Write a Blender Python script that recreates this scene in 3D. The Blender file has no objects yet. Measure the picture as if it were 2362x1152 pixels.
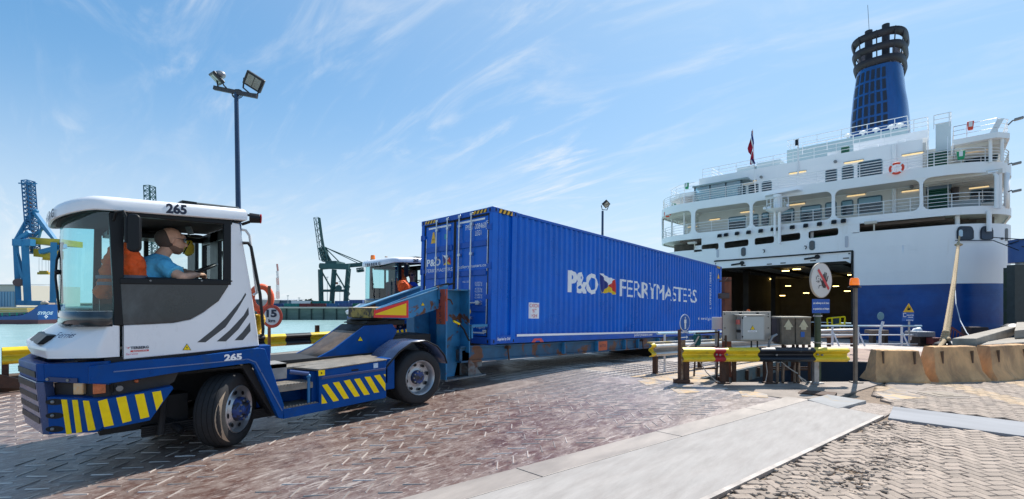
import bpy, bmesh, math, random
from mathutils import Vector, Matrix, noise
random.seed(7)
R=math.radians
scene=bpy.context.scene
COL=scene.collection
# ---------------------------------------------------------------- camera
F=1062.0; TH=R(43); CC,SS=math.cos(TH),math.sin(TH)
cam_d=bpy.data.cameras.new('camera'); cam=bpy.data.objects.new('camera',cam_d); COL.objects.link(cam)
cam.location=(0,0,0); cam.rotation_euler=(R(90),0,TH)
cam_d.sensor_width=36; cam_d.lens=36*F/2362; cam_d.shift_y=(697-576)/2362
cam_d.clip_start=.05; cam_d.clip_end=9000
scene.camera=cam
# ---------------------------------------------------------------- world and sun
SUN=Vector((-.087*.617,.996*.617,.787)).normalized()
SEL=math.asin(SUN.z); SAZ=math.atan2(SUN.x,SUN.y)
w=bpy.data.worlds.new('World'); scene.world=w; w.use_nodes=True
N=w.node_tree.nodes; L=w.node_tree.links; N.clear()
def nn(t,**k):
    n=N.new(t)
    for a,b in k.items(): setattr(n,a,b)
    return n
wo=nn('ShaderNodeOutputWorld'); bg=nn('ShaderNodeBackground'); L.new(bg.outputs[0],wo.inputs[0]); bg.inputs[1].default_value=.14
sky=nn('ShaderNodeTexSky',sky_type='NISHITA'); sky.sun_disc=False; sky.sun_elevation=SEL; sky.sun_rotation=SAZ
sky.air_density=1.1; sky.dust_density=.5; sky.ozone_density=2.2; sky.altitude=0
tc=nn('ShaderNodeTexCoord'); sep=nn('ShaderNodeSeparateXYZ'); L.new(tc.outputs['Generated'],sep.inputs[0])
def wm(op,a,b=None,c=None):
    n=nn('ShaderNodeMath',operation=op)
    for i,q in enumerate((a,b,c)):
        if q is None: continue
        if isinstance(q,(int,float)): n.inputs[i].default_value=q
        else: L.new(q,n.inputs[i])
    return n.outputs[0]
den=wm('ADD',wm('MAXIMUM',sep.outputs[2],0.0),.14)
cx=wm('DIVIDE',sep.outputs[0],den); cy=wm('DIVIDE',sep.outputs[1],den)
cmb=nn('ShaderNodeCombineXYZ'); L.new(cx,cmb.inputs[0]); L.new(cy,cmb.inputs[1])
def cloud(rot,sc,nscale,lo,hi,seed,dist=1.2,det=7):
    mp=nn('ShaderNodeMapping'); mp.inputs['Rotation'].default_value=(0,0,R(rot)); mp.inputs['Scale'].default_value=sc; mp.inputs['Location'].default_value=(seed,seed*.7,0)
    L.new(cmb.outputs[0],mp.inputs[0])
    no=nn('ShaderNodeTexNoise'); no.inputs['Scale'].default_value=nscale; no.inputs['Detail'].default_value=det; no.inputs['Roughness'].default_value=.62; no.inputs['Distortion'].default_value=dist
    L.new(mp.outputs[0],no.inputs['Vector'])
    mr=nn('ShaderNodeMapRange',interpolation_type='SMOOTHSTEP'); mr.inputs[1].default_value=lo; mr.inputs[2].default_value=hi
    L.new(no.outputs[0],mr.inputs[0]); return mr.outputs[0]
c1=cloud(28,(1.0,3.0,1),.9,.47,.80,3.1,1.9)
c2=cloud(52,(.9,4.2,1),1.0,.48,.82,8.4,1.2)
c3=cloud(5,(1,1,1),.45,.40,.72,1.7,.4,3)
cm=wm('MULTIPLY',wm('ADD',c1,wm('MULTIPLY',c2,.8)),wm('ADD',wm('MULTIPLY',c3,.9),.12))
cm=wm('MINIMUM',wm('MULTIPLY',cm,1.3),.85)
# soft pale veil low over the horizon and towards the sun
hz=nn('ShaderNodeMapRange',interpolation_type='SMOOTHSTEP'); hz.inputs[1].default_value=.5; hz.inputs[2].default_value=-.05; L.new(sep.outputs[2],hz.inputs[0])
veil=wm("MULTIPLY",wm("POWER",hz.outputs[0],1.4),.85)
vs=nn('ShaderNodeVectorMath',operation='DOT_PRODUCT'); L.new(tc.outputs['Generated'],vs.inputs[0]); vs.inputs[1].default_value=tuple(SUN)
veil2=wm("MULTIPLY",wm("POWER",wm("MAXIMUM",vs.outputs["Value"],0.0),2.2),.36)
tot=wm('MINIMUM',wm('SUBTRACT',1.0,wm('MULTIPLY',wm('SUBTRACT',1.0,cm),wm('MULTIPLY',wm('SUBTRACT',1.0,veil),wm('SUBTRACT',1.0,veil2)))),.93)
hs=nn('ShaderNodeHueSaturation'); hs.inputs['Saturation'].default_value=1.0; hs.inputs['Value'].default_value=1.0; hs.inputs['Hue'].default_value=.5
gm=nn('ShaderNodeGamma'); gm.inputs[1].default_value=.62; L.new(sky.outputs[0],gm.inputs[0])
tn=nn('ShaderNodeMix',data_type='RGBA',blend_type='MULTIPLY'); tn.inputs[0].default_value=1; L.new(gm.outputs[0],tn.inputs[6]); tn.inputs[7].default_value=(.36,.78,1.10,1)
L.new(tn.outputs[2],hs.inputs['Color'])
mx=nn('ShaderNodeMix',data_type='RGBA'); L.new(tot,mx.inputs[0]); L.new(hs.outputs[0],mx.inputs[6]); mx.inputs[7].default_value=(3.25,3.45,3.65,1)
L.new(mx.outputs[2],bg.inputs[0])
sl=bpy.data.lights.new('sun','SUN'); sl.energy=3.3; sl.angle=R(.53); sl.color=(1,.955,.89)
so=bpy.data.objects.new('sun',sl); COL.objects.link(so); so.rotation_euler=SUN.to_track_quat('Z','Y').to_euler(); so.location=(-20,60,60)
vsx=scene.view_settings; scene.display_settings.display_device='sRGB'; vsx.view_transform='Standard'; vsx.look='None'; vsx.exposure=.95; vsx.gamma=1; vsx.use_curve_mapping=False
scene.cycles.max_bounces=8; scene.cycles.use_denoising=True
scene.cycles.transparent_max_bounces=24
# ---------------------------------------------------------------- pixel -> place
def ray(x,y):
    k=(x-1181)/F; return Vector((-SS+CC*k,CC+SS*k,(697-y)/F))
def PY(x,y,Y): r=ray(x,y); return r*(Y/r.y)
def PX(x,y,X): r=ray(x,y); return r*(X/r.x)
def PG(x,y,z=-1.67): r=ray(x,y); return r*(z/r.z)
def PD(x,y,d):  # at camera depth d
    return ray(x,y)*d
# ---------------------------------------------------------------- materials
MATS={}
def srgb(r,g,b):
    f=lambda c:(c/255/12.92) if c/255<=.04045 else ((c/255+.055)/1.055)**2.4
    return (f(r),f(g),f(b))
def mat(name,col,rough=.5,metal=0,spec=.5,var=0.0,vs=3.0,col2=None,amt=(.45,.7),s2=2.0,bump=0.0,bs=40.0,emit=0,ecol=None,alpha=1,trans=0,coat=0,rand=0,stretch=(1,1,1),dist=0.5,island=False,ior=None,sheen=0):
    if name in MATS: return MATS[name]
    m=bpy.data.materials.new(name); m.use_nodes=True; MATS[name]=m
    n=m.node_tree.nodes; l=m.node_tree.links; p=n['Principled BSDF']
    p.inputs['Roughness'].default_value=rough; p.inputs['Metallic'].default_value=metal; p.inputs['Specular IOR Level'].default_value=spec
    c=(*col,1); p.inputs['Base Color'].default_value=c
    if ior: p.inputs['IOR'].default_value=ior
    if coat: p.inputs['Coat Weight'].default_value=coat; p.inputs['Coat Roughness'].default_value=.08
    t=n.new('ShaderNodeTexCoord'); mp=n.new('ShaderNodeMapping'); mp.inputs['Scale'].default_value=stretch; l.new(t.outputs['Object'],mp.inputs[0])
    cur=None
    if col2 is not None:
        no=n.new('ShaderNodeTexNoise'); no.inputs['Scale'].default_value=s2; no.inputs['Detail'].default_value=8; no.inputs['Roughness'].default_value=.65; no.inputs['Distortion'].default_value=dist
        l.new(mp.outputs[0],no.inputs[0])
        mr=n.new('ShaderNodeMapRange'); mr.inputs[1].default_value=amt[0]; mr.inputs[2].default_value=amt[1]; l.new(no.outputs[0],mr.inputs[0])
        x=n.new('ShaderNodeMix'); x.data_type='RGBA'; l.new(mr.outputs[0],x.inputs[0]); x.inputs[6].default_value=c; x.inputs[7].default_value=(*col2,1); cur=x.outputs[2]
    if var:
        no=n.new('ShaderNodeTexNoise'); no.inputs['Scale'].default_value=vs; no.inputs['Detail'].default_value=6; no.inputs['Roughness'].default_value=.6; l.new(mp.outputs[0],no.inputs[0])
        mr=n.new('ShaderNodeMapRange'); mr.inputs[1].default_value=.3; mr.inputs[2].default_value=.7; mr.inputs[3].default_value=1-var; mr.inputs[4].default_value=1+var; l.new(no.outputs[0],mr.inputs[0])
        x=n.new('ShaderNodeMix'); x.data_type='RGBA'; x.blend_type='MULTIPLY'; x.inputs[0].default_value=1
        if cur is None: x.inputs[6].default_value=c
        else: l.new(cur,x.inputs[6])
        l.new(mr.outputs[0],x.inputs[7]); cur=x.outputs[2]
        rr=n.new('ShaderNodeMapRange'); rr.inputs[3].default_value=max(.02,rough-.12); rr.inputs[4].default_value=min(1,rough+.12); l.new(no.outputs[0],rr.inputs[0]); l.new(rr.outputs[0],p.inputs['Roughness'])
    if rand:
        if island: oi=n.new('ShaderNodeNewGeometry').outputs['Random Per Island']
        else: oi=n.new('ShaderNodeObjectInfo').outputs['Random']
        mr=n.new('ShaderNodeMapRange'); mr.inputs[3].default_value=1-rand; mr.inputs[4].default_value=1+rand; l.new(oi,mr.inputs[0])
        x=n.new('ShaderNodeMix'); x.data_type='RGBA'; x.blend_type='MULTIPLY'; x.inputs[0].default_value=1
        if cur is None: x.inputs[6].default_value=c
        else: l.new(cur,x.inputs[6])
        l.new(mr.outputs[0],x.inputs[7]); cur=x.outputs[2]
    if cur is not None: l.new(cur,p.inputs['Base Color'])
    if bump:
        no=n.new('ShaderNodeTexNoise'); no.inputs['Scale'].default_value=bs; no.inputs['Detail'].default_value=5; l.new(mp.outputs[0],no.inputs[0])
        b=n.new('ShaderNodeBump'); b.inputs['Strength'].default_value=min(1,bump); b.inputs['Distance'].default_value=.01 if bump<=1 else .01*bump; l.new(no.outputs[0],b.inputs['Height']); l.new(b.outputs[0],p.inputs['Normal'])
    if emit:
        p.inputs['Emission Color'].default_value=(*(ecol or col),1); p.inputs['Emission Strength'].default_value=emit
    if trans: p.inputs['Transmission Weight'].default_value=trans
    if alpha<1: p.inputs['Alpha'].default_value=alpha
    return m
def glass_mat(name,tint=(.75,.9,.88),refl=.12,rough=.02):
    if name in MATS: return MATS[name]
    m=bpy.data.materials.new(name); m.use_nodes=True; MATS[name]=m
    n=m.node_tree.nodes; l=m.node_tree.links; n.clear()
    o=n.new('ShaderNodeOutputMaterial'); a=n.new('ShaderNodeBsdfTransparent'); a.inputs[0].default_value=(*tint,1)
    g=n.new('ShaderNodeBsdfGlossy'); g.inputs['Roughness'].default_value=rough
    fr=n.new('ShaderNodeLayerWeight'); pw=n.new('ShaderNodeMath'); pw.operation='POWER'; pw.inputs[1].default_value=4; l.new(fr.outputs['Facing'],pw.inputs[0])
    ad=n.new('ShaderNodeMath'); ad.operation='MULTIPLY_ADD'; ad.inputs[1].default_value=.6; ad.inputs[2].default_value=refl; l.new(pw.outputs[0],ad.inputs[0])
    x=n.new('ShaderNodeMixShader'); l.new(ad.outputs[0],x.inputs[0]); l.new(a.outputs[0],x.inputs[1]); l.new(g.outputs[0],x.inputs[2]); l.new(x.outputs[0],o.inputs[0])
    return m
RUST=(.13,.05,.022)
BLUE=mat('truck blue paint',(.0,.062,.265),.36,var=.15,vs=4,spec=.15,col2=(.02,.07,.17),amt=(.56,.8),s2=5,bump=.15,bs=12)
WHITE=mat('cab white paint',(.84,.85,.87),.30,var=.03,vs=3,coat=.2,col2=(.62,.60,.57),amt=(.60,.90),s2=2.2,stretch=(1,1,.4))
BLACK=mat('black plastic',(.006,.0075,.010),.42,var=.2,vs=8,spec=.3)
DARK=mat('dark chassis',(.014,.014,.016),.7,var=.35,vs=9)
GREY=mat('grey metal',(.22,.22,.22),.45,.5,var=.2,vs=10)
STEEL=mat('bright steel',(.55,.56,.58),.32,.85,var=.15,vs=14)
GALV=mat('galvanised steel',(.36,.36,.36),.42,.6,var=.2,vs=9,col2=(.25,.17,.11),amt=(.58,.72),s2=5)
YEL=mat('yellow marking',(1.0,.70,.0),.45,var=.08,vs=14,col2=(.6,.42,.05),amt=(.68,.78),s2=9,spec=.3)
RED=mat('red marking',(.62,.02,.02),.5,var=.1,vs=12)
ORG=mat('hi-vis orange',(.95,.13,.01),.7,var=.1,vs=8)
TYRE=mat('tyre rubber',(.016,.016,.018),.82,var=.3,vs=18,bump=.3,bs=60)
TREAD=mat('tread plate',(.26,.23,.19),.5,.35,var=.25,vs=6,bump=.8,bs=120)
PBLUE=mat('container blue paint',(.0,.128,.60),.30,var=.12,vs=1.2,col2=(.0,.155,.66),amt=(.5,.75),s2=.9,spec=.28,bump=.25,bs=3)
PBLUED=mat('container rail blue',(.0,.09,.46),.42,var=.14,vs=2,spec=.4,col2=(.02,.10,.40),amt=(.6,.8),s2=4)
TBLUE=mat('trailer blue rusty paint',(.025,.19,.38),.5,var=.35,vs=3,col2=RUST,amt=(.565,.60),s2=2.1,bump=.15,bs=30)
TGREY=mat('trailer worn steel',(.13,.15,.16),.55,.1,var=.3,vs=5,col2=(.09,.045,.03),amt=(.52,.62),s2=3)
TXTW=mat('white lettering',(.92,.92,.93),.45)
TXTB=mat('dark lettering',(.012,.02,.05),.5)
WOODB=mat('rusty brown steel',(.075,.035,.02),.75,var=.35,vs=12)
# ---------------------------------------------------------------- mesh builder
def tag(o,label=None,cat=None,group=None,kind=None):
    if label: o['label']=label
    if cat: o['category']=cat
    if group: o['group']=group
    if kind: o['kind']=kind
    return o
def empty(name,loc,label,cat,group=None,rot=(0,0,0)):
    o=bpy.data.objects.new(name,None); COL.objects.link(o); o.location=loc; o.rotation_euler=rot; o.empty_display_size=.2
    return tag(o,label,cat,group)
def wmat(o):
    m=Matrix.LocRotScale(o.location,o.rotation_euler,o.scale)
    return wmat(o.parent)@m if o.parent else m
class M:
    def __init__(s): s.v=[]; s.f=[]
    def add(s,vs,fs):
        b=len(s.v); s.v+= [tuple(q) for q in vs]; s.f+=[tuple(b+i for i in f) for f in fs]; return s
    def box(s,x0,x1,y0,y1,z0,z1):
        x0,x1=min(x0,x1),max(x0,x1); y0,y1=min(y0,y1),max(y0,y1); z0,z1=min(z0,z1),max(z0,z1)
        return s.add([(x0,y0,z0),(x1,y0,z0),(x1,y1,z0),(x0,y1,z0),(x0,y0,z1),(x1,y0,z1),(x1,y1,z1),(x0,y1,z1)],
          [(0,3,2,1),(4,5,6,7),(0,1,5,4),(1,2,6,5),(2,3,7,6),(3,0,4,7)])
    def hexa(s,p):  # 4 bottom ccw, 4 top ccw
        return s.add(p,[(0,3,2,1),(4,5,6,7),(0,1,5,4),(1,2,6,5),(2,3,7,6),(3,0,4,7)])
    def obox(s,c,dx,dy,dz,ux=(1,0,0),uy=(0,1,0),uz=None):
        c=Vector(c);ux=Vector(ux).normalized();uy=Vector(uy).normalized();uz=Vector(uz).normalized() if uz else ux.cross(uy).normalized()
        P=[c+ux*a*dx/2+uy*b*dy/2+uz*e*dz/2 for e in(-1,1) for a,b in((-1,-1),(1,-1),(1,1),(-1,1))]
        return s.hexa(P)
    def bar(s,p,q,wd,h=None,up=(0,0,1)):
        h=h or wd; p=Vector(p);q=Vector(q);d=(q-p);L_=d.length;d.normalize();up=Vector(up)
        if abs(d.dot(up))>.98: up=Vector((0,1,0)) if abs(d.y)<.9 else Vector((1,0,0))
        sx=d.cross(up).normalized(); uu=sx.cross(d)
        return s.obox((p+q)/2,L_,wd,h,d,sx,uu)
    def prism(s,pts,ax,a,b):
        n=len(pts)
        def P(q,t):
            return (t,q[0],q[1]) if ax=='x' else (q[0],t,q[1]) if ax=='y' else (q[0],q[1],t)
        vs=[P(q,a) for q in pts]+[P(q,b) for q in pts]
        fs=[tuple(range(n-1,-1,-1)),tuple(range(n,2*n))]+[(i,(i+1)%n,n+(i+1)%n,n+i) for i in range(n)]
        return s.add(vs,fs)
    def extr(s,pts,off):
        n=len(pts); pts=[Vector(p) for p in pts]; off=Vector(off)
        return s.add(pts+[p+off for p in pts],[tuple(range(n-1,-1,-1)),tuple(range(n,2*n))]+[(i,(i+1)%n,n+(i+1)%n,n+i) for i in range(n)])
    def cyl(s,p,q,r,r2=None,n=12,caps=True):
        r2=r if r2 is None else r2; p=Vector(p);q=Vector(q);d=(q-p).normalized()
        a=Vector((0,0,1)) if abs(d.z)<.9 else Vector((1,0,0)); u=d.cross(a).normalized(); v=d.cross(u)
        vs=[p+(u*math.cos(t)+v*math.sin(t))*r for t in [2*math.pi*i/n for i in range(n)]]+[q+(u*math.cos(t)+v*math.sin(t))*r2 for t in [2*math.pi*i/n for i in range(n)]]
        fs=[(i,(i+1)%n,n+(i+1)%n,n+i) for i in range(n)]
        if caps: fs+=[tuple(range(n-1,-1,-1)),tuple(range(n,2*n))]
        return s.add(vs,fs)
    def tube(s,pts,r,n=8,closed=False):
        pts=[Vector(p) for p in pts]; m=len(pts); rs=r if isinstance(r,(list,tuple)) else [r]*m
        vs=[];u=None
        for i,p in enumerate(pts):
            if closed: d=pts[(i+1)%m]-pts[i-1]
            else: d=pts[min(i+1,m-1)]-pts[max(i-1,0)]
            d.normalize()
            if u is None:
                a=Vector((0,0,1)) if abs(d.z)<.9 else Vector((1,0,0)); u=d.cross(a).normalized()
            else: u=(u-d*u.dot(d)).normalized()
            v=d.cross(u)
            vs+=[p+(u*math.cos(2*math.pi*k/n)+v*math.sin(2*math.pi*k/n))*rs[i] for k in range(n)]
        fs=[]
        for i in range(m if closed else m-1):
            a=i*n;b=((i+1)%m)*n
            fs+=[(a+k,a+(k+1)%n,b+(k+1)%n,b+k) for k in range(n)]
        if not closed: fs+=[tuple(range(n-1,-1,-1)),tuple(range((m-1)*n,m*n))]
        return s.add(vs,fs)
    def lathe(s,c,axis,prof,n=32,caps=True):  # prof: (along,radius)
        c=Vector(c);d=Vector(axis).normalized();a=Vector((0,0,1)) if abs(d.z)<.9 else Vector((1,0,0));u=d.cross(a).normalized();v=d.cross(u)
        vs=[];m=len(prof)
        for h,r in prof: vs+=[c+d*h+(u*math.cos(2*math.pi*k/n)+v*math.sin(2*math.pi*k/n))*r for k in range(n)]
        fs=[(i*n+k,i*n+(k+1)%n,(i+1)*n+(k+1)%n,(i+1)*n+k) for i in range(m-1) for k in range(n)]
        if caps: fs+=[tuple(range(n-1,-1,-1)),tuple(range((m-1)*n,m*n))]
        return s.add(vs,fs)
    def sphere(s,c,r,sc=(1,1,1),n=16,m=10):
        vs=[];
        for i in range(1,m):
            t=math.pi*i/m
            vs+=[(c[0]+r*sc[0]*math.sin(t)*math.cos(2*math.pi*k/n),c[1]+r*sc[1]*math.sin(t)*math.sin(2*math.pi*k/n),c[2]+r*sc[2]*math.cos(t)) for k in range(n)]
        vs+=[(c[0],c[1],c[2]+r*sc[2]),(c[0],c[1],c[2]-r*sc[2])]; T=len(vs)-2
        fs=[(i*n+k,(i+1)*n+k,(i+1)*n+(k+1)%n,i*n+(k+1)%n) for i in range(m-2) for k in range(n)]
        fs+=[(T,k,(k+1)%n) for k in range(n)]+[(T+1,(m-2)*n+(k+1)%n,(m-2)*n+k) for k in range(n)]
        return s.add(vs,fs)
    def grid(s,rows,closed=False):
        m=len(rows);n=len(rows[0]); vs=[p for r in rows for p in r]
        return s.add(vs,[(i*n+k,i*n+(k+1)%n,(i+1)*n+(k+1)%n,(i+1)*n+k) for i in range(m-1) for k in range(n if closed else n-1)])
    def obj(s,name,m,parent=None,smooth=30,bevel=0,seg=2,local=False,solid=0,kind=None,label=None,fix=True):
        me=bpy.data.meshes.new(name)
        vs=s.v
        if parent is not None and not local:
            iv=wmat(parent).inverted(); vs=[iv@Vector(q) for q in vs]
        me.from_pydata([tuple(q) for q in vs],[],s.f)
        if fix:
            bm=bmesh.new(); bm.from_mesh(me); bmesh.ops.recalc_face_normals(bm,faces=bm.faces); bm.to_mesh(me); bm.free()
        me.materials.append(m)
        if smooth:
            for p in me.polygons: p.use_smooth=True
            me.set_sharp_from_angle(angle=R(smooth))
        o=bpy.data.objects.new(name,me); COL.objects.link(o)
        if parent is not None: o.parent=parent
        if solid:
            md=o.modifiers.new('solid','SOLIDIFY'); md.thickness=solid; md.offset=0
        if bevel:
            md=o.modifiers.new('bevel','BEVEL'); md.width=bevel; md.segments=seg; md.limit_method='ANGLE'; md.angle_limit=R(35); md.harden_normals=True
        if kind: o['kind']=kind
        if label: o['label']=label
        return o
def rrect(x0,x1,y0,y1,r,n=4):
    r=min(r,(x1-x0)/2-1e-4,(y1-y0)/2-1e-4); out=[]
    for cx_,cy_,a in((x1-r,y1-r,0),(x0+r,y1-r,90),(x0+r,y0+r,180),(x1-r,y0+r,270)):
        for i in range(n+1):
            t=R(a+90*i/n); out.append((cx_+r*math.cos(t),cy_+r*math.sin(t)))
    return out
def text(name,s,pos,xd,yd,size,m,parent,bold=0,width=None,shear=0,depth=.002,local=False,align='LEFT',cut=None,label=None,spacing=1):
    """flat lettering: pos = lower left of the baseline, xd reading direction, yd up; size = capital height"""
    cu=bpy.data.curves.new(name,'FONT'); cu.body=s; cu.size=1; cu.offset=bold; cu.shear=shear; cu.fill_mode='FRONT'; cu.resolution_u=3; cu.align_x=align; cu.space_character=spacing
    o=bpy.data.objects.new('tmp',cu); me=bpy.data.meshes.new_from_object(o)
    xs=[v.co.x for v in me.vertices]
    if not xs: return None
    wd=max(xs)-min(xs); x0=min(xs)
    cap=.73
    sy=size/cap; sx=sy if width is None else width/wd
    xd=Vector(xd).normalized();yd=Vector(yd).normalized();nd=xd.cross(yd).normalized();pos=Vector(pos)
    iv=Matrix.Identity(4) if (parent is None or local) else wmat(parent).inverted()
    sh=x0 if align=='LEFT' else 0
    for v in me.vertices: v.co=iv@(pos+xd*(v.co.x-sh)*sx+yd*v.co.y*sy+nd*depth)
    if cut: cut(me)
    me.materials.clear(); me.materials.append(m); me.name=name
    bpy.data.objects.remove(o); bpy.data.curves.remove(cu)
    ob=bpy.data.objects.new(name,me); COL.objects.link(ob); ob.parent=parent
    if label: ob['label']=label
    return ob
def copy_tree(o,parent=None):
    c=o.copy(); COL.objects.link(c); c.parent=parent
    for ch in list(o.children): copy_tree(ch,c)
    return c
def chain(name,m,parent,pts,rad,edges=None,sub=2,root=0):
    me=bpy.data.meshes.new(name); iv=wmat(parent).inverted() if parent else Matrix.Identity(4)
    me.from_pydata([tuple(iv@Vector(p)) for p in pts],edges or [(i,i+1) for i in range(len(pts)-1)],[])
    o=bpy.data.objects.new(name,me); COL.objects.link(o); o.parent=parent; me.materials.append(m)
    sk=o.modifiers.new('skin','SKIN'); sk.use_smooth_shade=True
    for i,q in enumerate(me.skin_vertices[0].data):
        rr=rad[i]; q.radius=rr if isinstance(rr,tuple) else (rr,rr); q.use_root=(i==root)
    ss=o.modifiers.new('sub','SUBSURF'); ss.levels=sub; ss.render_levels=sub
    return o
# ================================================================ ground and water
def sm(t): t=max(0,min(1,t)); return t*t*(3-2*t)
def zr(X,Y):
    z=-1.67
    if Y<5.4: z-=.022*(5.4-Y)*sm((-2.9-X)/2.7)
    if Y>9.3: z-=.037*(Y-9.3)
    return z
def ground_mat():
    m=bpy.data.materials.new('worn steel ramp'); m.use_nodes=True
    n=m.node_tree.nodes; l=m.node_tree.links; p=n['Principled BSDF']
    t=n.new('ShaderNodeTexCoord'); O=t.outputs['Object']
    def noi(sc,st=(1,1,1),rot=0,det=8,di=.6):
        mp=n.new('ShaderNodeMapping'); mp.inputs['Scale'].default_value=st; mp.inputs['Rotation'].default_value=(0,0,R(rot)); l.new(O,mp.inputs[0])
        q=n.new('ShaderNodeTexNoise'); q.inputs['Scale'].default_value=sc; q.inputs['Detail'].default_value=det; q.inputs['Roughness'].default_value=.65; q.inputs['Distortion'].default_value=di; l.new(mp.outputs[0],q.inputs[0]); return q.outputs[0]
    def rng(v,a,b,c=0,d=1):
        q=n.new('ShaderNodeMapRange'); q.inputs[1].default_value=a;q.inputs[2].default_value=b;q.inputs[3].default_value=c;q.inputs[4].default_value=d; l.new(v,q.inputs[0]); return q.outputs[0]
    def mixc(f,a,b):
        q=n.new('ShaderNodeMix'); q.data_type='RGBA'
        l.new(f,q.inputs[0])
        for i,c in((6,a),(7,b)):
            if isinstance(c,tuple): q.inputs[i].default_value=(*c,1)
            else: l.new(c,q.inputs[i])
        return q.outputs[2]
    def mth(op,a,b):
        q=n.new('ShaderNodeMath'); q.operation=op
        for i,c in((0,a),(1,b)):
            if isinstance(c,(int,float)): q.inputs[i].default_value=c
            else: l.new(c,q.inputs[i])
        return q.outputs[0]
    big=noi(.35,di=1.5); scr=noi(2.6,(1,.5,1),20,di=2.2); scr2=noi(3.6,(1,.4,1),-48,di=2.2); fine=noi(26); mid=noi(1.6,di=1.2); thin=noi(9,(1,.20,1),-35,det=6,di=2.5); thin2=noi(13,(1,.26,1),38,det=6,di=2.5); thin3=noi(7,(1,.5,1),5,det=7,di=2); mask=noi(.9,det=5,di=1.5); mot=noi(7,det=9,di=.4)
    sp=n.new('ShaderNodeSeparateXYZ'); l.new(O,sp.inputs[0])
    base=mixc(rng(big,.35,.62),(.125,.055,.040),(.19,.118,.098))
    base=mixc(rng(scr,.50,.64,0,.55),base,(.36,.29,.25))
    base=mixc(rng(scr2,.53,.68,0,.45),base,(.42,.35,.31)); base=mixc(rng(mid,.52,.66,0,.5),base,(.075,.045,.04)); base=mixc(rng(mot,.42,.66,0,.6),base,(.34,.27,.235)); base=mixc(mth('MULTIPLY',rng(thin,.55,.61,0,.8),rng(mask,.42,.58)),base,(.52,.44,.39)); base=mixc(mth('MULTIPLY',rng(thin2,.56,.61,0,.75),rng(mask,.60,.45)),base,(.50,.42,.38)); base=mixc(rng(thin3,.57,.64,0,.55),base,(.06,.035,.032))
    # paler bare steel towards the quay side, growing along the ramp
    g=rng(mth('ADD',sp.outputs[1],mth('MULTIPLY',big,3)),6.5,12); base=mixc(mth('MULTIPLY',g,.75),base,(.46,.43,.42))
    base=mixc(rng(fine,.62,.75,0,.5),base,(.55,.5,.46))
    l.new(base,p.inputs['Base Color']); p.inputs['Metallic'].default_value=.25
    l.new(rng(scr,.3,.7,.24,.46),p.inputs['Roughness'])
    b=n.new('ShaderNodeBump'); b.inputs['Strength'].default_value=.35; b.inputs['Distance'].default_value=.01; l.new(mth('ADD',fine,mth('MULTIPLY',big,4)),b.inputs['Height']); l.new(b.outputs[0],p.inputs['Normal'])
    return m
STEELG=ground_mat()
PLATE=mat('bare steel plate',(.375,.348,.325),.66,.0,spec=.15,var=.10,vs=5,col2=(.29,.26,.24),amt=(.40,.80),s2=5.5,stretch=(1.6,.3,1),bump=.35,bs=22,dist=.15)
PLATEB=mat('bluish steel plate',(.335,.335,.345),.75,.0,spec=.1,var=.14,vs=1.5,stretch=(.3,1,1),col2=(.27,.27,.28),amt=(.5,.75),s2=2)
CONC=mat('dusty concrete',(.30,.25,.21),.85,var=.3,vs=2.2,bump=.9,bs=26,col2=(.18,.145,.12),amt=(.45,.7),s2=1.3)
DIRT=mat('sandy dirt',(.24,.175,.125),.95,var=.35,vs=9,bump=1.5,bs=60)
BRK=mat('grey-brown paver',(.335,.265,.212),.82,var=.22,vs=14,rand=.2,bump=.6,bs=90,col2=(.2,.165,.14),amt=(.5,.75),s2=5)
BRKS=mat('paver field',(.335,.265,.212),.82,var=.22,vs=14,rand=.16,bump=.6,bs=90,island=True,col2=(.2,.165,.14),amt=(.5,.75),s2=1.3)
BRKY=mat('yellow painted paver',(.44,.31,.19),.75,var=.15,vs=9,rand=.1,island=True,col2=(.3,.24,.18),amt=(.5,.62),s2=5)
OCH=mat('worn ochre paint',(.46,.31,.16),.7,var=.25,vs=3,col2=(.32,.28,.25),amt=(.42,.56),s2=4.5)
# water
def water_mat():
    m=bpy.data.materials.new('harbour water'); m.use_nodes=True; n=m.node_tree.nodes;l=m.node_tree.links;p=n['Principled BSDF']
    p.inputs['Base Color'].default_value=(.14,.33,.27,1); p.inputs['Roughness'].default_value=.22; p.inputs['IOR'].default_value=1.33
    t=n.new('ShaderNodeTexCoord'); mp=n.new('ShaderNodeMapping'); mp.inputs['Scale'].default_value=(1,.45,1); mp.inputs['Rotation'].default_value=(0,0,R(40)); l.new(t.outputs['Object'],mp.inputs[0])
    h=None
    a=n.new('ShaderNodeTexNoise'); a.inputs['Scale'].default_value=.9; a.inputs['Detail'].default_value=6; l.new(mp.outputs[0],a.inputs[0])
    b=n.new('ShaderNodeBump'); b.inputs['Strength'].default_value=.8; b.inputs['Distance'].default_value=.35; l.new(a.outputs[0],b.inputs['Height']); l.new(b.outputs[0],p.inputs['Normal'])
    mr=n.new('ShaderNodeMapRange'); mr.inputs[1].default_value=.35; mr.inputs[2].default_value=.7; l.new(a.outputs[0],mr.inputs[0])
    x=n.new('ShaderNodeMix'); x.data_type='RGBA'; l.new(mr.outputs[0],x.inputs[0]); x.inputs[6].default_value=(.27,.43,.42,1); x.inputs[7].default_value=(.38,.53,.52,1); l.new(x.outputs[2],p.inputs['Base Color'])
    return m
WATER=water_mat()
m=M(); m.add([(-3000,-3000,-6.3),(3000,-3000,-6.3),(3000,3000,-6.3),(-3000,3000,-6.3)],[(0,1,2,3)]); m.obj('water',WATER,kind='structure')
# line functions of the joints between ramp and quay
def L1(Y): return -1.67+.195*(Y-9.08)
def L2(Y): return -.66+.176*(Y-8.61)
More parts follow.
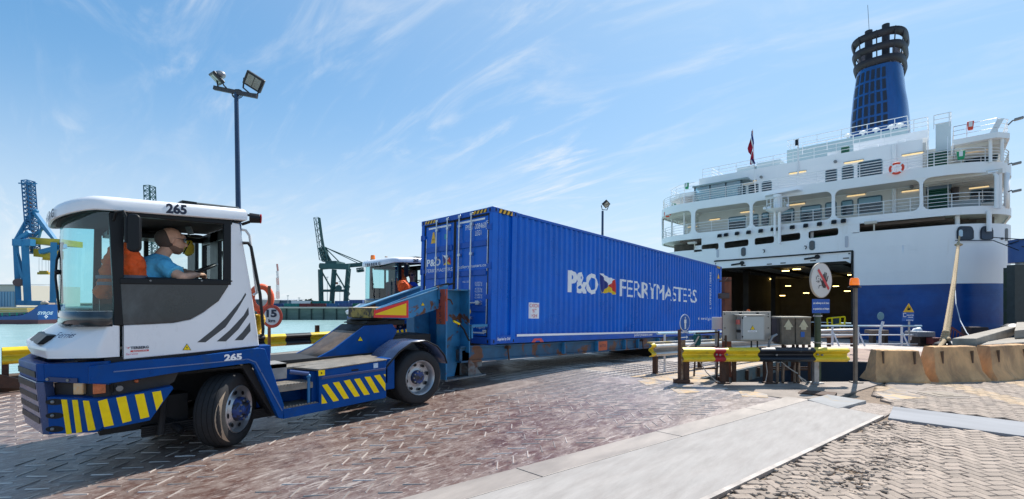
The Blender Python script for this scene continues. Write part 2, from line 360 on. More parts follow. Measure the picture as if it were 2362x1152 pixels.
# ramp deck
m=M(); rows=[]
Ys=[-14+.5*i for i in range(47)]+[9.34]
NX=26
for Y in Ys:
    xr=L1(Y)-.34
    if Y>9.15: xr=-4.03
    rows.append([(-14.3+(xr+14.3)*i/NX,Y,zr(-14.3+(xr+14.3)*i/NX,Y)) for i in range(NX+1)])
m.grid(rows)
deck=m.obj('ramp_deck',STEELG,kind='structure',smooth=60)
# apron triangle between deck end and the quay edge
m=M(); m.extr([(-4.03,9.1,-1.674),(L1(9.1)-.34,9.1,-1.674),(-1.40,9.55,-1.674),(-.85,12.4,-1.674),(-1.07,12.25,-1.674),(-4.03,9.34,-1.674)],(0,0,-.5)); m.obj('quay_apron',CONC,kind='structure')
# border beam and hinge cover plate
m=M(); y=-12
while y<9.15:
    y2=min(y+2.2,9.22); g=.006
    m.hexa([(L1(y)-.34,y+g,-1.77),(L1(y),y+g,-1.77),(L1(y2),y2-g,-1.77),(L1(y2)-.34,y2-g,-1.77),(L1(y)-.34,y+g,-1.662),(L1(y),y+g,-1.662),(L1(y2),y2-g,-1.662),(L1(y2)-.34,y2-g,-1.662)])
    y=y2
m.obj('ramp_border_beam',mat('brownish edge steel',(.30,.26,.23),.5,.1,var=.25,vs=3,stretch=(1,.3,1)),kind='structure',bevel=.006)
m=M()
m.hexa([(L1(-12)+.012,-12,-1.77),(L2(-12),-12,-1.77),(L2(8.62),8.62,-1.77),(L1(9.07)+.012,9.07,-1.77),(L1(-12)+.012,-12,-1.658),(L2(-12),-12,-1.658),(L2(8.62),8.62,-1.658),(L1(9.07)+.012,9.07,-1.658)])
m.obj('hinge_cover_plate',PLATE,kind='structure',bevel=.008)
m=M(); m.bar((L2(-12)+.03,-12,-1.672),(L2(8.6)+.03,8.6,-1.672),.05,.04); m.obj('plate_edge_angle',mat('edge steel',(.30,.27,.25),.5,.3,var=.3,vs=4),kind='structure')
m=M(); m.box(-.56,7,8.5,9.5,-1.77,-1.66); m.obj('crossing_plate',PLATEB,kind='structure',bevel=.006)
m=M(); m.hexa([(-1.66,9.12,-1.72),(-1.18,8.70,-1.72),(-.9,9.5,-1.72),(-1.46,9.68,-1.72),(-1.66,9.12,-1.652),(-1.18,8.70,-1.655),(-.9,9.5,-1.62),(-1.46,9.68,-1.62)])
m.obj('loose_cover_plate',mat('scuffed plate with ochre paint',(.33,.325,.32),.7,.0,spec=.15,var=.15,vs=3,col2=(.42,.31,.18),amt=(.50,.58),s2=1.6),kind='structure',bevel=.005)
# quay base sheet, broken ground under the pavers
m=M(); quay=[(-4.6,-14),(40,-14),(40,120),(3.95,120),(3.95,44),(1.2,24),(1.44,15.7),(-.14,13.2),(-1.07,12.25),(-1.75,13.0),(-1.72,10.3),(-2.0,9.8)]
quay=[(-3.2,-14),(40,-14),(40,120),(4.1,120),(4.1,44),(1.2,21.7),(1.44,15.7),(-.14,13.2),(-1.07,12.25),(-1.26,9.0)]
m.add([(x,y,-1.697) for x,y in quay],[tuple(range(len(quay)))]); qs=m.obj('quay_bed',DIRT,kind='structure')
# raised beads of earth and grit in the damaged area
m=M()
for k in range(2600):
    yy=random.uniform(3.2,8.4); cx0=L2(yy)+.55+.12*math.sin(yy*2.3)
    xx=random.gauss(cx0,.33)
    if xx<L2(yy)+.06: continue
    s=random.uniform(.006,.028); z=-1.70+random.uniform(0,.03)
    m.sphere((xx,yy,z),s,(random.uniform(.8,1.6),random.uniform(.8,1.6),random.uniform(.4,.8)),5,4)
m.obj('loose_gravel',mat('grit',(.38,.30,.235),.95,rand=.3,island=True),kind='stuff',smooth=0)
# pavers
A0=R(47)
def brickmesh(seed,L_=.2,W_=.1,H_=.06):
    rnd=random.Random(seed); me=bpy.data.meshes.new('brick'); g=.0035; e=.006
    l2,w2=L_/2-g,W_/2-g
    j=lambda a:a+rnd.uniform(-.0025,.0025)
    b=[(-l2,-w2),(l2,-w2),(l2,w2),(-l2,w2)]
    vs=[(j(x),j(y),-H_) for x,y in b]+[(j(x),j(y),-e) for x,y in b]+[(x*(1-e/l2)+rnd.uniform(-.003,.003),y*(1-e/w2),rnd.uniform(-.002,.002)) for x,y in b]
    me.from_pydata(vs,[],[(0,1,5,4),(1,2,6,5),(2,3,7,6),(3,0,4,7),(4,5,9,8),(5,6,10,9),(6,7,11,10),(7,4,8,11),(8,9,10,11)])
    me.materials.append(BRK); return me
BM=[brickmesh(i) for i in range(7)]
places=[]
def herring(region,ang,L_=.2,W_=.1):
    ca,sa=math.cos(ang),math.sin(ang)
    for i in range(-90,90):
        for j in range(-90,90):
            # 90 degree herringbone: unit W_, brick 2x1
            for o in(0,1):
                if (i-j)%4!=(0 if o==0 else 3) : continue
                if o==0: px,py=(i+1)*W_,(j+.5)*W_
                else: px,py=(i+.5)*W_,(j+1)*W_
                X=px*ca-py*sa+RX; Y=px*sa+py*ca+RY
                if region(X,Y): places.append((X,Y,ang+(math.pi/2 if o else 0)))
RX,RY=0,8
def inA(X,Y): return L2(Y)+.09<X<7 and 1.0<Y<8.44 and X>-3
herring(inA,A0); nA=len(places)
RX,RY=1,14
def inB(X,Y):
    if Y<9.57: return False
    if X<-.86+.35*max(0,(10.5-Y)): return False
    if Y>13.0+X*.95+.9: return False
    return X<9 and Y<19
herring(inB,A0)
fixed=[]
for X,Y,a in places:
    dmg=0
    if Y<8.5:
        cxx=L2(Y)+.62+.12*math.sin(Y*2.3); dmg=max(0,1-abs(X-cxx)/.62)*sm((8.1-Y)/1.0)
        dmg=max(dmg,1.1*max(0,1-math.hypot((X-L2(Y)-.12)/.35,(Y-8.0)/1.5)))
        dmg*= .55+.9*noise.noise(Vector((X*2.2,Y*2.2,0)))
        dmg=max(0,dmg)
        if (8.44-Y)<.13 and random.random()<.4: continue
    if dmg>.45 and random.random()<(dmg-.3)*1.1: continue
    t=dmg*.22
    fixed.append((X,Y,-1.662-dmg*.035+random.uniform(-.002,.002),a+random.gauss(0,.012+dmg*.35),random.gauss(0,.006+t*.5),random.gauss(0,.006+t*.5)))
def vis(X,Y):
    d=-SS*X+CC*Y; r=CC*X+SS*Y
    if d<1: return 1e9
    px=1181+F*r/d; py=697+F*1.67/d
    return d if (-30<px<2400 and py<1190) else d+50
fixed.sort(key=lambda q:vis(q[0],q[1]))
paver_bed=qs
for k,q in enumerate(fixed[:300]):
    o=bpy.data.objects.new('brick',BM[k%7]); COL.objects.link(o); o.parent=paver_bed; o.location=q[:3]; o.rotation_euler=(q[4],q[5],q[3])
far={0:M(),1:M()}
for k,q in enumerate(fixed[300:]):
    if vis(q[0],q[1])>40: continue
    X,Y=q[0],q[1]
    # ochre hatch lines painted across the pavers
    u=(X*.80-Y*.60); y_=0
    if Y>9.57:
        s=(X*.72+ (Y-9.57)*.42)
        y_=1 if ((s%1.25)<.38 and Y>10.7+.25*X and Y<14.4+X) else 0
    me=BM[k%7]; Mx=Matrix.Translation(q[:3])@Matrix.Rotation(q[3],4,'Z')@Matrix.Rotation(q[4],4,'X')@Matrix.Rotation(q[5],4,'Y')
    far[y_].add([Mx@v.co for v in me.vertices],[tuple(p.vertices) for p in me.polygons])
far[0].obj('brick_field',BRKS,parent=paver_bed,kind='stuff',smooth=0,fix=False)
if far[1].v: far[1].obj('painted_brick_field',BRKY,parent=paver_bed,kind='stuff',smooth=0,fix=False)
# concrete patches beside the pavers
def slab(name,pts,z,mt,h=.08,kind='structure'):
    q=M(); q.extr([(x,y,z) for x,y in pts],(0,0,-h)); return q.obj(name,mt,kind=kind,bevel=.006)
P=lambda x,y:(PG(x,y).x,PG(x,y).y)
slab('broken_concrete',[P(1955,945),P(1992,928),P(2078,938),P(2040,962)],-1.67,mat('broken aggregate',(.40,.33,.28),.95,var=.4,vs=16,bump=2.5,bs=45))
slab('concrete_patch',[P(2020,915),P(2075,885),P(2160,888),P(2110,905),P(2125,918)],-1.661,CONC)
slab('ochre_patch',[P(2020,908),P(2075,912),P(2120,920),P(2050,925)],-1.657,OCH,.05)
# manhole cover in its frame
mh=PG(2175,912); M().obox((mh.x,mh.y,-1.670),.75,.6,.03,(math.cos(A0),math.sin(A0),0),(-math.sin(A0),math.cos(A0),0)).obj('manhole_frame',CONC,kind='structure')
q=M(); q.obox((mh.x,mh.y,-1.654),.56,.42,.012,(math.cos(A0),math.sin(A0),0),(-math.sin(A0),math.cos(A0),0)).cyl((mh.x,mh.y,-1.65),(mh.x,mh.y,-1.642),.14,n=24); mho=q.obj('manhole_cover',mat('cast iron lid',(.20,.165,.13),.6,.3,var=.3,vs=20,bump=1,bs=90)); tag(mho,'rectangular iron manhole cover set among ochre striped pavers','manhole cover')
# ochre paint strokes on the steel and apron (flat paint)
def stroke(pts,z=-1.656,mt=OCH):
    q=M(); q.add([(PG(*p).x,PG(*p).y,z) for p in pts],[tuple(range(len(pts)))]); return q.obj('floor_marking',mt,kind='structure')
# tread bars welded on the ramp
def tread(L_=.225,W_=.021,H_=.007):
    me=bpy.data.meshes.new('tread_bar'); l2,w2=L_/2,W_/2
    b=[(-l2,-w2),(l2,-w2),(l2,w2),(-l2,w2)]
    me.from_pydata([(x,y,-.004) for x,y in b]+[(x*.93,y*.5,H_) for x,y in b],[],[(0,1,5,4),(1,2,6,5),(2,3,7,6),(3,0,4,7),(4,5,6,7)])
    me.materials.append(TBAR); return me
TBAR=mat('worn tread bar steel',(.50,.43,.38),.30,.3,var=.35,vs=3,rand=.38)
TB=tread(); bars=[]
cw=.23; X=-13.9; ci=0
while X<-1.5:
    Y=-3.0
    while Y<30:
        if Y<9.2: ok= X<L1(Y)-.5
        else: ok= X<-4.5
        if ok and noise.noise(Vector((X*.7,Y*.7,3)))<.20:
            far_=Y>6.5
            a= R(47) if (far_ or ci%2) else R(133)
            bars.append((X+random.gauss(0,.004),Y+(.07 if ci%2 else 0)+random.gauss(0,.006),a+random.gauss(0,.03)))
        Y+= .17 if Y>6.5 else .235
    X+=cw; ci+=1
bars=[b for b in bars if vis(b[0],b[1])<24]
bars.sort(key=lambda b:vis(b[0],b[1]))
def bz(b): return zr(b[0],b[1])
for b in bars[:300]:
    o=bpy.data.objects.new('tread_bar',TB); COL.objects.link(o); o.parent=deck; o.location=(b[0],b[1],bz(b)); o.rotation_euler=(0,0,b[2])
q=M()
for b in bars[300:]:
    Mx=Matrix.Translation((b[0],b[1],bz(b)))@Matrix.Rotation(b[2],4,'Z')
    q.add([Mx@v.co for v in TB.vertices],[tuple(p.vertices) for p in TB.polygons])
q.obj('tread_bar_field',TBAR,parent=deck,kind='stuff',smooth=0,fix=False)
# linkspan: sloping roadway from the quay edge to the ship
LS=mat('linkspan deck steel',(.36,.33,.31),.5,.3,var=.25,vs=1.5,col2=(.2,.15,.12),amt=(.45,.7),s2=.8,bump=.3,bs=20)
m=M(); rows=[]
for i in range(40):
    Y=9.35+i*.97; xr=-4.0 if Y<19 else min(.2,-4.0+(Y-19)*2.2) if Y<21 else .2
    z=zr(0,Y)-.002
    rows.append([(-14.3,Y,z),(-11,Y,z),(-8.5,Y,z),(-5.9,Y,z),(xr,Y,z)])
m.grid(rows); m.obj('linkspan_deck',LS,kind='structure')
NAVY=mat('dark navy steel',(.006,.014,.03),.6,var=.3,vs=1.5)
m=M(); a=(-4.0,10.4); pts=[(-4.0,9.4),(-4.0,19),(.2,20.9),(.2,46)]
# walls of the pit under the linkspan
for (x0,y0),(x1,y1) in zip(pts[:-1],pts[1:]):
    m.add([(x0,y0,zr(0,y0)-.02),(x1,y1,zr(0,y1)-.02),(x1,y1,-7),(x0,y0,-7)],[(0,1,2,3)])
m.obj('linkspan_substructure',NAVY,kind='structure',smooth=0,solid=.06)
m=M(); m.add([(-3.94,9.35,zr(0,9.35)+.004),(-3.94,19.05,zr(0,19)+.004),(-3.94,19.05,zr(0,19)-.34),(-3.94,9.35,zr(0,9.35)-.34)],[(0,1,2,3)])
m.obj('linkspan_edge_girder',mat('dusty blue girder',(.10,.13,.14),.6,var=.3,vs=2,col2=(.12,.07,.04),amt=(.5,.62),s2=2),kind='structure',smooth=0,solid=.05)
for k in range(8):
    y=10.2+k*1.1; M().box(-3.90,-3.83,y,y+.06,zr(0,y)-.3,zr(0,y)-.03).obj('girder_rib',WOODB,kind='structure')
m=M(); m.add([(-5.1,9.35,zr(0,9.35)+.004),(-4.0,9.35,zr(0,9.35)+.004),(-4.0,19,zr(0,19)+.004),(-4.6,19,zr(0,19)+.004)],[(0,1,2,3)]); m.obj('walkway_marking',OCH,kind='structure')
m=M(); m.add([(-3.9,19.2,zr(0,19.2)+.004),(.1,21.1,zr(0,21.1)+.004),(.1,30,zr(0,30)+.004),(-3.9,30,zr(0,30)+.004)],[(0,1,2,3)]); m.obj('walkway_surface',mat('rusty pink deck',(.30,.20,.16),.8,var=.25,vs=2,col2=(.42,.3,.2),amt=(.5,.7),s2=1),kind='structure')
# quay wall faces
m=M()
qe=[(-14.3,-14),(-14.3,9)]
m.add([(-14.3,-14,-1.68),(-14.3,49,-1.68),(-14.3,49,-7),(-14.3,-14,-7)],[(0,1,2,3)])
for (x0,y0),(x1,y1) in zip([(-4.03,9.34),(-1.07,12.25),(-.14,13.2),(1.44,15.7),(1.2,21.7)],[(-1.07,12.25),(-.14,13.2),(1.44,15.7),(1.2,21.7),(4.1,44)]):
    m.add([(x0,y0,-1.68),(x1,y1,-1.68),(x1,y1,-7),(x0,y0,-7)],[(0,1,2,3)])
m.add([(-4.03,9.34,-1.68),(-14.3,9.34,-1.72),(-14.3,9.34,-7),(-4.03,9.34,-7)],[(0,1,2,3)])
m.obj('quay_wall',mat('wet quay wall',(.05,.055,.05),.7,var=.3,vs=1),kind='structure',smooth=0)
# left edge kerb of the ramp: heavy timber and concrete
m=M(); m.box(-14.9,-13.9,-14,30,-2.0,-1.62); m.obj('ramp_kerb',CONC,kind='structure',bevel=.02)
# ================================================================ shipping container
KW,KL,KH=2.5,13.716,2.896
K=empty('shipping_container',(-6.8365,6.6805,-.8864),'blue corrugated shipping container with white ferry company lettering riding on the roll trailer','shipping container',rot=(-.03695,-.01168,0))
KM=wmat(K); KI=KM.inverted()
def hitp(x,y,P0,Nn):
    r=ray(x,y); P0=Vector(P0);Nn=Vector(Nn); return r*(P0.dot(Nn)/r.dot(Nn))
def KS(x,y):  # pixel -> container side, local (y,z)
    p=KI@hitp(x,y,KM@Vector((0,0,0)),KM.to_3x3()@Vector((1,0,0))); return p.y,p.z
def KE(x,y):
    p=KI@hitp(x,y,KM@Vector((0,0,0)),KM.to_3x3()@Vector((0,1,0))); return p.x,p.z
def KO(mm,name,mt,**k): return mm.obj(name,mt,K,local=True,**k)
# corrugated profile
def corr(y):
    P_=.216; t=(y%P_)/P_; D=.040
    if t<.26: return -.012
    if t<.5: return -.012-D*(t-.26)/.24
    if t<.76: return -.012-D
    return -.012-D*(1-(t-.76)/.24)
def breaks(y0,y1):
    out=[y0]; k=int(y0/.216)-1
    while k*.216<y1+.3:
        for f in(0,.26,.5,.76):
            q=(k+f)*.216
            if y0<q<y1: out.append(q)
        k+=1
    return sorted(out+[y1])
for side in(0,1):
    m=M(); X=lambda v:(v if side==0 else -KW-v)
    bs=breaks(.17,KL-.17)
    m.grid([[(X(corr(b)),b,.16),(X(corr(b)),b,2.836)] for b in bs])
    KO(m,'corrugated_side_wall',PBLUE,smooth=0)
    m=M(); m.box(X(0),X(-.06),.15,KL-.15,2.836,2.896); KO(m,'top_rail',PBLUED,bevel=.006)
    m=M(); m.box(X(0),X(-.05),.15,KL-.15,0.012,.16).box(X(.004),X(-.05),.62,KL-.62,.03,.045); KO(m,'bottom_rail',PBLUED,bevel=.004)
m=M(); m.box(-KW+.03,-.03,.05,KL-.05,2.86,2.88); KO(m,'roof_panel',PBLUE)
m=M(); m.box(-KW+.03,-.03,.05,KL-.05,.10,.14); KO(m,'container_floor',DARK)
for xx in(0,-KW):
    sg=1 if xx==0 else -1
    for yy in(0,KL):
        sy=1 if yy==0 else -1
        m=M(); m.box(xx,xx-sg*.11,yy,yy+sy*.165,.1,2.8); KO(m,'corner_post',PBLUE,bevel=.01)
        for zz in(0,KH-.118):
            m=M(); m.box(xx+sg*.006,xx-sg*.162,yy-sy*.006,yy+sy*.178,zz-.004,zz+.122); o=KO(m,'corner_casting',PBLUED,bevel=.012)
            # oval twistlock openings, recessed dark
            m=M(); cz=zz+.06
            m.prism([(yy+sy*.085+.02*math.cos(t),cz+.04*math.sin(t)) for t in [2*math.pi*k/16 for k in range(16)]],'x',xx+sg*.0035,xx+sg*.0075)
            q=KO(m,'lock_opening',BLACK); q.parent=o
            if yy==0:
                m=M(); m.prism([(xx-sg*.085+.022*math.cos(t),cz+.04*math.sin(t)) for t in [2*math.pi*k/16 for k in range(16)]],'y',-.0035,-.0105); q=KO(m,'lock_opening',BLACK); q.parent=o
# 40 ft intermediate posts
for yy in(.60,KL-.74):
    m=M(); m.box(.002,-.09,yy,yy+.15,.05,2.84); KO(m,'intermediate_post',PBLUE,bevel=.008)
    m=M(); m.box(.006,-.12,yy-.01,yy+.17,2.775,2.905); KO(m,'corner_casting',PBLUED,bevel=.01)
    m=M(); m.prism([(yy+.09+.02*math.cos(t),2.84+.038*math.sin(t)) for t in [2*math.pi*k/16 for k in range(16)]],'x',.005,.009); KO(m,'lock_opening',BLACK)
    m=M(); m.prism([(yy+.09+.016*math.cos(t),.07+.034*math.sin(t)) for t in [2*math.pi*k/16 for k in range(16)]],'x',.005,.009); KO(m,'lock_opening',BLACK)
# white line above the bottom rail
m=M(); m.box(.001,.0055,.80,KL-.72,.155,.205); KO(m,'white_stripe',TXTW)
# forklift pocket with red rim
a=KS(1240,786); 
m=M(); m.prism([(a[0]-.22,.012),(a[0]-.13,.10),(a[0]+.13,.10),(a[0]+.22,.012),(a[0]+.10,.012),(a[0]+.06,.05),(a[0]-.06,.05),(a[0]-.10,.012)],'x',.002,.008); KO(m,'pocket_rim',mat('pinkish red paint',(.62,.09,.09),.5))
# hazard marks on top edges
YK=mat('amber hazard mark',(.85,.47,.03),.5); BLK=mat('hazard black',(.01,.01,.012),.5)
def chev(p0,u,v,n,wd,hh,nrm,name,bl=True):
    p0=Vector(p0);u=Vector(u);v=Vector(v);nrm=Vector(nrm); T=n*wd*2
    if bl:
        m=M(); m.extr([p0,p0+u*T,p0+u*T+v*hh,p0+v*hh],nrm*.003); KO(m,name+'_ground',BLK)
    for k in range(n):
        s=k*2*wd
        m=M(); m.extr([p0+u*(s+.1*wd)+nrm*.003,p0+u*(s+1.1*wd)+nrm*.003,p0+u*(s+1.9*wd)+v*hh+nrm*.003,p0+u*(s+.9*wd)+v*hh+nrm*.003],nrm*.002); KO(m,name,YK)
chev((.0,.17,2.79),(0,1,0),(0,0,1),4,.06,.09,(1,0,0),'hazard_stripe')
chev((.0,KL-.66,2.79),(0,1,0),(0,0,1),4,.06,.09,(1,0,0),'hazard_stripe')
# door end
m=M(); m.box(-KW+.11,-.11,0,.1,2.776,2.896); KO(m,'door_header',PBLUED,bevel=.008)
m=M(); m.box(-KW+.11,-.11,0,.1,.0,.15); KO(m,'door_sill',PBLUED,bevel=.008)
chev((-.62,-.0005,2.80),(1,0,0),(0,0,1),4,.055,.075,(0,-1,0),'hazard_stripe')
chev((-2.38,-.0005,2.80),(1,0,0),(0,0,1),4,.055,.075,(0,-1,0),'hazard_stripe')
GAS=mat('rubber door gasket',(.012,.014,.02),.7)
for d,(x0,x1) in enumerate(((-KW+.125,-KW/2-.008),(-KW/2+.008,-.125))):
    dm=M(); dm.box(x0,x1,.030,.07,.165,2.765); dr=KO(dm,'container_door',PBLUE,bevel=.01)
    # pressed panels: recessed fields between raised bands
    for z0,z1 in((.30,.72),(.86,1.30),(1.44,1.86),(2.00,2.02),):
        pass
    for z0 in(.68,1.46,2.09):
        m=M(); m.box(x0+.07,x1-.07,.002,.030,z0-.0,z0+.13); q=KO(m,'pressed_panel',PBLUED,bevel=.012); q.parent=dr
    m=M(); m.box(x0-.003,x0+.03,.018,.0295,.16,2.77).box(x1-.03,x1+.003,.018,.0295,.16,2.77).box(x0,x1,.018,.0295,2.735,2.77); q=KO(m,'door_gasket',GAS); q.parent=dr
    m=M()
    m.box(x0+.14,x1-.14,.022,.0275,2.66,2.70); m.box(x0+.1,x1-.1,.022,.0275,.22,.25)
    xe=x0+.045 if d==0 else x1-.06
    m.box(xe,xe+.015,.022,.0275,1.55,2.45).box(xe,xe+.015,.022,.0275,.35,1.30)
    q=KO(m,'reflective_strip',TXTW); q.parent=dr
    # hinges
    for z0 in(.33,.95,1.60,2.42):
        hx=-.165 if d==1 else -KW+.015
        m=M(); m.box(hx,hx+.15,-.012,.02,z0,z0+.10).cyl((hx+(.14 if d==1 else .01),-.016,z0-.02),(hx+(.14 if d==1 else .01),-.016,z0+.12),.016,n=8); q=KO(m,'door_hinge',PBLUED,bevel=.005); q.parent=dr
# lock rods
rods=[KE(x,600)[0] for x in(1010,1036.5,1058.5,1090)]
for rx in(-1.86,-1.46,-1.04,-.64):
    m=M(); m.cyl((rx,-.035,.10),(rx,-.035,2.80),.0175,n=12)
    r_=KO(m,'lock_rod',STEEL,smooth=40)
    for z0 in(.10,.55,1.95,2.60,2.82):
        m=M(); m.box(rx-.04,rx+.04,-.045,.02,z0-.03,z0+.03)
        q=KO(m,'rod_bracket',STEEL,bevel=.006); q.parent=r_
    m=M(); m.box(rx,rx+.34,-.055,-.03,.86,.89).box(rx+.2,rx+.3,-.05,.02,.83,.92); q=KO(m,'rod_handle',STEEL,bevel=.004); q.parent=r_
# lettering on the door
def kdoor(name,s,px,py,h,w=None,mt=TXTW,bold=0,**kk):
    x,z=KE(px,py); text(name,s,(x,.027,z),(1,0,0),(0,0,1),h,mt,K,local=True,width=w,bold=bold,**kk)
def kw(px0,px1,y=600): return KE(px1,y)[0]-KE(px0,y)[0]
kdoor('lettering','FMBU',1072,532,.125,kw(1072,1088))
kdoor('lettering','008460',1093.5,529,.125,kw(1093.5,1118.5))
kdoor('lettering','2',1121,524,.11,kw(1121,1126.5))
x,z=KE(1120,525); m=M(); 
for q in((x-.01,x+.09,z-.03,z-.02),(x-.01,x+.09,z+.135,z+.145),(x-.01,x-.002,z-.03,z+.145),(x+.082,x+.09,z-.03,z+.145)): m.box(q[0],q[1],.022,.026,q[2],q[3])
KO(m,'digit_box',TXTW)
kdoor('lettering','LEG1',1094,544,.115,kw(1094,1108))
kdoor('lettering','P&O',982.5,615,.165,kw(982.5,1014),bold=.03)
kdoor('lettering','FERRYMASTERS',982,630,.085,kw(982,1041))
kdoor('lettering','poferrymasters.com',1056,620,.07,kw(1056,1126),bold=.01)
kdoor('lettering','MAX. GROSS',1065,653,.045,kw(1065,1084))
for i,sx in enumerate(('34.000 kg','74.960 lb','4.720 kg','9.520 lb','29.280 kg','65.440 lb','89.2 cu.m','3.150 cu.ft')):
    kdoor('lettering',sx,1093,655+[0,5.5,14,20,28,34,43,49][i],.045,kw(1093,1110))
kdoor('lettering','the new era of logistics',1045,755,.06,kw(1045,1123))
x,z=KE(1111,768); m=M(); m.box(x,x+.12,.022,.0255,z,z+.06); KO(m,'approval_plate',TXTW); text('lettering','CIMC',(x+.015,.0215,z+.015),(1,0,0),(0,0,1),.03,TXTB,K,local=True,width=.09)
# flag emblem on the door and side: four coloured triangles
def flagpts(o,u,v,w_,h_):
    o=Vector(o);u=Vector(u);v=Vector(v)
    q=lambda a,b:o+u*(a*w_)+v*(b*h_)
    TL=[q(0,1),q(.35,.93),q(.88,.80)]; TR=q(.86,.80)
    c=q(.52,.42)
    return q,c
WH=TXTW; FB=mat('flag royal blue',(.004,.02,.22),.45); FR=mat('flag red',(.65,.02,.015),.45); FY=mat('flag yellow',(.85,.55,.01),.45)
def flag(o,u,v,w_,h_,nrm,cut=None):
    q,c=flagpts(o,u,v,w_,h_); n_=Vector(nrm)
    tl,tr,bl,br=q(0,1),q(.87,.78),q(.10,.02),q(1,0)
    mt_=[(WH,[tl,q(.22,.97),q(.45,.84),q(.68,.83),tr,c]),(FR,[tr,q(.95,.4),br,c]),(FY,[br,q(.8,-.02),q(.55,.08),q(.3,-.0),bl,c]),(FB,[bl,q(.05,.5),tl,c])]
    for m_,pp in mt_:
        me=bpy.data.meshes.new('flag_emblem'); me.from_pydata([tuple(p+n_) for p in pp],[],[tuple(range(len(pp)))]); me.materials.append(m_)
        if cut: cut(me)
        ob=bpy.data.objects.new('flag_emblem',me); COL.objects.link(ob); ob.parent=K
    m=M(); m.tube([tuple(q(-.03,1.08)+n_*2),tuple(q(.02,.5)+n_*2),tuple(q(.10,-.02)+n_*2)],w_*.012,4)
    me=bpy.data.meshes.new('flag_outline'); me.from_pydata(m.v,[],m.f); me.materials.append(WH)
    if cut: cut(me,.0)
    ob=bpy.data.objects.new('flag_outline',me); COL.objects.link(ob); ob.parent=K
x,z=KE(1019,612); flag((x,.027,z),(1,0,0),(0,0,1),.30,.23,(0,-.001,0))
x,z=KE(992,562.5); m=M(); m.extr([(x,.0295,z),(x+.19,.0295,z),(x+.12,.0295,z+.27),(x+.07,.0295,z+.27)],(0,-.004,0)); KO(m,'warning_label',YK)
text('lettering','LOW',(x+.05,.0245,z+.08),(1,0,0),(0,0,1),.03,TXTB,K,local=True,width=.09)
x,z=KE(1023,553); m=M(); m.extr([(x,.0295,z+.02),(x+.06,.0295,z),(x+.12,.0295,z+.02),(x+.12,.0295,z+.13),(x,.0295,z+.13)],(0,-.004,0)); KO(m,'round_badge_label',mat('teal label',(.02,.32,.42),.5))
# lettering on the corrugated side follows the corrugation
def corr_cut(me,push=.0025):
    bm=bmesh.new(); bm.from_mesh(me)
    ys=[v.co.y for v in bm.verts]; 
    for b in breaks(min(ys)-.001,max(ys)+.001)[1:-1]:
        bmesh.ops.bisect_plane(bm,geom=bm.verts[:]+bm.edges[:]+bm.faces[:],plane_co=(0,b,0),plane_no=(0,1,0))
    for v in bm.verts: v.co.x=corr(v.co.y)+push
    bm.to_mesh(me); bm.free()
def kside(name,s,p0,p1,h,mt=TXTW,bold=0,cut=True,xoff=.004):
    y0,z0=KS(*p0); y1,z1=KS(*p1)
    return text(name,s,(xoff if not cut else 0,y0,z0),(0,1,0),(0,0,1),h,mt,K,local=True,width=y1-y0,bold=bold,cut=corr_cut if cut else None,depth=0 if cut else .001)
a=KS(1313,672); b=KS(1313,621); hP=b[1]-a[1]
kside('lettering','P&O',(1313,672),(1381,672),hP*.98,bold=.03)
a=KS(1433,683.5); b=KS(1433,641); kside('lettering','FERRYMASTERS',(1433,683.5),(1608,697),b[1]-a[1],bold=-.002)
a=KS(1386,676); b=KS(1424,676); c=KS(1386,630)
flag((0,a[0],a[1]),(0,1,0),(0,0,1),(b[0]-a[0]),(c[1]-a[1]),(0,0,0),cut=corr_cut)
a=KS(1223,735); b=KS(1244,735); c=KS(1223,698)
me=bpy.data.meshes.new('caution_label'); me.from_pydata([(0,a[0],a[1]),(0,b[0],a[1]),(0,b[0],c[1]),(0,a[0],c[1])],[],[(0,1,2,3)]); me.materials.append(TXTW); corr_cut(me,.0015); ob=bpy.data.objects.new('caution_label',me); COL.objects.link(ob); ob.parent=K
RT=mat('red lettering',(.6,.01,.05),.5); W_=b[0]-a[0]; H_=c[1]-a[1]
for s_,f,ww in(('CAUTION',.70,.92),('9\'6"',.38,.5),('HIGH',.06,.6)):
    text('lettering',s_,(0,a[0]+W_*(1-ww)/2,a[1]+H_*f),(0,1,0),(0,0,1),H_*.24,RT,K,local=True,width=W_*ww,cut=lambda me:corr_cut(me,.004))
y0,z0=KS(1145,775); y1,z1=KS(1184,775)
m=M(); m.box(.0,.004,.165,.60,.045,.185); KO(m,'lower_side_plate',PBLUED)
text('lettering','Supplied by DAI',(.004,.19,.085),(0,1,0),(0,0,1),.058,TXTW,K,local=True,width=.40,bold=.02,shear=.25)
kside('lettering','poferrymasters.com',(1463,776),(1504,775),.085,bold=.01,cut=False)
kside('lettering','the new era of logistics',(1612,738),(1643,738),.12)
y0,z0=KS(1640,700); 
kside('lettering','FMBU 008460 2',(1634,615),(1635.5,700),.06) if False else None
t_=text('lettering','FMBU 008460 2',(0,y0-.02,2.55),(0,0,-1),(0,1,0),.07,TXTW,K,local=True,width=1.5,cut=lambda me:corr_cut(me,.003))
y0,z0=KS(1657,643); m=M(); m.extr([(.0005,y0-.13,z0),(.0005,y0+.13,z0),(.0005,y0,z0+.22)],(.004,0,0)); KO(m,'warning_label',YK)
# ================================================================ roll trailer
T=empty('roll_trailer',(-8.09,6,-1.67),'blue rusty roll trailer with sloping gooseneck carrying the blue container','trailer')
XT=-6.86
def XTp(x,y,X=XT): p=PX(x,y,X); return (p.y,p.z)
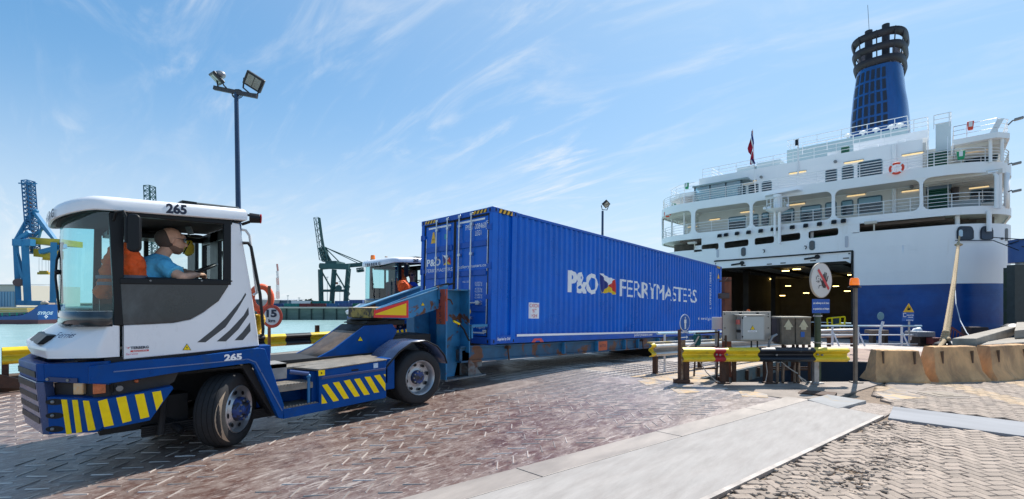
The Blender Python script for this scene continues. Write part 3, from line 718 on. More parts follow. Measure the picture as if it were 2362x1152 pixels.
# main side beams (near beam from pixels: passes under the container)
def cz(Y): return -.8864-.037*(Y-6.68)   # underside of the container
for X in(-6.90,-9.2):
    m=M(); 
    for (zt,zb,t) in((-.012,-.045,.11),(-.30,-.335,.13)):
        m.hexa([(X-t,5.9,cz(5.9)+zb),(X+t*.3,5.9,cz(5.9)+zb),(X+t*.3,20.6,cz(20.6)+zb),(X-t,20.6,cz(20.6)+zb),(X-t,5.9,cz(5.9)+zt),(X+t*.3,5.9,cz(5.9)+zt),(X+t*.3,20.6,cz(20.6)+zt),(X-t,20.6,cz(20.6)+zt)])
    m.hexa([(X-.03,5.9,cz(5.9)-.305),(X,5.9,cz(5.9)-.305),(X,20.6,cz(20.6)-.305),(X-.03,20.6,cz(20.6)-.305),(X-.03,5.9,cz(5.9)-.04),(X,5.9,cz(5.9)-.04),(X,20.6,cz(20.6)-.04),(X-.03,20.6,cz(20.6)-.04)])
    m.obj('side_beam',mat('side beam dull blue',(.012,.085,.17),.55,var=.35,vs=3,col2=RUST,amt=(.53,.58),s2=1.6),T,bevel=.004)
for k in range(13):
    y=7.0+k*1.1; m=M(); m.box(-9.2,-6.95,y,y+.12,cz(y)-.28,cz(y)-.03); m.obj('cross_member',TGREY,T)
for y in(9.2,10.7,12.2,13.0,14.4,16.0,17.5,19.2):
    m=M(); m.box(-6.90,-6.80,y,y+.03,cz(y)-.31,cz(y)-.02); m.obj('stiffener',TBLUE,T)
for y in(7.2,13.3,18.8):
    m=M(); m.cyl((-6.84,y,cz(y)-.05),(-6.80,y,cz(y)-.34),.018,n=8).box(-6.9,-6.78,y-.04,y+.04,cz(y)-.1,cz(y)-.03); m.obj('lashing_hook',WOODB,T)
a=PX(1381,790,-6.85); m=M(); m.box(-6.866,-6.852,a.y,a.y+.44,cz(a.y)-.30,cz(a.y)-.05); m.obj('number_plate_panel',mat('faded orange plate',(.55,.12,.05),.6,var=.15),T)
text('lettering','41755',(-6.850,a.y+.06,cz(a.y)-.21),(0,1,0),(0,0,1),.08,TXTB,T,width=.30)
m=M(); m.box(-7.1,-6.93,6.62,6.86,cz(6.7)-.17,cz(6.7)-.003); m.obj('twistlock_block',TGREY,T,bevel=.01)
# end frame of the trailer and cross beams under the door end
m=M(); m.box(-9.2,-6.9,5.95,6.15,-1.20,-.95); m.box(-9.2,-6.9,6.25,6.5,-1.32,-1.20); m.obj('end_cross_beam',TGREY,T,bevel=.01)
# rear wheels of the trailer
for yy in(15.6,16.5):
    for X in(-7.25,-9.0):
        m=M(); z0=zr(X,yy)+.29; m.lathe((X,yy,z0),(1,0,0),[(-.2,.10),(-.2,.24),(-.17,.285),(.17,.285),(.2,.24),(.2,.10)],24); m.obj('trailer_wheel',TYRE,T)
m=M(); m.box(-9.0,-7.0,14.9,17.2,cz(16)-.62,cz(16)-.40); m.obj('axle_carrier',DARK,T)
# gooseneck legs: near and far C channels
def chan(px_l,px_c,px_r,ytop,ybot,X,name='gooseneck_post'):
    p0=PX(px_l,ytop,X);p1=PX(px_r,ytop,X); 
    return p0.y,p1.y
NL=(5.47,6.06); ztop=.245; zbot=-1.48
m=M(); m.box(-7.08,-6.80,5.47,5.495,zbot,ztop)  # front flange (faces the tractor)
m.box(-7.10,-7.075,5.495,6.05,zbot,ztop-.012)   # web
m.box(-7.08,-6.80,6.05,6.075,-1.0,ztop)       # rear flange
m.box(-7.08,-6.82,5.50,6.05,ztop-.024,ztop+.001)
m.obj('gooseneck_post',TBLUE,T,bevel=.003)
m=M(); m.extr([(-7.075,6.0,-1.15),(-7.075,6.62,-1.15),(-7.075,6.50,zbot+.01),(-7.075,5.9,zbot+.01)],(-.25,0,0)); m.extr([(-6.85,6.08,-1.15),(-6.85,6.14,-1.15),(-6.85,6.45,zbot+.01),(-6.85,6.08,zbot+.01)],(-.02,0,0)); m.box(-7.15,-6.80,5.46,6.52,zbot-.02,zbot+.012); m.obj('foot_bracket',TGREY,T,bevel=.003)
m=M(); m.box(-6.805,-6.797,5.475,5.51,-.36,ztop-.002); m.box(-7.07,-6.81,5.455,5.4695,-.42,ztop-.004); m.obj('number_panel',mat('faded red plate',(.42,.075,.04),.6,var=.2,vs=8),T)
for i,ch in enumerate('41755'): text('lettering',ch,(-6.985,5.4540,ztop-.15-i*.125),(1,0,0),(0,0,1),.085,TXTB,T,width=.035 if ch=='1' else .075)
m=M(); m.box(-6.9,-6.74,6.07,6.5,-.50,-.45).box(-6.85,-6.78,6.1,6.14,-.72,-.5); m.obj('step_bracket',TBLUE,T,bevel=.004)
m=M(); q=[PX(1078+7*math.cos(t),719+9*math.sin(t)*1.0,-6.96) for t in [2*math.pi*k/12 for k in range(12)]]; m.extr(q,(.015,0,0)); m.obj('lashing_ring',mat('dirty yellow paint',(.5,.34,.03),.6,var=.3),T)
pts=[PX(1046,741,-6.79),PX(1060,748,-6.79),PX(1070,760,-6.79),PX(1078,778,-6.80),PX(1084,790,-6.82)]
m=M(); m.tube(pts[:2],.02,8); m.obj('coupling_nozzle',YEL,T); m=M(); m.tube(pts[1:],.018,8); m.obj('hose_tail',BLACK,T)
# far post
m=M(); m.box(-8.30,-8.02,5.62,5.66,-1.4,.05); m.box(-8.32,-8.29,5.66,6.2,-1.4,.05); m.box(-8.3,-8.02,6.2,6.23,-1.4,.05); m.obj('gooseneck_post',TBLUE,T,bevel=.003)
# arms: tapering box girders rising from the tip to the posts
XN2=-6.99
def arm(X,th,pts,name='gooseneck_arm'):
    m=M(); m.prism([(PX(x,y,X).y,PX(x,y,X).z) for x,y in pts],'x',X,X-th); return m.obj(name,TBLUE,T,bevel=.004)
arm(XN2,.03,[(862,714),(975,671),(1012,660),(1030,658),(1032,700),(1008,714),(942,736),(862,734)])
# top flange of the near arm and far arm
def P3(x,y,X): return PX(x,y,X)
def strip(pa,pb,X,w_,t_,name,mt):
    a=P3(*pa,X);b=P3(*pb,X); m=M(); m.hexa([a+Vector((-w_,0,-t_)),a+Vector((.02,0,-t_)),b+Vector((.02,0,-t_)),b+Vector((-w_,0,-t_)),a+Vector((-w_,0,0)),a+Vector((.02,0,0)),b+Vector((.02,0,0)),b+Vector((-w_,0,0))]); return m.obj(name,mt,T,bevel=.004)
TBL2=mat('pale worn blue paint',(.14,.33,.50),.45,var=.2,vs=4,col2=RUST,amt=(.62,.66),s2=3)
strip((866,713),(1032,658),XN2,.10,.02,'arm_flange',TBL2)
fa=Vector((-7.82,4.22,PX(866,713,XN2).z)); fb=Vector((-8.0,5.75,PX(1032,658,XN2).z))
m=M(); m.hexa([fa+Vector((-.06,0,-.02)),fa+Vector((.06,0,-.02)),fb+Vector((.06,0,-.02)),fb+Vector((-.06,0,-.02)),fa+Vector((-.06,0,0.01)),fa+Vector((.06,0,0.01)),fb+Vector((.06,0,0.01)),fb+Vector((-.06,0,0.01))]); m.obj('arm_flange',TBL2,T,bevel=.004)
m=M(); m.hexa([fa+Vector((-.02,0,-.28)),fa+Vector((.01,0,-.28)),fb+Vector((.01,0,-.45)),fb+Vector((-.02,0,-.45)),fa+Vector((-.02,0,-.02)),fa+Vector((.01,0,-.02)),fb+Vector((.01,0,-.02)),fb+Vector((-.02,0,-.02))]); m.obj('gooseneck_arm',TBLUE,T)
m=M(); m.hexa([(-7.80,4.2,-.22),(-7.02,4.2,-.22),(-7.02,5.6,-.03),(-7.95,5.6,-.03),(-7.80,4.2,-.17),(-7.02,4.2,-.17),(-7.02,5.6,.05),(-7.95,5.6,.05)]); m.obj('arm_trough',mat('dark trough',(.03,.025,.025),.7,var=.3),T)
# worn yellow nose block
nz0=PX(862,735,XN2).z; nz1=PX(862,712,XN2).z
m=M(); m.extr([(-6.985,4.07,nz0),(-7.85,4.07,nz0),(-7.88,4.30,nz0),(-6.985,4.26,nz0)],(0,0,nz1-nz0)); m.obj('nose_block',mat('worn dirty yellow',(.42,.30,.06),.6,var=.4,vs=5,col2=(.05,.04,.03),amt=(.48,.56),s2=6),T,bevel=.012)
m=M(); m.extr([(-6.985,4.07,nz1),(-7.85,4.07,nz1),(-7.88,4.32,nz1),(-6.985,4.40,nz1+.02)],(0,0,.012)); m.obj('nose_plate',mat('pale worn top plate',(.48,.36,.22),.6,var=.3,vs=4),T,bevel=.004)
# red and yellow triangular reflector plate
XR=XN2+.012
def XR_(x,y): p=PX(x,y,XR); return (p.y,p.z)
m=M(); m.prism([XR_(863,716),XR_(942,693),XR_(942,733.5),XR_(862,733)],'x',XR-.004,XR); m.obj('reflector_plate',mat('reflector red',(.85,.03,.03),.45),T)
m=M(); m.prism([XR_(866,724.5),XR_(937,700),XR_(937,728),XR_(866,726.5)],'x',XR,XR+.003); m.obj('reflector_triangle',mat('reflector yellow',(1.0,.62,.0),.45),T)
def tri_sign(x,y,w_,h_,X,parent,nm='warning_label'):
    a=PX(x,y,X);b=PX(x+w_,y,X);c=PX(x+w_*.5,y-h_,X)
    m=M(); m.extr([(X,a.y,a.z),(X,b.y,b.z),(X,c.y,c.z)],(.004,0,0)); o=m.obj(nm,mat('label black',(.02,.02,.02),.5),parent)
    cc=(a+b+c)/3; m=M(); m.extr([tuple(cc+(Vector(p)-cc)*.82+Vector((.004,0,0))) for p in(a,b,c)],(.002,0,0)); q=m.obj('warning_symbol_ground',YEL,parent); q.parent=o
    m=M(); h3=(c.z-a.z); mid=(a+b)/2+Vector((.0065,0,0)); m.extr([mid+Vector((0,-.05*h3,.22*h3)),mid+Vector((0,.12*h3,.40*h3)),mid+Vector((0,0,.45*h3)),mid+Vector((0,.03*h3,.65*h3)),mid+Vector((0,-.14*h3,.42*h3)),mid+Vector((0,-.02*h3,.38*h3))],(.001,0,0)); q2=m.obj('warning_symbol',mat('label black',(.02,.02,.02),.5),parent); q2.parent=o
tri_sign(970.5,705.5,9,8,XN2+.002,T)
# hinge pin and clutter at the arm/post joint
m=M(); p=PX(1024,676,XN2); m.cyl(p,p+Vector((.07,0,0)),.05,n=16); m.obj('hinge_pin',TBLUE,T,bevel=.005)
m=M(); a=PX(1014,672,XN2); m.prism([(PX(x,y,XN2+.02).y,PX(x,y,XN2+.02).z) for x,y in((1010,664),(1032,660),(1032,690),(1020,694),(1010,690))],'x',XN2+.02,XN2+.04); m.obj('pivot_plate',TBLUE,T,bevel=.004)
m=M(); p=PX(1028,695,XN2); m.tube([p+Vector((.05,-.05,.05)),p+Vector((.09,.05,.02)),p+Vector((.05,.13,-.06))],.015); m.obj('lever',WOODB,T)
m=M(); p=[PX(985,672,-7.5),PX(1005,662,-7.5),PX(1035,655,-7.4)]; m.tube(p,.025,8); m.tube([q+Vector((.12,.05,.01)) for q in p],.02,8); m.obj('hydraulic_pipe',DARK,T)
# ================================================================ terminal tractor
XN=-6.17; XM=XN-1.25; XC=-6.22; XFAR=-7.80
G=empty('terminal_tractor',(XM,2.9,zr(XM,2.9)),'white and dark blue terminal tractor numbered 265 coupled under the gooseneck, nearest vehicle','tractor unit')
def S(x,y,X=XN): p=PX(x,y,X); return (p.y,p.z)
def sp(name,pts,mt,X=XN,th=.05,bevel=.006,par=None,**k):
    m=M(); m.prism([S(x,y,X) for x,y in pts],'x',X,X-th); o=m.obj(name,mt,par or G,bevel=bevel,**k); 
    return o
CH0=Vector((XN,.62,0)); CH1=Vector((-6.58,.15,0)); CHN=(CH1-CH0).cross(Vector((0,0,1))).normalized()
if CHN.x<0: CHN=-CHN
def cp(name,pts,mt,off=0,th=.05,bevel=.006,par=None):
    P0=CH0+CHN*off; q=[hitp(x,y,P0,CHN) for x,y in pts]
    m=M(); m.extr(q,-CHN*th); return m.obj(name,mt,par or G,bevel=bevel)
HID=XN-2.5
# --- chassis core
m=M(); m.box(XM-.45,XM+.45,.35,5.2,-1.25,-.85).box(XM-.45,XM-.35,5.1,5.9,-1.2,-.9); m.obj('chassis_frame',DARK,G)
m=M(); m.box(HID+.35,XN-.35,.5,2.2,-.85,-.62).box(XM-.7,XM+.75,.6,1.4,-1.45,-1.1); m.obj('engine_cover',DARK,G)
m=M()
for k in range(5): m.bar((XN-.45,.95,-1.42-.025*k),(XN-.35,2.6,-1.40-.025*k),.08,.02)
m.obj('leaf_spring',DARK,G)
m=M(); m.cyl((XN-.9,1.0,-1.2),(XN-.3,1.3,-1.5),.04,n=8); m.cyl((XN-.35,1.15,-.9),(XN-.3,1.1,-1.5),.035,n=8); m.cyl((XM-1,1.75,-1.31),(XM+1,1.75,-1.31),.06,n=10); m.obj('front_axle',DARK,G)
# --- upper band (fender rail), near side and chamfer, front
sp('side_frame_rail',[(205,846),(279,836),(440,823),(600,803),(612,806),(655,935),(654,967),(643,965),(585,842),(577,838),(412,859.5),(262,884),(205,886)],BLUE,th=.10)
def band(z0f,z1f,name,ins=.10,pl=None):
    pass
# front body built from plan polyline: list of (X,Y), z bottom/top at each, lean in Y for the bottom
plan=[(XN,.62),(-6.56,.17),(-6.62,.12),(XM,.0),(2*XM+6.62,.12),(2*XM+6.56,.17),(2*XM-XN,.62)]
def wall(name,pl,zt,zb,lean,th,mt,bevel=.01):
    m=M(); n=len(pl)
    for i in range(n-1):
        a=Vector((*pl[i],0));b=Vector((*pl[i+1],0)); ca=Vector((XM,1.2,0)); 
        ia=(ca-a).normalized()*th; ib=(ca-b).normalized()*th
        f=lambda p,z,l: (p.x,p.y+l,z)
        m.hexa([f(a,zb[i],lean),f(b,zb[i+1],lean),f(b+ib,zb[i+1],lean),f(a+ia,zb[i],lean),f(a,zt[i],0),f(b,zt[i+1],0),f(b+ib,zt[i+1],0),f(a+ia,zt[i],0)])
    return m.obj(name,mt,G,bevel=bevel)
zs=S(262,838)[1]
wall('front_top_band',plan,[-.60,-.62,-.62,-.63,-.62,-.62,-.60],[-.84,-.80,-.80,-.80,-.80,-.80,-.84],.01,.12,BLUE)
# lower bumper with rounded ends
cp('bumper_corner',[(108,916),(250,921),(250,978),(220.5,998),(112,1002)],BLUE,off=.002,th=.14)
sp('bumper_side',[(240,922),(398,891),(400,897),(346,970.5),(250,990),(240,990)],BLUE,th=.14)
wall('grille_panel',plan[1:6],[-.80]*5,[-1.34]*5,.05,.10,mat('grille blue grey',(.05,.085,.20),.28,coat=.3,var=.15,vs=3))
# grille louvres between the two bands
for k in range(5):
    z=-.70-.118*k; ly=.05*max(0,(-.80-z)/.54)+.004
    m=M()
    for (a,b) in zip([( -6.66,.115),(XM,.0)],[(XM,.0),(2*XM+6.66,.115)]):
        A=Vector((*a,z)); B=Vector((*b,z))
        m.hexa([A+Vector((0,-.004+ly,-.062)),B+Vector((0,-.004+ly,-.062)),B+Vector((0,.03,-.062)),A+Vector((0,.03,-.062)),A+Vector((0,-.008+ly,0)),B+Vector((0,-.008+ly,0)),B+Vector((0,.03,0)),A+Vector((0,.03,0))])
    m.obj('grille_opening',BLACK,G,smooth=0)
# stripes: three on the chamfer, four on the side
for pts in([(141,922),(154,922.5),(165,1001),(153,1002.5)],[(166,923),(178.5,923),(189,997),(176,999.5)],[(191,924.5),(205,925),(220,992),(203,994.5)]):
    cp('yellow_stripe',pts,YEL,off=.006,th=.004,bevel=0)
for pts in([(226,926),(247,920.5),(262.5,981),(240,985.5)],[(268,918),(290.5,914),(303.5,971),(283,976.5)],[(311,911),(332,908),(344.5,962),(324,967)],[(351,905),(371,902),(376,925),(361,948)]):
    sp('yellow_stripe',pts,YEL,X=XN+.005,th=.004,bevel=0)
# recesses with lamps in the corner, light units
for y in(927.5,959,990):
    p=hitp(127,y,CH0,CHN); m=M(); u=Vector((0,0,1)).cross(CHN)
    m.add([p+CHN*.004+u*(.085*math.cos(t))+Vector((0,0,.032*math.sin(t))) for t in [2*math.pi*k/16 for k in range(16)]],[tuple(range(16))]); o=m.obj('lamp_recess',BLACK,G)
    m=M(); m.sphere(p+CHN*.004+u*-.02,.018,(1,1,1),10,8); q=m.obj('recess_bolt',GREY,G); q.parent=o
m=M(); m.extr([hitp(x,y,CH0-CHN*.12,CHN) for x,y in((125,884),(255,884),(255,925),(125,920))],-CHN*.05); m.prism([S(x,y,XN-.14) for x,y in((215,880),(412,858),(402,880),(372,900),(215,922))],'x',XN-.14,XN-.2); m.obj('light_panel',mat('dusty dark panel',(.035,.032,.034),.6,var=.3),G)
p=hitp(184,896,CH0-CHN*.10,CHN); m=M(); m.obox(p,.10,.05,.13,Vector((0,0,1)).cross(CHN),CHN); m.obj('headlight',mat('headlight glass',(.75,.6,.4),.15,col2=(.9,.5,.2),amt=(.4,.6),s2=9,coat=.5),G,bevel=.015)
p=PX(229,896,XN-.12); m=M(); m.box(XN-.14,XN-.10,p.y-.05,p.y+.05,p.z-.055,p.z+.055); m.obj('indicator_lamp',mat('amber lamp',(.62,.16,.05),.2,coat=.5,var=.3,vs=30),G,bevel=.008)
p=PX(315,879,XN-.13); m=M(); m.sphere(p,.022); m.obj('side_marker_lamp',mat('amber lamp',(.62,.16,.05),.2),G)
m=M(); p=PX(258,892,XN-.13); m.box(XN-.15,XN-.135,p.y-.02,p.y+.02,p.z-.07,p.z+.07); m.obj('panel_slot',BLACK,G,bevel=.01)
m=M(); p=PX(274,895,XN-.12); m.cyl(p,p+Vector((.06,0,0)),.03,n=10); m.obj('coupling_plug',GREY,G)
# bolted strip on the band
cp('bolted_strip',[(109,870),(178,873),(178,885),(109,880)],mat('blue strip',(.02,.04,.13),.35),off=.012,th=.01,bevel=.003)
for x,y in((112,875),(159,877)):
    p=hitp(x,y,CH0,CHN); m=M(); m.cyl(p+CHN*.012,p+CHN*.02,.014,n=10); m.obj('bolt',GREY,G)
for x,y in((214,875),(350,859),(568,832),(604,857),(466,843)):
    p=PX(x,y,XN); m=M(); m.cyl(p,p+Vector((.008,0,0)),.014,n=10); m.obj('bolt',BLUE,G)
# rail lip, with its highlight put in as lighter blue
m=M(); m.bar(PX(262,858,XN+.002),PX(573,829,XN+.002),.008,.012); m.bar(PX(573,829,XN+.002),PX(590,836,XN+.002),.008,.012); m.bar(PX(590,836,XN+.002),PX(651,948,XN+.002),.008,.012); m.obj('rail_lip',mat('edge highlight blue',(.10,.16,.32),.3),G)
text('lettering','265',PX(517,833,XN+.004),(0,1,0),(0,0,1),.075,TXTW,G,width=PX(558,830,XN).y-PX(517,830,XN).y,bold=.05)
# inner wheel arch skirt
sp('wheel_arch_liner',[(430,858),(577,840),(640,962),(628,958),(560,850)],DARK,X=XN-.12,th=.5)
# --- white hood and lower cab body
LOW=[(100,829),(285,830),(440,814),(597,798),(594,770),(577,650),(553,517),(525,512),(527,646),(505,690),(470,720),(440,738),(400,745),(285,750.5),(200,752)]
YH=.72
sp('cab_side_panel',[(283,830),(440,815),(598,798),(595,770),(577,650),(553,517),(524,511),(527,646),(505,690),(470,720),(440,737),(400,745),(283,750.5)],WHITE,X=XC,th=.05,bevel=.012)
# hood: lofted from the cab front down to the nose
def hoodring(z,pts): return [(x,y,z) for x,y in pts]
hb=[(XC,YH),(XC,.55),(-6.42,.27),(-6.50,.20),(XM+.2,.10),(XM-.8,.10),(-8.35,.22),(-8.4,YH)]
hm_=[(XC,YH),(XC,.55),(-6.43,.26),(-6.52,.18),(XM+.2,.06),(XM-.8,.06),(-8.36,.2),(-8.4,YH)]
ht=[(XC,YH),(XC,.63),(-6.47,.44),(-6.62,.37),(XM+.2,.33),(XM-.4,.33),(-7.95,.45),(-8.0,YH)]
m=M(); m.grid([hoodring(-.565,hb),hoodring(-.47,hm_),hoodring(-.24,ht)],closed=True); m.add(hoodring(-.24,ht),[tuple(range(8))]); m.add(hoodring(-.565,hb),[tuple(range(8))])
m.obj('hood',WHITE,G,bevel=.025,seg=3,smooth=25)
m=M(); a=[PX(x,y,-6.95) for x,y in((93,776),(116,781),(106,800),(93,795))]
m.hexa([(-7.7,.085,-.435),(-6.74,.125,-.435),(-6.74,.3,-.435),(-7.7,.30,-.435),(-7.7,.165,-.345),(-6.74,.20,-.345),(-6.74,.4,-.345),(-7.7,.4,-.345)]); m.obj('hood_intake',BLACK,G,bevel=.01)
m=M(); m.hexa([(XC-.01,.6,-.66),(XC-2.2,.6,-.66),(XC-2.2,2.0,-.66),(XC-.02,2.0,-.60),(XC-.01,.6,-.575),(XC-2.2,.6,-.575),(XC-2.2,2.0,-.575),(XC-.02,2.0,-.55)]); m.obj('cab_floor_frame',DARK,G)
m=M()
for k in range(4): a=PX(150+k*30,835,XC-.1); m.tube([a,a+Vector((.04,.25,.012)),a+Vector((-.05,.6,.0))],.008,6)
m.obj('cable',BLACK,G)
m=M(); m.prism([S(283,x,XC+.001) for x in(751,829)]+[S(285,829,XC+.001),S(285,751,XC+.001)],'x',XC+.001,XC+.003); m.obj('panel_seam',BLACK,G)
text('lettering','Ferries',(-6.535,.265,-.375),(.20,.27,.0),(-.05,.12,.23),.065,mat('script navy',(.01,.04,.12),.4),G,width=.17,shear=.4,depth=.035)
# black door skirt panel
DP=mat('glossy black door panel',(.018,.02,.025),.22,var=.25,vs=3,coat=.4,col2=(.07,.08,.09),amt=(.5,.75),s2=1.5)
sp('door_panel',[(277,642),(529,646),(527,661),(505,695),(470,720),(440,737),(400,745),(340,748.5),(284,750)],DP,X=XC+.012,th=.03,bevel=.01)
m=M(); a=PX(277,644,XC+.02);b=PX(529,648,XC+.02); m.hexa([(a.x-.1,a.y,a.z-.055),(a.x,a.y,a.z-.055),(b.x,b.y,b.z-.055),(b.x-.1,b.y,b.z-.055),(a.x-.1,a.y,a.z+.012),(a.x,a.y,a.z+.012),(b.x,b.y,b.z+.012),(b.x-.1,b.y,b.z+.012)]); m.obj('window_sill',BLACK,G,bevel=.012)
for x in(347,465): p=PX(x,648,XC+.02); m=M(); m.cyl(p,p+Vector((.008,0,0)),.010,n=8); m.obj('bolt',GREY,G)
# slanted vents, their shade drawn as flat grey shapes
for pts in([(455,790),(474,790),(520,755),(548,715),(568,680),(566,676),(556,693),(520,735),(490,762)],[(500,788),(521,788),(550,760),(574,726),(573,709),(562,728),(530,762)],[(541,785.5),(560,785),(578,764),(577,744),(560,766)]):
    o=sp('side_vent_shade',pts,mat('vent shadow grey',(.06,.065,.07),.5),X=XC+.002,th=.004,bevel=0)
for x,y in((527,524),(534,649)): p=PX(x,y,XC); m=M(); m.cyl(p,p+Vector((.004,0,0)),.009,n=8); m.obj('bolt',BLACK,G)
# decals
text('lettering','TERBERG',PX(301,806,XC+.001),(0,1,0),(0,0,1),.027,TXTB,G,width=PX(343,806,XC).y-PX(301,806,XC).y,bold=.04)
a=PX(301,808,XC);b=PX(343,808,XC); m=M(); m.box(XC+.001,XC+.003,a.y,b.y,a.z-.022,a.z-.004); m.obj('red_decal_bar',RED,G)
text('lettering','BENSCHOP',(XC+.003,a.y+.02,a.z-.019),(0,1,0),(0,0,1),.012,TXTW,G,width=.12)
text('lettering','Service',PX(290,820,XC+.001),(0,1,0),(0,0,1),.022,mat('pink decal',(.7,.15,.25),.5),G,width=.10,shear=.2)
m=M(); a=PX(290,804,XC); m.extr([(XC+.001,a.y,a.z+.02),(XC+.001,a.y+.02,a.z-.005),(XC+.001,a.y+.035,a.z+.012),(XC+.001,a.y+.015,a.z+.005)],(.003,0,0)); m.obj('arrow_decal',RED,G)
tri_sign(421,808,20,15,XC+.001,G)
# --- windshield, curved
def wcurve(off=0,n=20):
    out=[]
    cxx=(XC+XFAR)/2; a=(XC-XFAR)/2
    for i in range(n+1):
        t=math.pi*i/n; c=math.cos(t); s=math.sin(t)
        ex=.72
        x=cxx+(a+off)*math.copysign(abs(c)**ex,c); y=.66-(.36+off)*(abs(s)**.85)
        out.append((x,y))
    return out
WG=glass_mat('windshield glass',(.60,.90,.93),.08)
WC=wcurve(-.004)
m=M(); m.grid([[(x,y,-.095) for x,y in WC],[(x,y,.42) for x,y in WC],[(x,y+.015,.95) for x,y in WC]]); m.obj('windshield',WG,G,smooth=60)
m=M(); W2=wcurve(0); m.grid([[(x,y,-.25) for x,y in W2],[(x,y,-.095) for x,y in W2]]); m.obj('windshield_base_panel',mat('glossy dark glass',(.03,.04,.045),.08,coat=.5,var=.4,vs=2,stretch=(4,4,.3)),G,smooth=60,solid=.012)
m=M(); W3=wcurve(.004); m.grid([[(x,y,-.107) for x,y in W3],[(x,y,-.092) for x,y in W3]]); m.obj('windshield_trim',mat('bright trim',(.6,.62,.62),.3,.5),G,smooth=60)
# pillars
m=M(); m.prism([S(251,490,XC+.006),S(286,487,XC+.006),S(286,752,XC+.006),S(262,752,XC+.006),S(262,690,XC+.006)],'x',XC+.006,XC-.08); m.obj('front_pillar',BLACK,G,bevel=.012)
m=M(); m.bar((XFAR+.03,.66,-.25),(XFAR+.03,.68,.95),.06); m.obj('far_front_pillar',BLACK,G)
zz=PX(525,512,XC).z
m=M(); m.box(XC-.05,XC+.004,1.66,1.74,.2,.96); m.obj('rear_side_pillar',BLACK,G,bevel=.01)
# header above the side window
m=M(); m.hexa([(XC-.09,.7,.90),(XC+.005,.7,.90),(XC+.005,1.75,.925),(XC-.09,1.75,.925),(XC-.09,.7,.96),(XC+.005,.7,.96),(XC+.005,1.75,.98),(XC-.09,1.75,.98)]); m.obj('window_header',BLACK,G,bevel=.008)
# far side wall with window, rear wall with two windows
m=M(); m.box(XFAR,XFAR+.04,.7,1.9,-.6,.22); m.box(XC-.03,XFAR,1.86,1.90,-.6,-.05); m.obj('cab_rear_wall',BLACK,G)
FR=[]
m=M()
for y0,y1 in((.66,.72),(1.14,1.19),(1.80,1.9)): m.box(XFAR,XFAR+.05,y0,y1,.2,.95)
m.box(XFAR,XFAR+.05,.66,1.9,.16,.24).box(XFAR,XFAR+.05,.66,1.9,.84,.95); m.obj('far_window_frame',BLACK,G,bevel=.012)
m=M()
yr=1.80
for a,b in((432,450),(484,503)): 
    m.box(PY(a,600,yr).x,PY(b,600,yr).x,yr,yr+.05,-.1,.95)
m.box(XFAR,XC-.02,yr,yr+.05,.80,.95); m.box(XFAR,XC-.02,yr,yr+.05,-.12,.16); m.box(-6.42,XC-.02,yr,yr+.05,-.1,.95); m.obj('rear_window_frame',BLACK,G,bevel=.015)
SG=glass_mat('side window glass',(.82,.94,.93),.06)
m=M(); m.add([(XFAR+.02,.7,.2),(XFAR+.02,1.85,.2),(XFAR+.02,1.85,.9),(XFAR+.02,.7,.9)],[(0,1,2,3)]); m.obj('far_window_glass',SG,G)
m=M(); m.add([(XFAR,yr+.03,0),(XC-.1,yr+.03,0),(XC-.1,yr+.03,.9),(XFAR,yr+.03,.9)],[(0,1,2,3)]); m.obj('rear_window_glass',SG,G)
m=M(); p=[PY(513,580,yr-.03),PY(519,640,yr-.03),PY(521,645,yr-.03)]; m.tube(p,.008,6); m.obj('rear_wiper',BLACK,G)
# roof
def roofring(off,z,top=False):
    cxx=(XC+XFAR)/2; a=(XC+.05-XFAR+.05)/2+off; out=[]
    n=22
    for i in range(n+1):
        t=math.pi*i/n; c=math.cos(t); s=math.sin(t)
        x=cxx+a*math.copysign(abs(c)**.62,c); y=.66-(.44+off)*(abs(s)**.9)
        out.append((x,y))
    yb=1.90+off
    out=[(cxx+a,yb)]+out+[(cxx-a,yb)]
    return [(x,y,z+.045*(y-1.2)-.10*max(0,(.52-y)/.35)**1.3) for x,y in out]
m=M(); r0=roofring(-.02,.955); r1=roofring(.0,.965); r2=roofring(.0,1.05); r3=roofring(-.03,1.095); r4=roofring(-.14,1.118)
m.grid([r0,r1,r2,r3,r4],closed=True); m.add(r4,[tuple(range(len(r4)))])
m.obj('cab_roof',WHITE,G,smooth=50)
m=M(); r5=roofring(-.06,.952); m.add(r5,[tuple(range(len(r5)))]); m.obj('headliner',mat('dark headliner',(.02,.02,.022),.8),G)
vis_=roofring(-.01,.953)
m=M(); inner=[(x,y,.955) for x,y in wcurve(.0,22)]; 
m.grid([vis_[1:-1],inner]); m.obj('visor_underside',mat('pale visor',(.5,.56,.55),.5,var=.1),G,smooth=60)
m=M(); m.tube([(x,y,.945) for x,y in wcurve(.012,22)],.014,6); m.obj('visor_seal',BLACK,G)
# roof numbers and name
a=PX(383,490,XC+.05); b=PX(431,492,XC+.05); ux=Vector((0,1,.045)).normalized()
text('lettering','265',PX(383,490.5,XC+.052),ux,(0,0,1),.10,TXTB,G,width=(b.y-a.y),bold=.045)
rr=[Vector(p) for p in roofring(.006,1.0)]
# walk along the front curve for the maker's name
path=rr[1:-1]; cum=[0]
for i in range(1,len(path)): cum.append(cum[-1]+(path[i]-path[i-1]).length)
def along(s):
    for i in range(1,len(path)):
        if cum[i]>=s: 
            t=(s-cum[i-1])/(cum[i]-cum[i-1]); return path[i-1].lerp(path[i],t),(path[i]-path[i-1]).normalized()
    return path[-1],(path[-1]-path[-2]).normalized()
mid=cum[-1]/2
for k,ch in enumerate('TERBERG'):
    s=mid+.36-.05-k*.118
    p,d=along(s); d=-d; text('lettering',ch,p+Vector((0,0,-.025)),d,(0,0,1),.085,TXTB,G,width=.085,bold=.03,depth=-.004 if False else .006)
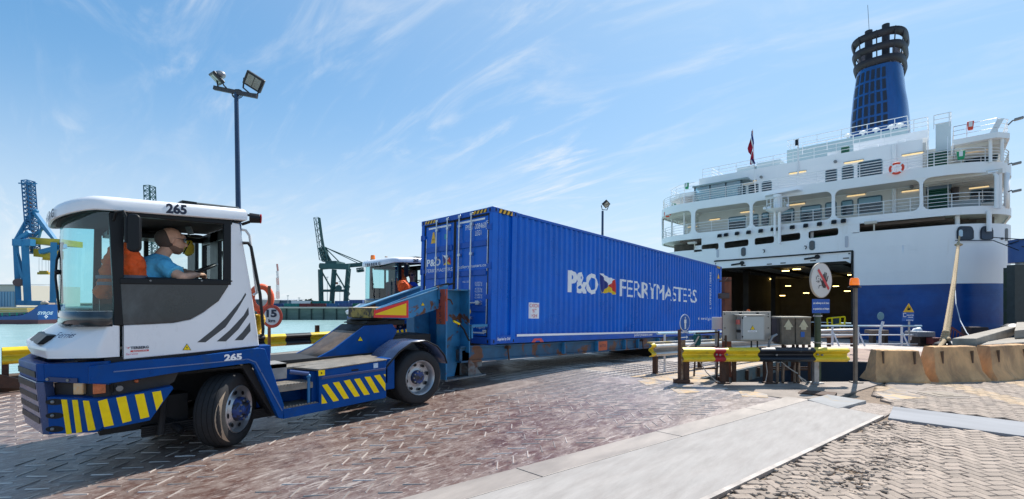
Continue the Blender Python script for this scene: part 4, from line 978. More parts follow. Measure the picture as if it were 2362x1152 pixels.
# roof fittings
m=M(); a=PX(425,470,XC-.05); m.box(a.x-.2,a.x,a.y-.02,a.y+.12,1.12,1.15); m.obj('roof_bracket',BLACK,G); 
m=M(); m.hexa([(XC-.9,1.25,1.13),(XC-.08,1.25,1.13),(XC-.08,1.85,1.14),(XC-.9,1.85,1.14),(XC-.9,1.25,1.15),(XC-.08,1.25,1.15),(XC-.08,1.85,1.165),(XC-.9,1.85,1.165)]); m.obj('roof_hatch',mat('grey hatch',(.12,.13,.13),.5),G,bevel=.01)
p=PX(212,450,-6.7); m=M(); m.sphere((p.x,p.y,1.115),.03,(1.2,1.6,.6),12,8); m.obj('roof_vent',mat('brown cap',(.3,.2,.15),.6),G)
# work lamp at the rear roof corner
m=M(); p=PX(575,503,-6.25); m.cyl(p,p+Vector((.03,.11,0)),.062,.055,n=20); o=m.obj('work_lamp',BLACK,G,bevel=.006)
m=M(); q=p+Vector((.031,.112,0)); m.cyl(q,q+Vector((.002,.012,0)),.058,n=20); o2=m.obj('lamp_lens',mat('red lens',(.5,.02,.03),.2),G); o2.parent=o
m=M(); m.tube([p+Vector((0,0,.03)),p+Vector((-.02,-.12,.06)),(p.x-.05,p.y-.3,1.13)],.014,6); m.tube([p+Vector((0,0,-.05)),p+Vector((0,-.08,-.09))],.02,6); m.obj('lamp_bracket',BLACK,G)
# handrails behind the cab
m=M(); m.tube([PX(557,530,XC),PX(567,532,XC),PX(576,545,XC),PX(590,660,XC),PX(592,676,XC),PX(584,681,XC)],.016,8); m.obj('grab_rail',mat('white grab rail',(.6,.6,.6),.4),G)
m=M(); m.tube([PX(560,561,XC+.04),PX(572,561,XC+.04),PX(579,570,XC+.04),PX(600,680,XC+.04),PX(607,758,XC+.04),PX(606,772,XC+.04),PX(598,779,XC+.04)],.019,8); m.obj('grab_rail',BLACK,G)
# mirror with arm
m=M(); m.tube([PX(262,508,XC+.02),PX(268,490,XC+.08),PX(285,487,XC+.12),PX(291,500,XC+.13),PX(290,560,XC+.13)],.014,8); m.obj('mirror_arm',BLACK,G)
A=XC+.16; c=PX(307,537,A); m=M(); w2=.058;h2=.195
ring=rrect(-w2,w2,-h2,h2,.05,5); uu=Vector((.35,.94,0)).normalized(); 
m.extr([c+uu*a+Vector((0,0,b)) for a,b in ring],Vector((-.94,.35,0))*.08); m.obj('side_mirror',BLACK,G,bevel=.02,seg=3)
# wipers on the windshield edge
pth=[PX(145,560,-7.1),PX(131,600,-7.05),PX(128,640,-7.0),PX(137,720,-6.95),PX(150,748,-6.9)]
m=M(); m.tube(pth,.011,6); m.obj('wiper_arm',BLACK,G); m=M(); m.tube([PX(140,560,-7.08),PX(141,640,-7.04),PX(143,700,-7.0)],.013,6); m.obj('wiper_blade',BLACK,G)
m=M(); m.sphere(PX(133,628,-7.0),.028); m.obj('wiper_joint',BLACK,G)
# interior: seat, dashboard, steering wheel, shelf, consoles
m=M(); m.box(-7.25,-6.55,.85,.98,-.35,.42); m.box(-7.2,-6.6,.90,1.30,-.38,-.2); m.obj('driver_seat',mat('dark seat cloth',(.035,.025,.045),.9,var=.2),G,bevel=.05,seg=3)
m=M(); m.box(-7.6,-6.45,1.45,1.78,-.45,.10); m.obj('dashboard',BLACK,G,bevel=.04)
c=PX(462,624,-6.75); ax=Vector((0,-.45,.9)).normalized(); u=Vector((1,0,0)); v=ax.cross(u)
m=M(); m.tube([c+u*.19*math.cos(t)+v*.19*math.sin(t) for t in [2*math.pi*k/24 for k in range(24)]],.016,8,closed=True); m.cyl(c,c-ax*.25,.03,n=8); m.bar(c-u*.18,c+u*.18,.03,.015); m.obj('steering_wheel',BLACK,G,smooth=50)
m=M(); m.box(-7.7,-7.25,.72,1.5,.80,.86); m.obj('overhead_net_shelf',BLACK,G,bevel=.01)
m=M(); a=PX(278,640,XC-.1); m.box(XC-.28,XC-.05,.95,1.28,.235,.27).box(XC-.28,XC-.05,1.38,1.62,.235,.27); m.obj('armrest',BLACK,G,bevel=.012)
m=M(); p=PX(437,532,-7.0); m.obox(p,.12,.012,.10,(1,.3,0),(-.3,1,.4)); m.obj('interior_mirror',GREY,G)
m=M(); p=PX(452,525,-7.0); m.sphere((p.x,p.y,.84),.09,(1,1,.25)); m.obj('cab_fan',BLACK,G)
# --- box with hazard stripes, steps, deck
sp('storage_box',[(736,853),(891,830),(891,905),(891,917),(737,950)],BLUE,X=XN,th=.55,bevel=.01)
sp('skirt_beam',[(654,945),(737,930),(891,901),(891,918),(655,967)],BLUE,X=XN+.003,th=.08,bevel=.006)
sp('box_lip',[(742,870),(890,849),(890,854),(742,876)],mat('blue lid lip',(.012,.04,.16),.3,coat=.3),X=XN+.012,th=.012,bevel=.003)
for k,pts in enumerate(([(742,909),(755,930),(742,932)],[(743,889),(755,886),(782,924),(769,927)],[(768,883),(782,881),(805,919),(793,921)],[(793,879),(807,876),(830,914),(818,916)],[(817,875),(830,873),(853,910),(840,912)],[(841,870),(854,869),(875,905),(863,907)],[(863,867),(876,864.5),(889,885),(889,902)],[(885,864),(889,863.5),(889,870)])):
    sp('yellow_stripe',pts,YEL,X=XN+.005,th=.004,bevel=0)
sp('yellow_plate',[(734.5,855.5),(749.5,854),(749.5,866),(735,868)],YEL,X=XN+.006,th=.005,bevel=0)
sp('plate_mark',[(740.5,859),(743,859),(743,863),(740.5,863)],BLACK,X=XN+.008,th=.003,bevel=0)
sp('inspection_sticker',[(861.5,839),(872,837.5),(872,848.5),(862,850)],mat('pale sticker',(.5,.62,.75),.5,var=.3,vs=60),X=XN+.004,th=.003,bevel=0)
sp('latch_slot',[(811,853),(827,851),(827,855),(811,857)],BLACK,X=XN+.004,th=.004,bevel=0)
zt=S(736,853)[1]
m=M(); y0,y1=S(736,853)[0],S(891,830)[0]; z1=S(891,830)[1]
m.hexa([(XN-1.0,y0-.35,zt-.02),(XN+.0,y0,zt-.02),(XN,y1,z1-.02),(XN-1.0,y1,z1-.02),(XN-1.0,y0-.35,zt+.006),(XN,y0,zt+.006),(XN,y1+.02,z1+.006),(XN-1.0,y1+.02,z1+.006)]); m.obj('box_tread_top',TREAD,G,bevel=.004)
m=M(); m.hexa([(HID+.1,2.05,-.94),(XN-.45,2.05,-.94),(XN-.45,4.0,-.90),(HID+.1,4.0,-.90),(HID+.1,2.05,-.915),(XN-.45,2.05,-.915),(XN-.45,4.0,-.875),(HID+.1,4.0,-.875)]); m.obj('deck_plate',TREAD,G)
# steps
stA=[(632,883),(700,865),(708,872),(643,893)]
for (ya,yb,z,xa) in((2.2,2.72,-1.08,XN-.05),(2.26,2.78,-1.36,XN-.02)):
    m=M(); m.box(xa-.36,xa,ya,yb,z-.03,z); 
    for k in range(12): m.box(xa-.004,xa+.008,ya+.02+k*(yb-ya-.04)/12,ya+.045+k*(yb-ya-.04)/12,z-.004,z+.014)
    m.box(xa-.012,xa,ya,yb,z-.08,z-.03)
    m.obj('step_tread',TREAD,G,bevel=.003)
m=M(); m.box(XN-.5,XN-.46,2.1,2.8,-1.5,-.93).box(XN-.46,XN-.1,2.72,2.79,-1.46,-.95); m.obj('step_well',BLUE,G,bevel=.006)
m=M(); m.cyl(PX(668,858,XN-.12),PX(712,863,XN-.05),.028,n=12); m.obj('handle_roller',mat('polished blue bar',(.05,.08,.2),.25,.4),G)
m=M(); p=PX(712,868,XN-.05); m.cyl(p+Vector((0,0,-.4)),p,.02,n=8); m.sphere(p,.03); m.obj('gas_strut',mat('strut blue',(.02,.16,.36),.4),G)
m=M(); p=PX(727,874,XN-.2); m.cyl((XN-.005,y0+.02,p.z),(XN+.002,y0+.02,p.z),.001,n=6); m.obj('step_lamp',BLACK,G)
# upper step/battery shelf behind the cab
m=M(); a=PX(612,832,XN-.15); m.box(XN-.5,XN-.1,2.15,2.4,-.86,-.80).box(XN-.12,XN-.1,2.15,2.4,-1.0,-.8); m.obj('access_step',mat('pale step plate',(.28,.27,.25),.5,var=.3,vs=8),G,bevel=.006)
m=M(); m.box(XN-.3,XN-.1,2.06,2.2,-1.0,-.55); m.obj('cab_rear_mount',BLUE,G,bevel=.01)
# lifting ramp and fifth wheel
XA=XM+.42; XB=XM-.42
RW=mat('worn brown ramp plate',(.20,.15,.115),.6,.3,var=.3,vs=4,col2=(.12,.08,.06),amt=(.45,.7),s2=3)
def Sy(x,y,X): p=PX(x,y,X); return p
prof=[Sy(712,836,XA),Sy(770,806,XA),Sy(815,772,XA),Sy(842,752,XA),Sy(905,748,XA)]
pr=[(p.y,p.z) for p in prof]; bot=[(pr[-1][0]+.1,pr[-1][1]-.12),(pr[2][0]+.55,pr[2][1]-.42),(pr[1][0]+.35,pr[1][1]-.40),(pr[0][0]+.1,pr[0][1]-.12)]
for X in(XA,XB+.05):
    m=M(); m.prism(pr+bot,'x',X,X-.05); m.obj('ramp_side_plate',BLUE,G,bevel=.006)
m=M(); m.grid([[(XA-.05,y,z-.012) for y,z in pr[:4]],[(XB+.05,y,z-.012) for y,z in pr[:4]]]); m.obj('ramp_surface',RW,G,solid=.012)
# teeth bars near the top of the ramp
for k in range(5):
    a=Vector((XA-.1-k*.14,pr[2][0]+.10,pr[2][1]+.045)); m=M(); m.bar(a,a+Vector((-.02,.10,.06)),.05,.03); m.obj('ramp_tooth',DARK,G,bevel=.006)
m=M(); m.grid([[(XA-.06,pr[2][0]+.04,pr[2][1]+.01),(XA-.06,pr[3][0],pr[3][1]+.006)],[(XB+.06,pr[2][0]+.04,pr[2][1]+.01),(XB+.06,pr[3][0],pr[3][1]+.006)]]); m.obj('ramp_black_plate',DARK,G,solid=.01)
tri_sign(824.5,787,12.5,11,XA+.002,G)
m=M(); zc=-.27; m.lathe((XM,4.35,zc-.06),(0,0,1),[(0,.40),(.03,.43),(.05,.41)],28); m.box(XM-.35,XM+.35,4.0,4.75,zc-.14,zc-.05); m.hexa([(XM-.36,3.95,zc-.10),(XM+.36,3.95,zc-.10),(XM+.42,4.35,zc-.06),(XM-.42,4.35,zc-.06),(XM-.36,3.95,zc-.08),(XM+.36,3.95,zc-.08),(XM+.42,4.35,zc-.03),(XM-.42,4.35,zc-.03)]); m.obj('fifth_wheel_plate',mat('greasy black steel',(.008,.008,.009),.5,spec=.3,var=.3),G,bevel=.008)
m=M(); m.box(XM-.4,XM+.38,4.0,5.3,-.85,-.6).cyl((XM+.15,3.5,-.95),(XM+.15,4.3,-.5),.07,n=12).cyl((XM-.15,3.5,-.95),(XM-.15,4.3,-.5),.07,n=12); m.obj('lift_cylinder',DARK,G)
# rear fender
fw=Vector((XN-.14,4.45,-1.21))
m=M(); rows=[]
prof2=[(-.70,.10),(-.62,.22),(-.40,.43),(-.16,.56),(.12,.57),(.34,.47),(.50,.30),(.55,.16)]
m.grid([[(XN-.02,fw.y+a,fw.z+b) for a,b in prof2],[(XN-.66,fw.y+a,fw.z+b+.0) for a,b in prof2]]); m.obj('rear_fender',mat('fender blue grey',(.05,.08,.16),.28,var=.2,vs=3,coat=.4),G,smooth=35,solid=.02)
m=M(); m.tube([(XN-.015,fw.y+a,fw.z+b) for a,b in prof2],.014,6); m.obj('fender_rim',BLACK,G)
m=M(); m.box(XN-.35,XN-.06,3.83,4.0,-1.35,-.87); m.box(XN-.25,XN-.06,3.82,3.88,-1.25,-1.0); m.obj('fender_bracket',BLUE,G,bevel=.01)
# wheels
def wheel(c,n_,r,wd,front,name='wheel'):
    n_=Vector(n_).normalized(); c=Vector(c)
    m=M(); rr=.285/.44*r*.98
    m.lathe(c,-n_,[(.012,rr),(-.005,rr*1.06),(-.012,rr*1.12),(-.004,r*.90),(.012,r*.965),(.035,r*.99),(.05,r),(wd-.05,r),(wd-.02,r*.97),(wd,r*.9),(wd,rr)],48,caps=False)
    ty=m.obj('tyre',TYRE,G,smooth=40)
    # tread grooves
    for q in(.2,.4,.6,.8):
        mm=M(); h=wd*q; mm.lathe(c,-n_,[(h-.005,r*1.001),(h,r*1.003),(h+.005,r*1.001)],48,caps=False); g=mm.obj('tread_groove',mat('groove black',(.003,.003,.003),.9),G); g.parent=ty
    RIM=mat('rim grey steel',(.42,.43,.45),.35,.7,var=.15,vs=8)
    mm=M(); mm.lathe(c,-n_,[(.0,rr*1.03),(-.012,rr*1.0),(.0,rr*.95),(.05 if front else .11,rr*.86),(.03 if front else .12,rr*.62),(-.0 if front else .12,rr*.5),(.05,.0)],40,caps=False); rm=mm.obj('rim',RIM,G,smooth=50)
    rm.parent=ty
    ax=Vector((0,0,1)); u=n_.cross(ax).normalized(); v=n_.cross(u)
    for k in range(8):
        t=2*math.pi*k/8+.2; p=c-n_*(.041-.012 if front else .115-.012)+ (u*math.cos(t)+v*math.sin(t))*rr*.74
        mm=M(); e1=(u*math.cos(t)+v*math.sin(t)); e2=(v*math.cos(t)-u*math.sin(t))
        mm.add([p+e1*.024*math.cos(a)+e2*.034*math.sin(a)+n_*.012 for a in [2*math.pi*i/12 for i in range(12)]],[tuple(range(12))]); h=mm.obj('rim_hole',BLACK,G); h.parent=ty
    mm=M()
    if front: mm.lathe(c,n_,[(-.02,rr*.54),(.05,rr*.50),(.07,rr*.44),(.07,rr*.3),(.10,rr*.26),(.105,0.001)],24,caps=False)
    else: mm.lathe(c-n_*.1,n_,[(-.02,rr*.42),(.05,rr*.40),(.08,rr*.30),(.085,0.001)],24,caps=False)
    hb_=mm.obj('hub',mat('hub blue and dark',(.015,.05,.20),.4,var=.3,vs=14,col2=(.35,.05,.04) if not front else (.02,.02,.025),amt=(.48,.56),s2=9),G,smooth=35); hb_.parent=ty
    for k in range(10):
        t=2*math.pi*k/10; p=c+n_*(.05 if front else -.06)+(u*math.cos(t)+v*math.sin(t))*rr*(.40 if front else .36)
        mm=M(); mm.cyl(p,p+n_*.035,.013,n=6); b=mm.obj('wheel_nut',mat('nut grey',(.25,.25,.26),.4,.5),G); b.parent=ty
    return ty
dl=R(45); nf=(math.cos(dl),math.sin(dl),0)
tf=wheel((-6.31,1.85,-1.312),nf,.44,.30,True)
# worn tan scuff crescent on the front tyre shoulder
c=Vector((-6.31,1.85,-1.312)); n_=Vector(nf); u=n_.cross(Vector((0,0,1))).normalized()
ring=[];ring2=[]
for k in range(14):
    t=R(42-k*100/13); w_=math.sin(math.pi*k/13)
    e=u*math.cos(t)+Vector((0,0,1))*math.sin(t)
    ring.append(c+e*(.405-.02*w_)+n_*.012); ring2.append(c+e*(.405+.036*w_+.001)+n_*(.012-.045*w_))
m=M(); m.grid([ring,ring2]); scf=m.obj('tyre_scuff',mat('dusty tan rubber',(.36,.27,.19),.9,var=.2,vs=12),G); scf.parent=tf
wheel((2*XM+6.31,1.70,-1.312),(-1,0,0),.44,.30,True)
wheel((XN-.01,4.45,-1.23),(1,0,0),.435,.30,False); wheel((2*XM-XN+.01,4.45,-1.23),(-1,0,0),.435,.30,False)
wheel((XN-.36,4.45,-1.23),(1,0,0),.43,.28,False)
# ================================================================ second tractor
KEEP=lambda n:True
def copy_some(o,parent,skip):
    c=o.copy(); COL.objects.link(c); c.parent=parent
    for ch in list(o.children):
        if skip(ch): continue
        copy_some(ch,c,skip)
    return c
G2=copy_some(G,None,lambda o:o.name.startswith('lettering') and len(o.data.polygons)>0 and False)
G2.location=G.location+Vector((-5.05,6.72,.19)); G2['label']='white and blue terminal tractor with an orange beacon on its roof waiting behind the gooseneck'
for o in (G,G2): o['group']='terminal tractors on the ramp'
b=G2.location-G.location
m=M(); q=Vector((-7.45,.55,1.06))+b; m.cyl(q,q+Vector((0,0,.03)),.075,n=16); bo=m.obj('beacon_base',BLACK,G2)
m=M(); m.lathe(q+Vector((0,0,.03)),(0,0,1),[(0,.07),(.10,.066),(.125,.055),(.13,.001)],20); m.obj('roof_beacon',mat('orange beacon lens',(1,.22,.01),.25,coat=.4),G2)
m=M(); m.hexa([(-14.0,7.0,-1.9),(-10.9,7.0,-1.9),(-10.9,12.6,-1.9),(-14.0,12.6,-1.9),(-14.0,7.6,-1.565),(-10.9,7.6,-1.565),(-10.9,12.2,-1.48),(-14.0,12.2,-1.48)]); m.obj('raised_lane_plate',STEELG,kind='structure')
# ================================================================ people
SKIN=mat('skin',(.66,.37,.25),.55,var=.08,vs=20); SKIN2=mat('tanned skin',(.45,.22,.15),.55,var=.08,vs=20)
def capsule(m,a,b,ra,rb,n=12):
    a=Vector(a);b=Vector(b); m.tube([a+(a-b).normalized()*ra*.7,a+(a-b).normalized()*ra*.35,a,b,b+(b-a).normalized()*rb*.35,b+(b-a).normalized()*rb*.7],[ra*.5,ra*.9,ra,rb,rb*.9,rb*.5],n)
def blob(name,mt,parent,build,vox=.009,sm_=6,cloth=0):
    m=M(); build(m); o=m.obj(name,mt,parent,smooth=0)
    for p in o.data.polygons: p.use_smooth=True
    r=o.modifiers.new('remesh','REMESH'); r.mode='VOXEL'; r.voxel_size=vox; r.use_smooth_shade=True
    s=o.modifiers.new('smooth','SMOOTH'); s.iterations=sm_; s.factor=.5
    if cloth:
        tx=bpy.data.textures.get('folds') or bpy.data.textures.new('folds','CLOUDS'); tx.noise_scale=.11; tx.noise_depth=2
        d=o.modifiers.new('folds','DISPLACE'); d.texture=tx; d.strength=cloth; d.mid_level=.5; d.texture_coords='LOCAL'
    return o
def person(name,label,head,f,chest,hip,shoulders,elbows,hands,grips,s,skin,shirt,hair,legs=None,upv=(0,0,1),vest=None,bald=False,glasses=True):
    """f facing direction; all points in world coordinates"""
    head=Vector(head); f=Vector(f).normalized(); up=Vector(upv).normalized(); r=f.cross(up).normalized(); up=r.cross(f)
    chest=Vector(chest);hip=Vector(hip)
    P=empty(name,hip,label,'person')
    def hp(a,b,c): return head+f*a*s+r*b*s+up*c*s
    neck=hp(-.03,0,-.11)
    def bd(m):
        # head
        for (c,rad,sc) in((hp(-.012,0,.035),.1*s,None),(hp(.035,0,-.01),.078*s,None),(hp(.045,0,-.06),.055*s,None),(hp(-.045,0,.02),.088*s,None),(hp(.068,0,.045),.048*s,None),(hp(.062,0,-.085),.032*s,None)):
            m.sphere(c,rad,(.95,.95,1),14,10)
        capsule(m,hp(.095,0,.02),hp(.118,0,-.018),.012*s,.019*s)     # nose
        capsule(m,hp(.096,.02,-.055),hp(.096,-.02,-.055),.010*s,.010*s)   # lips
        capsule(m,hp(.088,.045,.045),hp(.088,-.045,.045),.014*s,.014*s)   # brow
        for q in(1,-1): 
            capsule(m,hp(-.005,q*.088,.02),hp(-.012,q*.088,-.02),.016*s,.012*s)   # ears
        capsule(m,neck+up*.03*s,chest+up*.10*s,.056*s,.064*s)
        capsule(m,chest,hip,.13*s,.14*s); 
        for sh,el,ha,gr in zip(shoulders,elbows,hands,grips):
            sh,el,ha,gr=map(Vector,(sh,el,ha,gr))
            capsule(m,chest+up*.03*s,sh,.09*s,.062*s); capsule(m,sh,el,.056*s,.044*s); capsule(m,el,ha,.046*s,.028*s)
            d=(gr-ha).normalized(); w_=d.cross(up).normalized(); n2=w_.cross(d)
            m.obox(ha+d*.045*s,.085*s,.075*s,.028*s,d,w_,n2)
            for k,(lo,ln) in enumerate(((-.03,.062),(-.01,.072),(.011,.068),(.031,.052))):
                a=ha+d*.085*s+w_*lo*s; b_=a+d*ln*.5*s-up*.012*s; e=b_+d*ln*.28*s-up*.036*s
                m.tube([a,b_,e],[.0105*s,.0098*s,.0085*s],8)
            a=ha+d*.02*s-w_*.035*s; m.tube([a,a+d*.03*s-w_*.028*s,a+d*.06*s-w_*.03*s-up*.015*s],[.013*s,.012*s,.010*s],8)
        if legs:
            for pts in legs:
                capsule(m,pts[0],pts[1],.085*s,.06*s); capsule(m,pts[1],pts[2],.06*s,.045*s)
    body=blob('body',skin,P,bd,.0085)
    def sh_(m):
        capsule(m,chest+up*.02*s,hip,.152*s,.158*s,16)
        m.sphere(chest+up*.05*s,.125*s,(1,1,.9),14,10)
        for sh,el in zip(shoulders,elbows):
            sh,el=Vector(sh),Vector(el); capsule(m,chest+up*.05*s,sh,.105*s,.082*s,14); d=el-sh
            m.tube([sh,sh+d*.35,sh+d*.66],[.083*s,.078*s,.080*s],14)
    blob('t_shirt',shirt,P,sh_,.010,5,cloth=.03)
    if vest:
        def vs_(m):
            capsule(m,chest+up*.03*s,hip,.17*s,.175*s,16); 
            for sh in shoulders: capsule(m,chest+up*.06*s,chest.lerp(Vector(sh),.75)+up*.03*s,.10*s,.08*s)
        blob('hi_vis_vest',vest,P,vs_,.011,5)
    if hair:
        def hr(m):
            if bald:
                m.sphere(hp(-.049,0,.020),.0905*s,(.98,1,1),16,12); m.sphere(hp(-.040,0,.0),.088*s,(1,1,.9),16,12)
            else:
                m.sphere(hp(-.022,0,.05),.108*s,(1,1,1),16,12); m.sphere(hp(-.06,0,.01),.088*s)
        blob('hair',hair,P,hr,.009,3)
    if bald:
        def brd(m):
            m.sphere(hp(.046,0,-.064),.0575*s,(1,1,.9),14,10); m.sphere(hp(.018,0,-.055),.068*s,(1,1,.7),14,10)
        blob('beard',mat('stubble',(.20,.115,.08),.8),P,brd,.009,3)
    if glasses:
        GL=mat('sunglasses black',(.008,.008,.01),.12,coat=.5)
        m=M()
        for q in(1,-1):
            c=hp(.098,q*.035,.026); m.obox(c,.016*s,.062*s,.042*s,(f+r*q*.35),(r-f*q*.35),up)
            m.bar(hp(.09,q*.062,.032),hp(.01,q*.088,.03),.004*s,.006*s)
        m.bar(hp(.105,.02,.034),hp(.105,-.02,.034),.008*s,.008*s)
        m.obj('sunglasses',GL,P,bevel=.004)
    return P
XH=-6.62; s=1.22
def Q(x,y,X=XH): return PX(x,y,X)
TEAL=mat('bright cyan t-shirt',(.11,.50,.78),.85,var=.1,vs=6,col2=(.05,.33,.62),amt=(.5,.62),s2=3,bump=3,bs=9)
hd=Q(396,558); 
person('person','bald man in cyan t-shirt and sunglasses leaning forward at the nearest tractor wheel',hd,(0.0,.985,-.10),Q(362,624),Q(338,668),[Q(378,616,-6.47),Q(368,612,-6.95)],[Q(420,641,-6.28),Q(405,640,-7.0)],[Q(452,634,-6.45),Q(428,625,-6.95)],[Q(475,632,-6.6),Q(445,628,-6.9)],s,SKIN,TEAL,mat('short dark hair',(.075,.052,.042),.85),legs=[(Q(338,675),Q(400,690),Q(415,760))],upv=(0,.22,1),bald=True)
# orange jacket hanging over the seat and door edge
def jk(m):
    a=[Q(296,575,-6.55),Q(300,600,-6.5),Q(300,640,-6.45)]
    m.tube([Q(290,562,-6.55),Q(296,580,-6.5),Q(303,610,-6.48),Q(305,645,-6.48)],[.05,.10,.13,.12],12)
    m.tube([Q(280,570,-6.6),Q(262,600,-6.65),Q(246,650,-6.68),Q(238,688,-6.70)],[.07,.085,.09,.08],12)
    m.tube([Q(300,575,-6.6),Q(280,600,-6.7),Q(275,650,-6.7)],[.08,.12,.12],12)
J=blob('hi_vis_jacket',mat('hi-vis orange cloth',(.95,.12,.015),.75,var=.15,vs=9),None,jk,.012,4,cloth=.09); tag(J,'orange high visibility jacket with grey bands hanging in the nearest tractor cab','jacket')
BANDM=mat('grey reflective band',(.16,.14,.17),.6)
for (x,y,X,r_) in((306,640,-6.48,.135),(248,640,-6.67,.098),(251,655,-6.67,.100),(243,622,-6.67,.0)):
    if r_: 
        p=Q(x,y,X); m=M(); m.tube([p+Vector((0,0,-.018)),p+Vector((0,0,.018))],r_,14); o=m.obj('reflective_band',BANDM,J)
# yellow cap / bag on the dash
def yb(m):
    m.tube([Q(429,556,-7.3),Q(433,574,-7.3),Q(441,588,-7.3)],[.06,.085,.05],12)
Y_=blob('yellow_helmet_bag',mat('yellow cloth',(.85,.62,.06),.7,var=.12),None,yb,.012,3,cloth=.05); tag(Y_,'yellow bag with black straps hung inside the nearest cab','bag')
m=M(); m.bar(Q(422,586,-7.19),Q(438,558,-7.19),.014,.012); m.obj('bag_strap',BLACK,Y_)
# second driver
def Q2(x,y,X=-11.6): return PX(x,y,X)
h2=Q2(950,636)
person('person','man in royal blue t-shirt and sunglasses sitting in the second tractor cab',h2,(.62,-.75,-.18),Q2(951,664),Q2(953,690),[Q2(958,660,-11.5),Q2(940,659,-11.7)],[Q2(956,680,-11.4),Q2(930,675,-11.0)],[Q2(940,676,-11.3),Q2(928,668,-11.4)],[Q2(930,671,-11.2),Q2(922,664,-11.3)],1.15,SKIN2,mat('royal blue t-shirt',(.01,.07,.45),.85),mat('short sandy hair',(.16,.09,.05),.8),vest=None)
def j2(m):
    m.tube([Q2(925,622,-11.8),Q2(927,645,-11.7),Q2(930,664,-11.0)],[.10,.14,.15],12); m.tube([Q2(928,655,-11.0),Q2(945,668,-11.5)],[.1,.12],12)
J2=blob('hi_vis_jacket',mat('hi-vis orange cloth',(.95,.12,.015),.75),None,j2,.014,3,cloth=.09); tag(J2,'orange high visibility jacket hanging in the second tractor cab behind the gooseneck','jacket')
J['group']=J2['group']='orange jackets in the tractor cabs'
# ================================================================ ferry
SW=mat('ship white paint',(.88,.88,.89),.42,var=.03,vs=.5,col2=(.66,.62,.56),amt=(.62,.95),s2=.9,stretch=(1,1,.12),spec=.4)
SB=mat('ship hull blue',(.0,.055,.24),.32,var=.2,vs=.35,col2=(.004,.085,.33),amt=(.45,.7),s2=.5,spec=.35)
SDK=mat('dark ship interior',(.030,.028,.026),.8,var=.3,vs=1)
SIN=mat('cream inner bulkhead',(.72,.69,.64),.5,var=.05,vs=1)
WG2=mat('dark ship window',(.012,.028,.045),.08,coat=.6)
WFR=mat('window frame teal',(.10,.19,.24),.4)
BLIND=mat('pale blind behind glass',(.20,.38,.48),.25,coat=.5)
RAILW=mat('white rail paint',(.78,.79,.80),.4)
LAMPY=mat('lit warm tube lamp',(.9,.7,.3),.4,emit=.38,ecol=(1,.70,.36))
LAMPC=mat('lit yellow car deck lamp',(1,.8,.2),.4,emit=4.5,ecol=(1,.68,.22))
DKG=mat('dark green stair',(.008,.07,.045),.6)
GRN=mat('green liferaft cover',(.01,.30,.12),.5)
RSH=mat('lifebuoy red orange',(.75,.07,.03),.5)
FE=empty('ferry',(-9.8,60,-6.3),'large white and blue car ferry with open stern door and blue funnel','ship')
HL,HR,HR_=-23.4,3.85,4.2
def outline(off=0,Y0=47.0,Yf=170,L_=HL,R_=HR,rad=HR_,n=10,bow=0):
    l=L_-off; r=R_+off; y=Y0-off; rr=rad+off; o=[(l,Yf)]
    for i in range(n+1):
        t=math.pi+ (math.pi/2)*i/n; o.append((l+rr+rr*math.cos(t),y+rr+rr*math.sin(t)))
    for i in range(n+1):
        t=1.5*math.pi+(math.pi/2)*i/n; o.append((r-rr+rr*math.cos(t),y+rr+rr*math.sin(t)))
    o.append((r,Yf)); return o
def skin(name,mt,z0,z1,x0=None,x1=None,th=.12,off=0,Y0=47.0,Yf=170,par=None,sub=1):
    """shell along the stern outline, clipped between x0 and x1 on the flat part"""
    o=outline(off,Y0,Yf)
    if x0 is not None: # right piece
        o=[(x0,Y0-off)]+[p for p in o if p[0]>x0 and p[0]>-9]
    if x1 is not None:
        o=[p for p in o if p[0]<x1 and p[0]<-9]+[(x1,Y0-off)]
    m=M(); n=len(o); c=((HL+HR)/2,Y0+40)
    inn=[]
    for i,(x,y) in enumerate(o):
        a=o[max(i-1,0)];b=o[min(i+1,n-1)]; d=Vector((b[0]-a[0],b[1]-a[1])); nrm=Vector((-d.y,d.x)).normalized()
        inn.append((x+nrm.x*th,y+nrm.y*th))
    zf=(lambda z:(z if callable(z) else (lambda p:z)))
    a0=zf(z0);a1=zf(z1)
    ring=[[ (x,y,a0((x,y))) for x,y in o],[(x,y,a1((x,y))) for x,y in o],[(x,y,a1((x,y))) for x,y in inn],[(x,y,a0((x,y))) for x,y in inn],[(x,y,a0((x,y))) for x,y in o]]
    m.grid(ring); return m.obj(name,mt,par or FE,smooth=30)
DX0,DX1=-16.35,-5.35
BLZ=1.36
skin('hull_plating',SB,-7,BLZ,x0=DX1,th=.15); skin('hull_plating',SB,-7,BLZ,x1=DX0,th=.15)
def ztop(p): return 5.72
skin('hull_plating',SW,BLZ,5.72,x0=DX1,th=.15); skin('hull_plating',SW,BLZ,5.30,x1=DX0,th=.15)
# slope following top over the door with its row of openings
zl=lambda X,z:z+.045*(X+10.8)
m=M(); Xa,Xb=DX0,DX1
m.extr([(Xa,47,4.12),(Xb,47,4.12),(Xb,47,zl(Xb,5.42)),(Xa,47,zl(Xa,5.42))],(0,.15,0)); m.obj('transom_panel',SW,FE)
sc=2.678
def Z3(x,y): return (1480+x/sc,220+y/sc)
ops=[(370,475,905,940),(510,660,878,930),(697,818,855,905),(848,980,842,892),(1030,1215,820,875)]
xs=[]
for (a,b,c,d) in ops:
    xs.append((PY(*Z3(a,d),47).x,PY(*Z3(b,d),47).x))
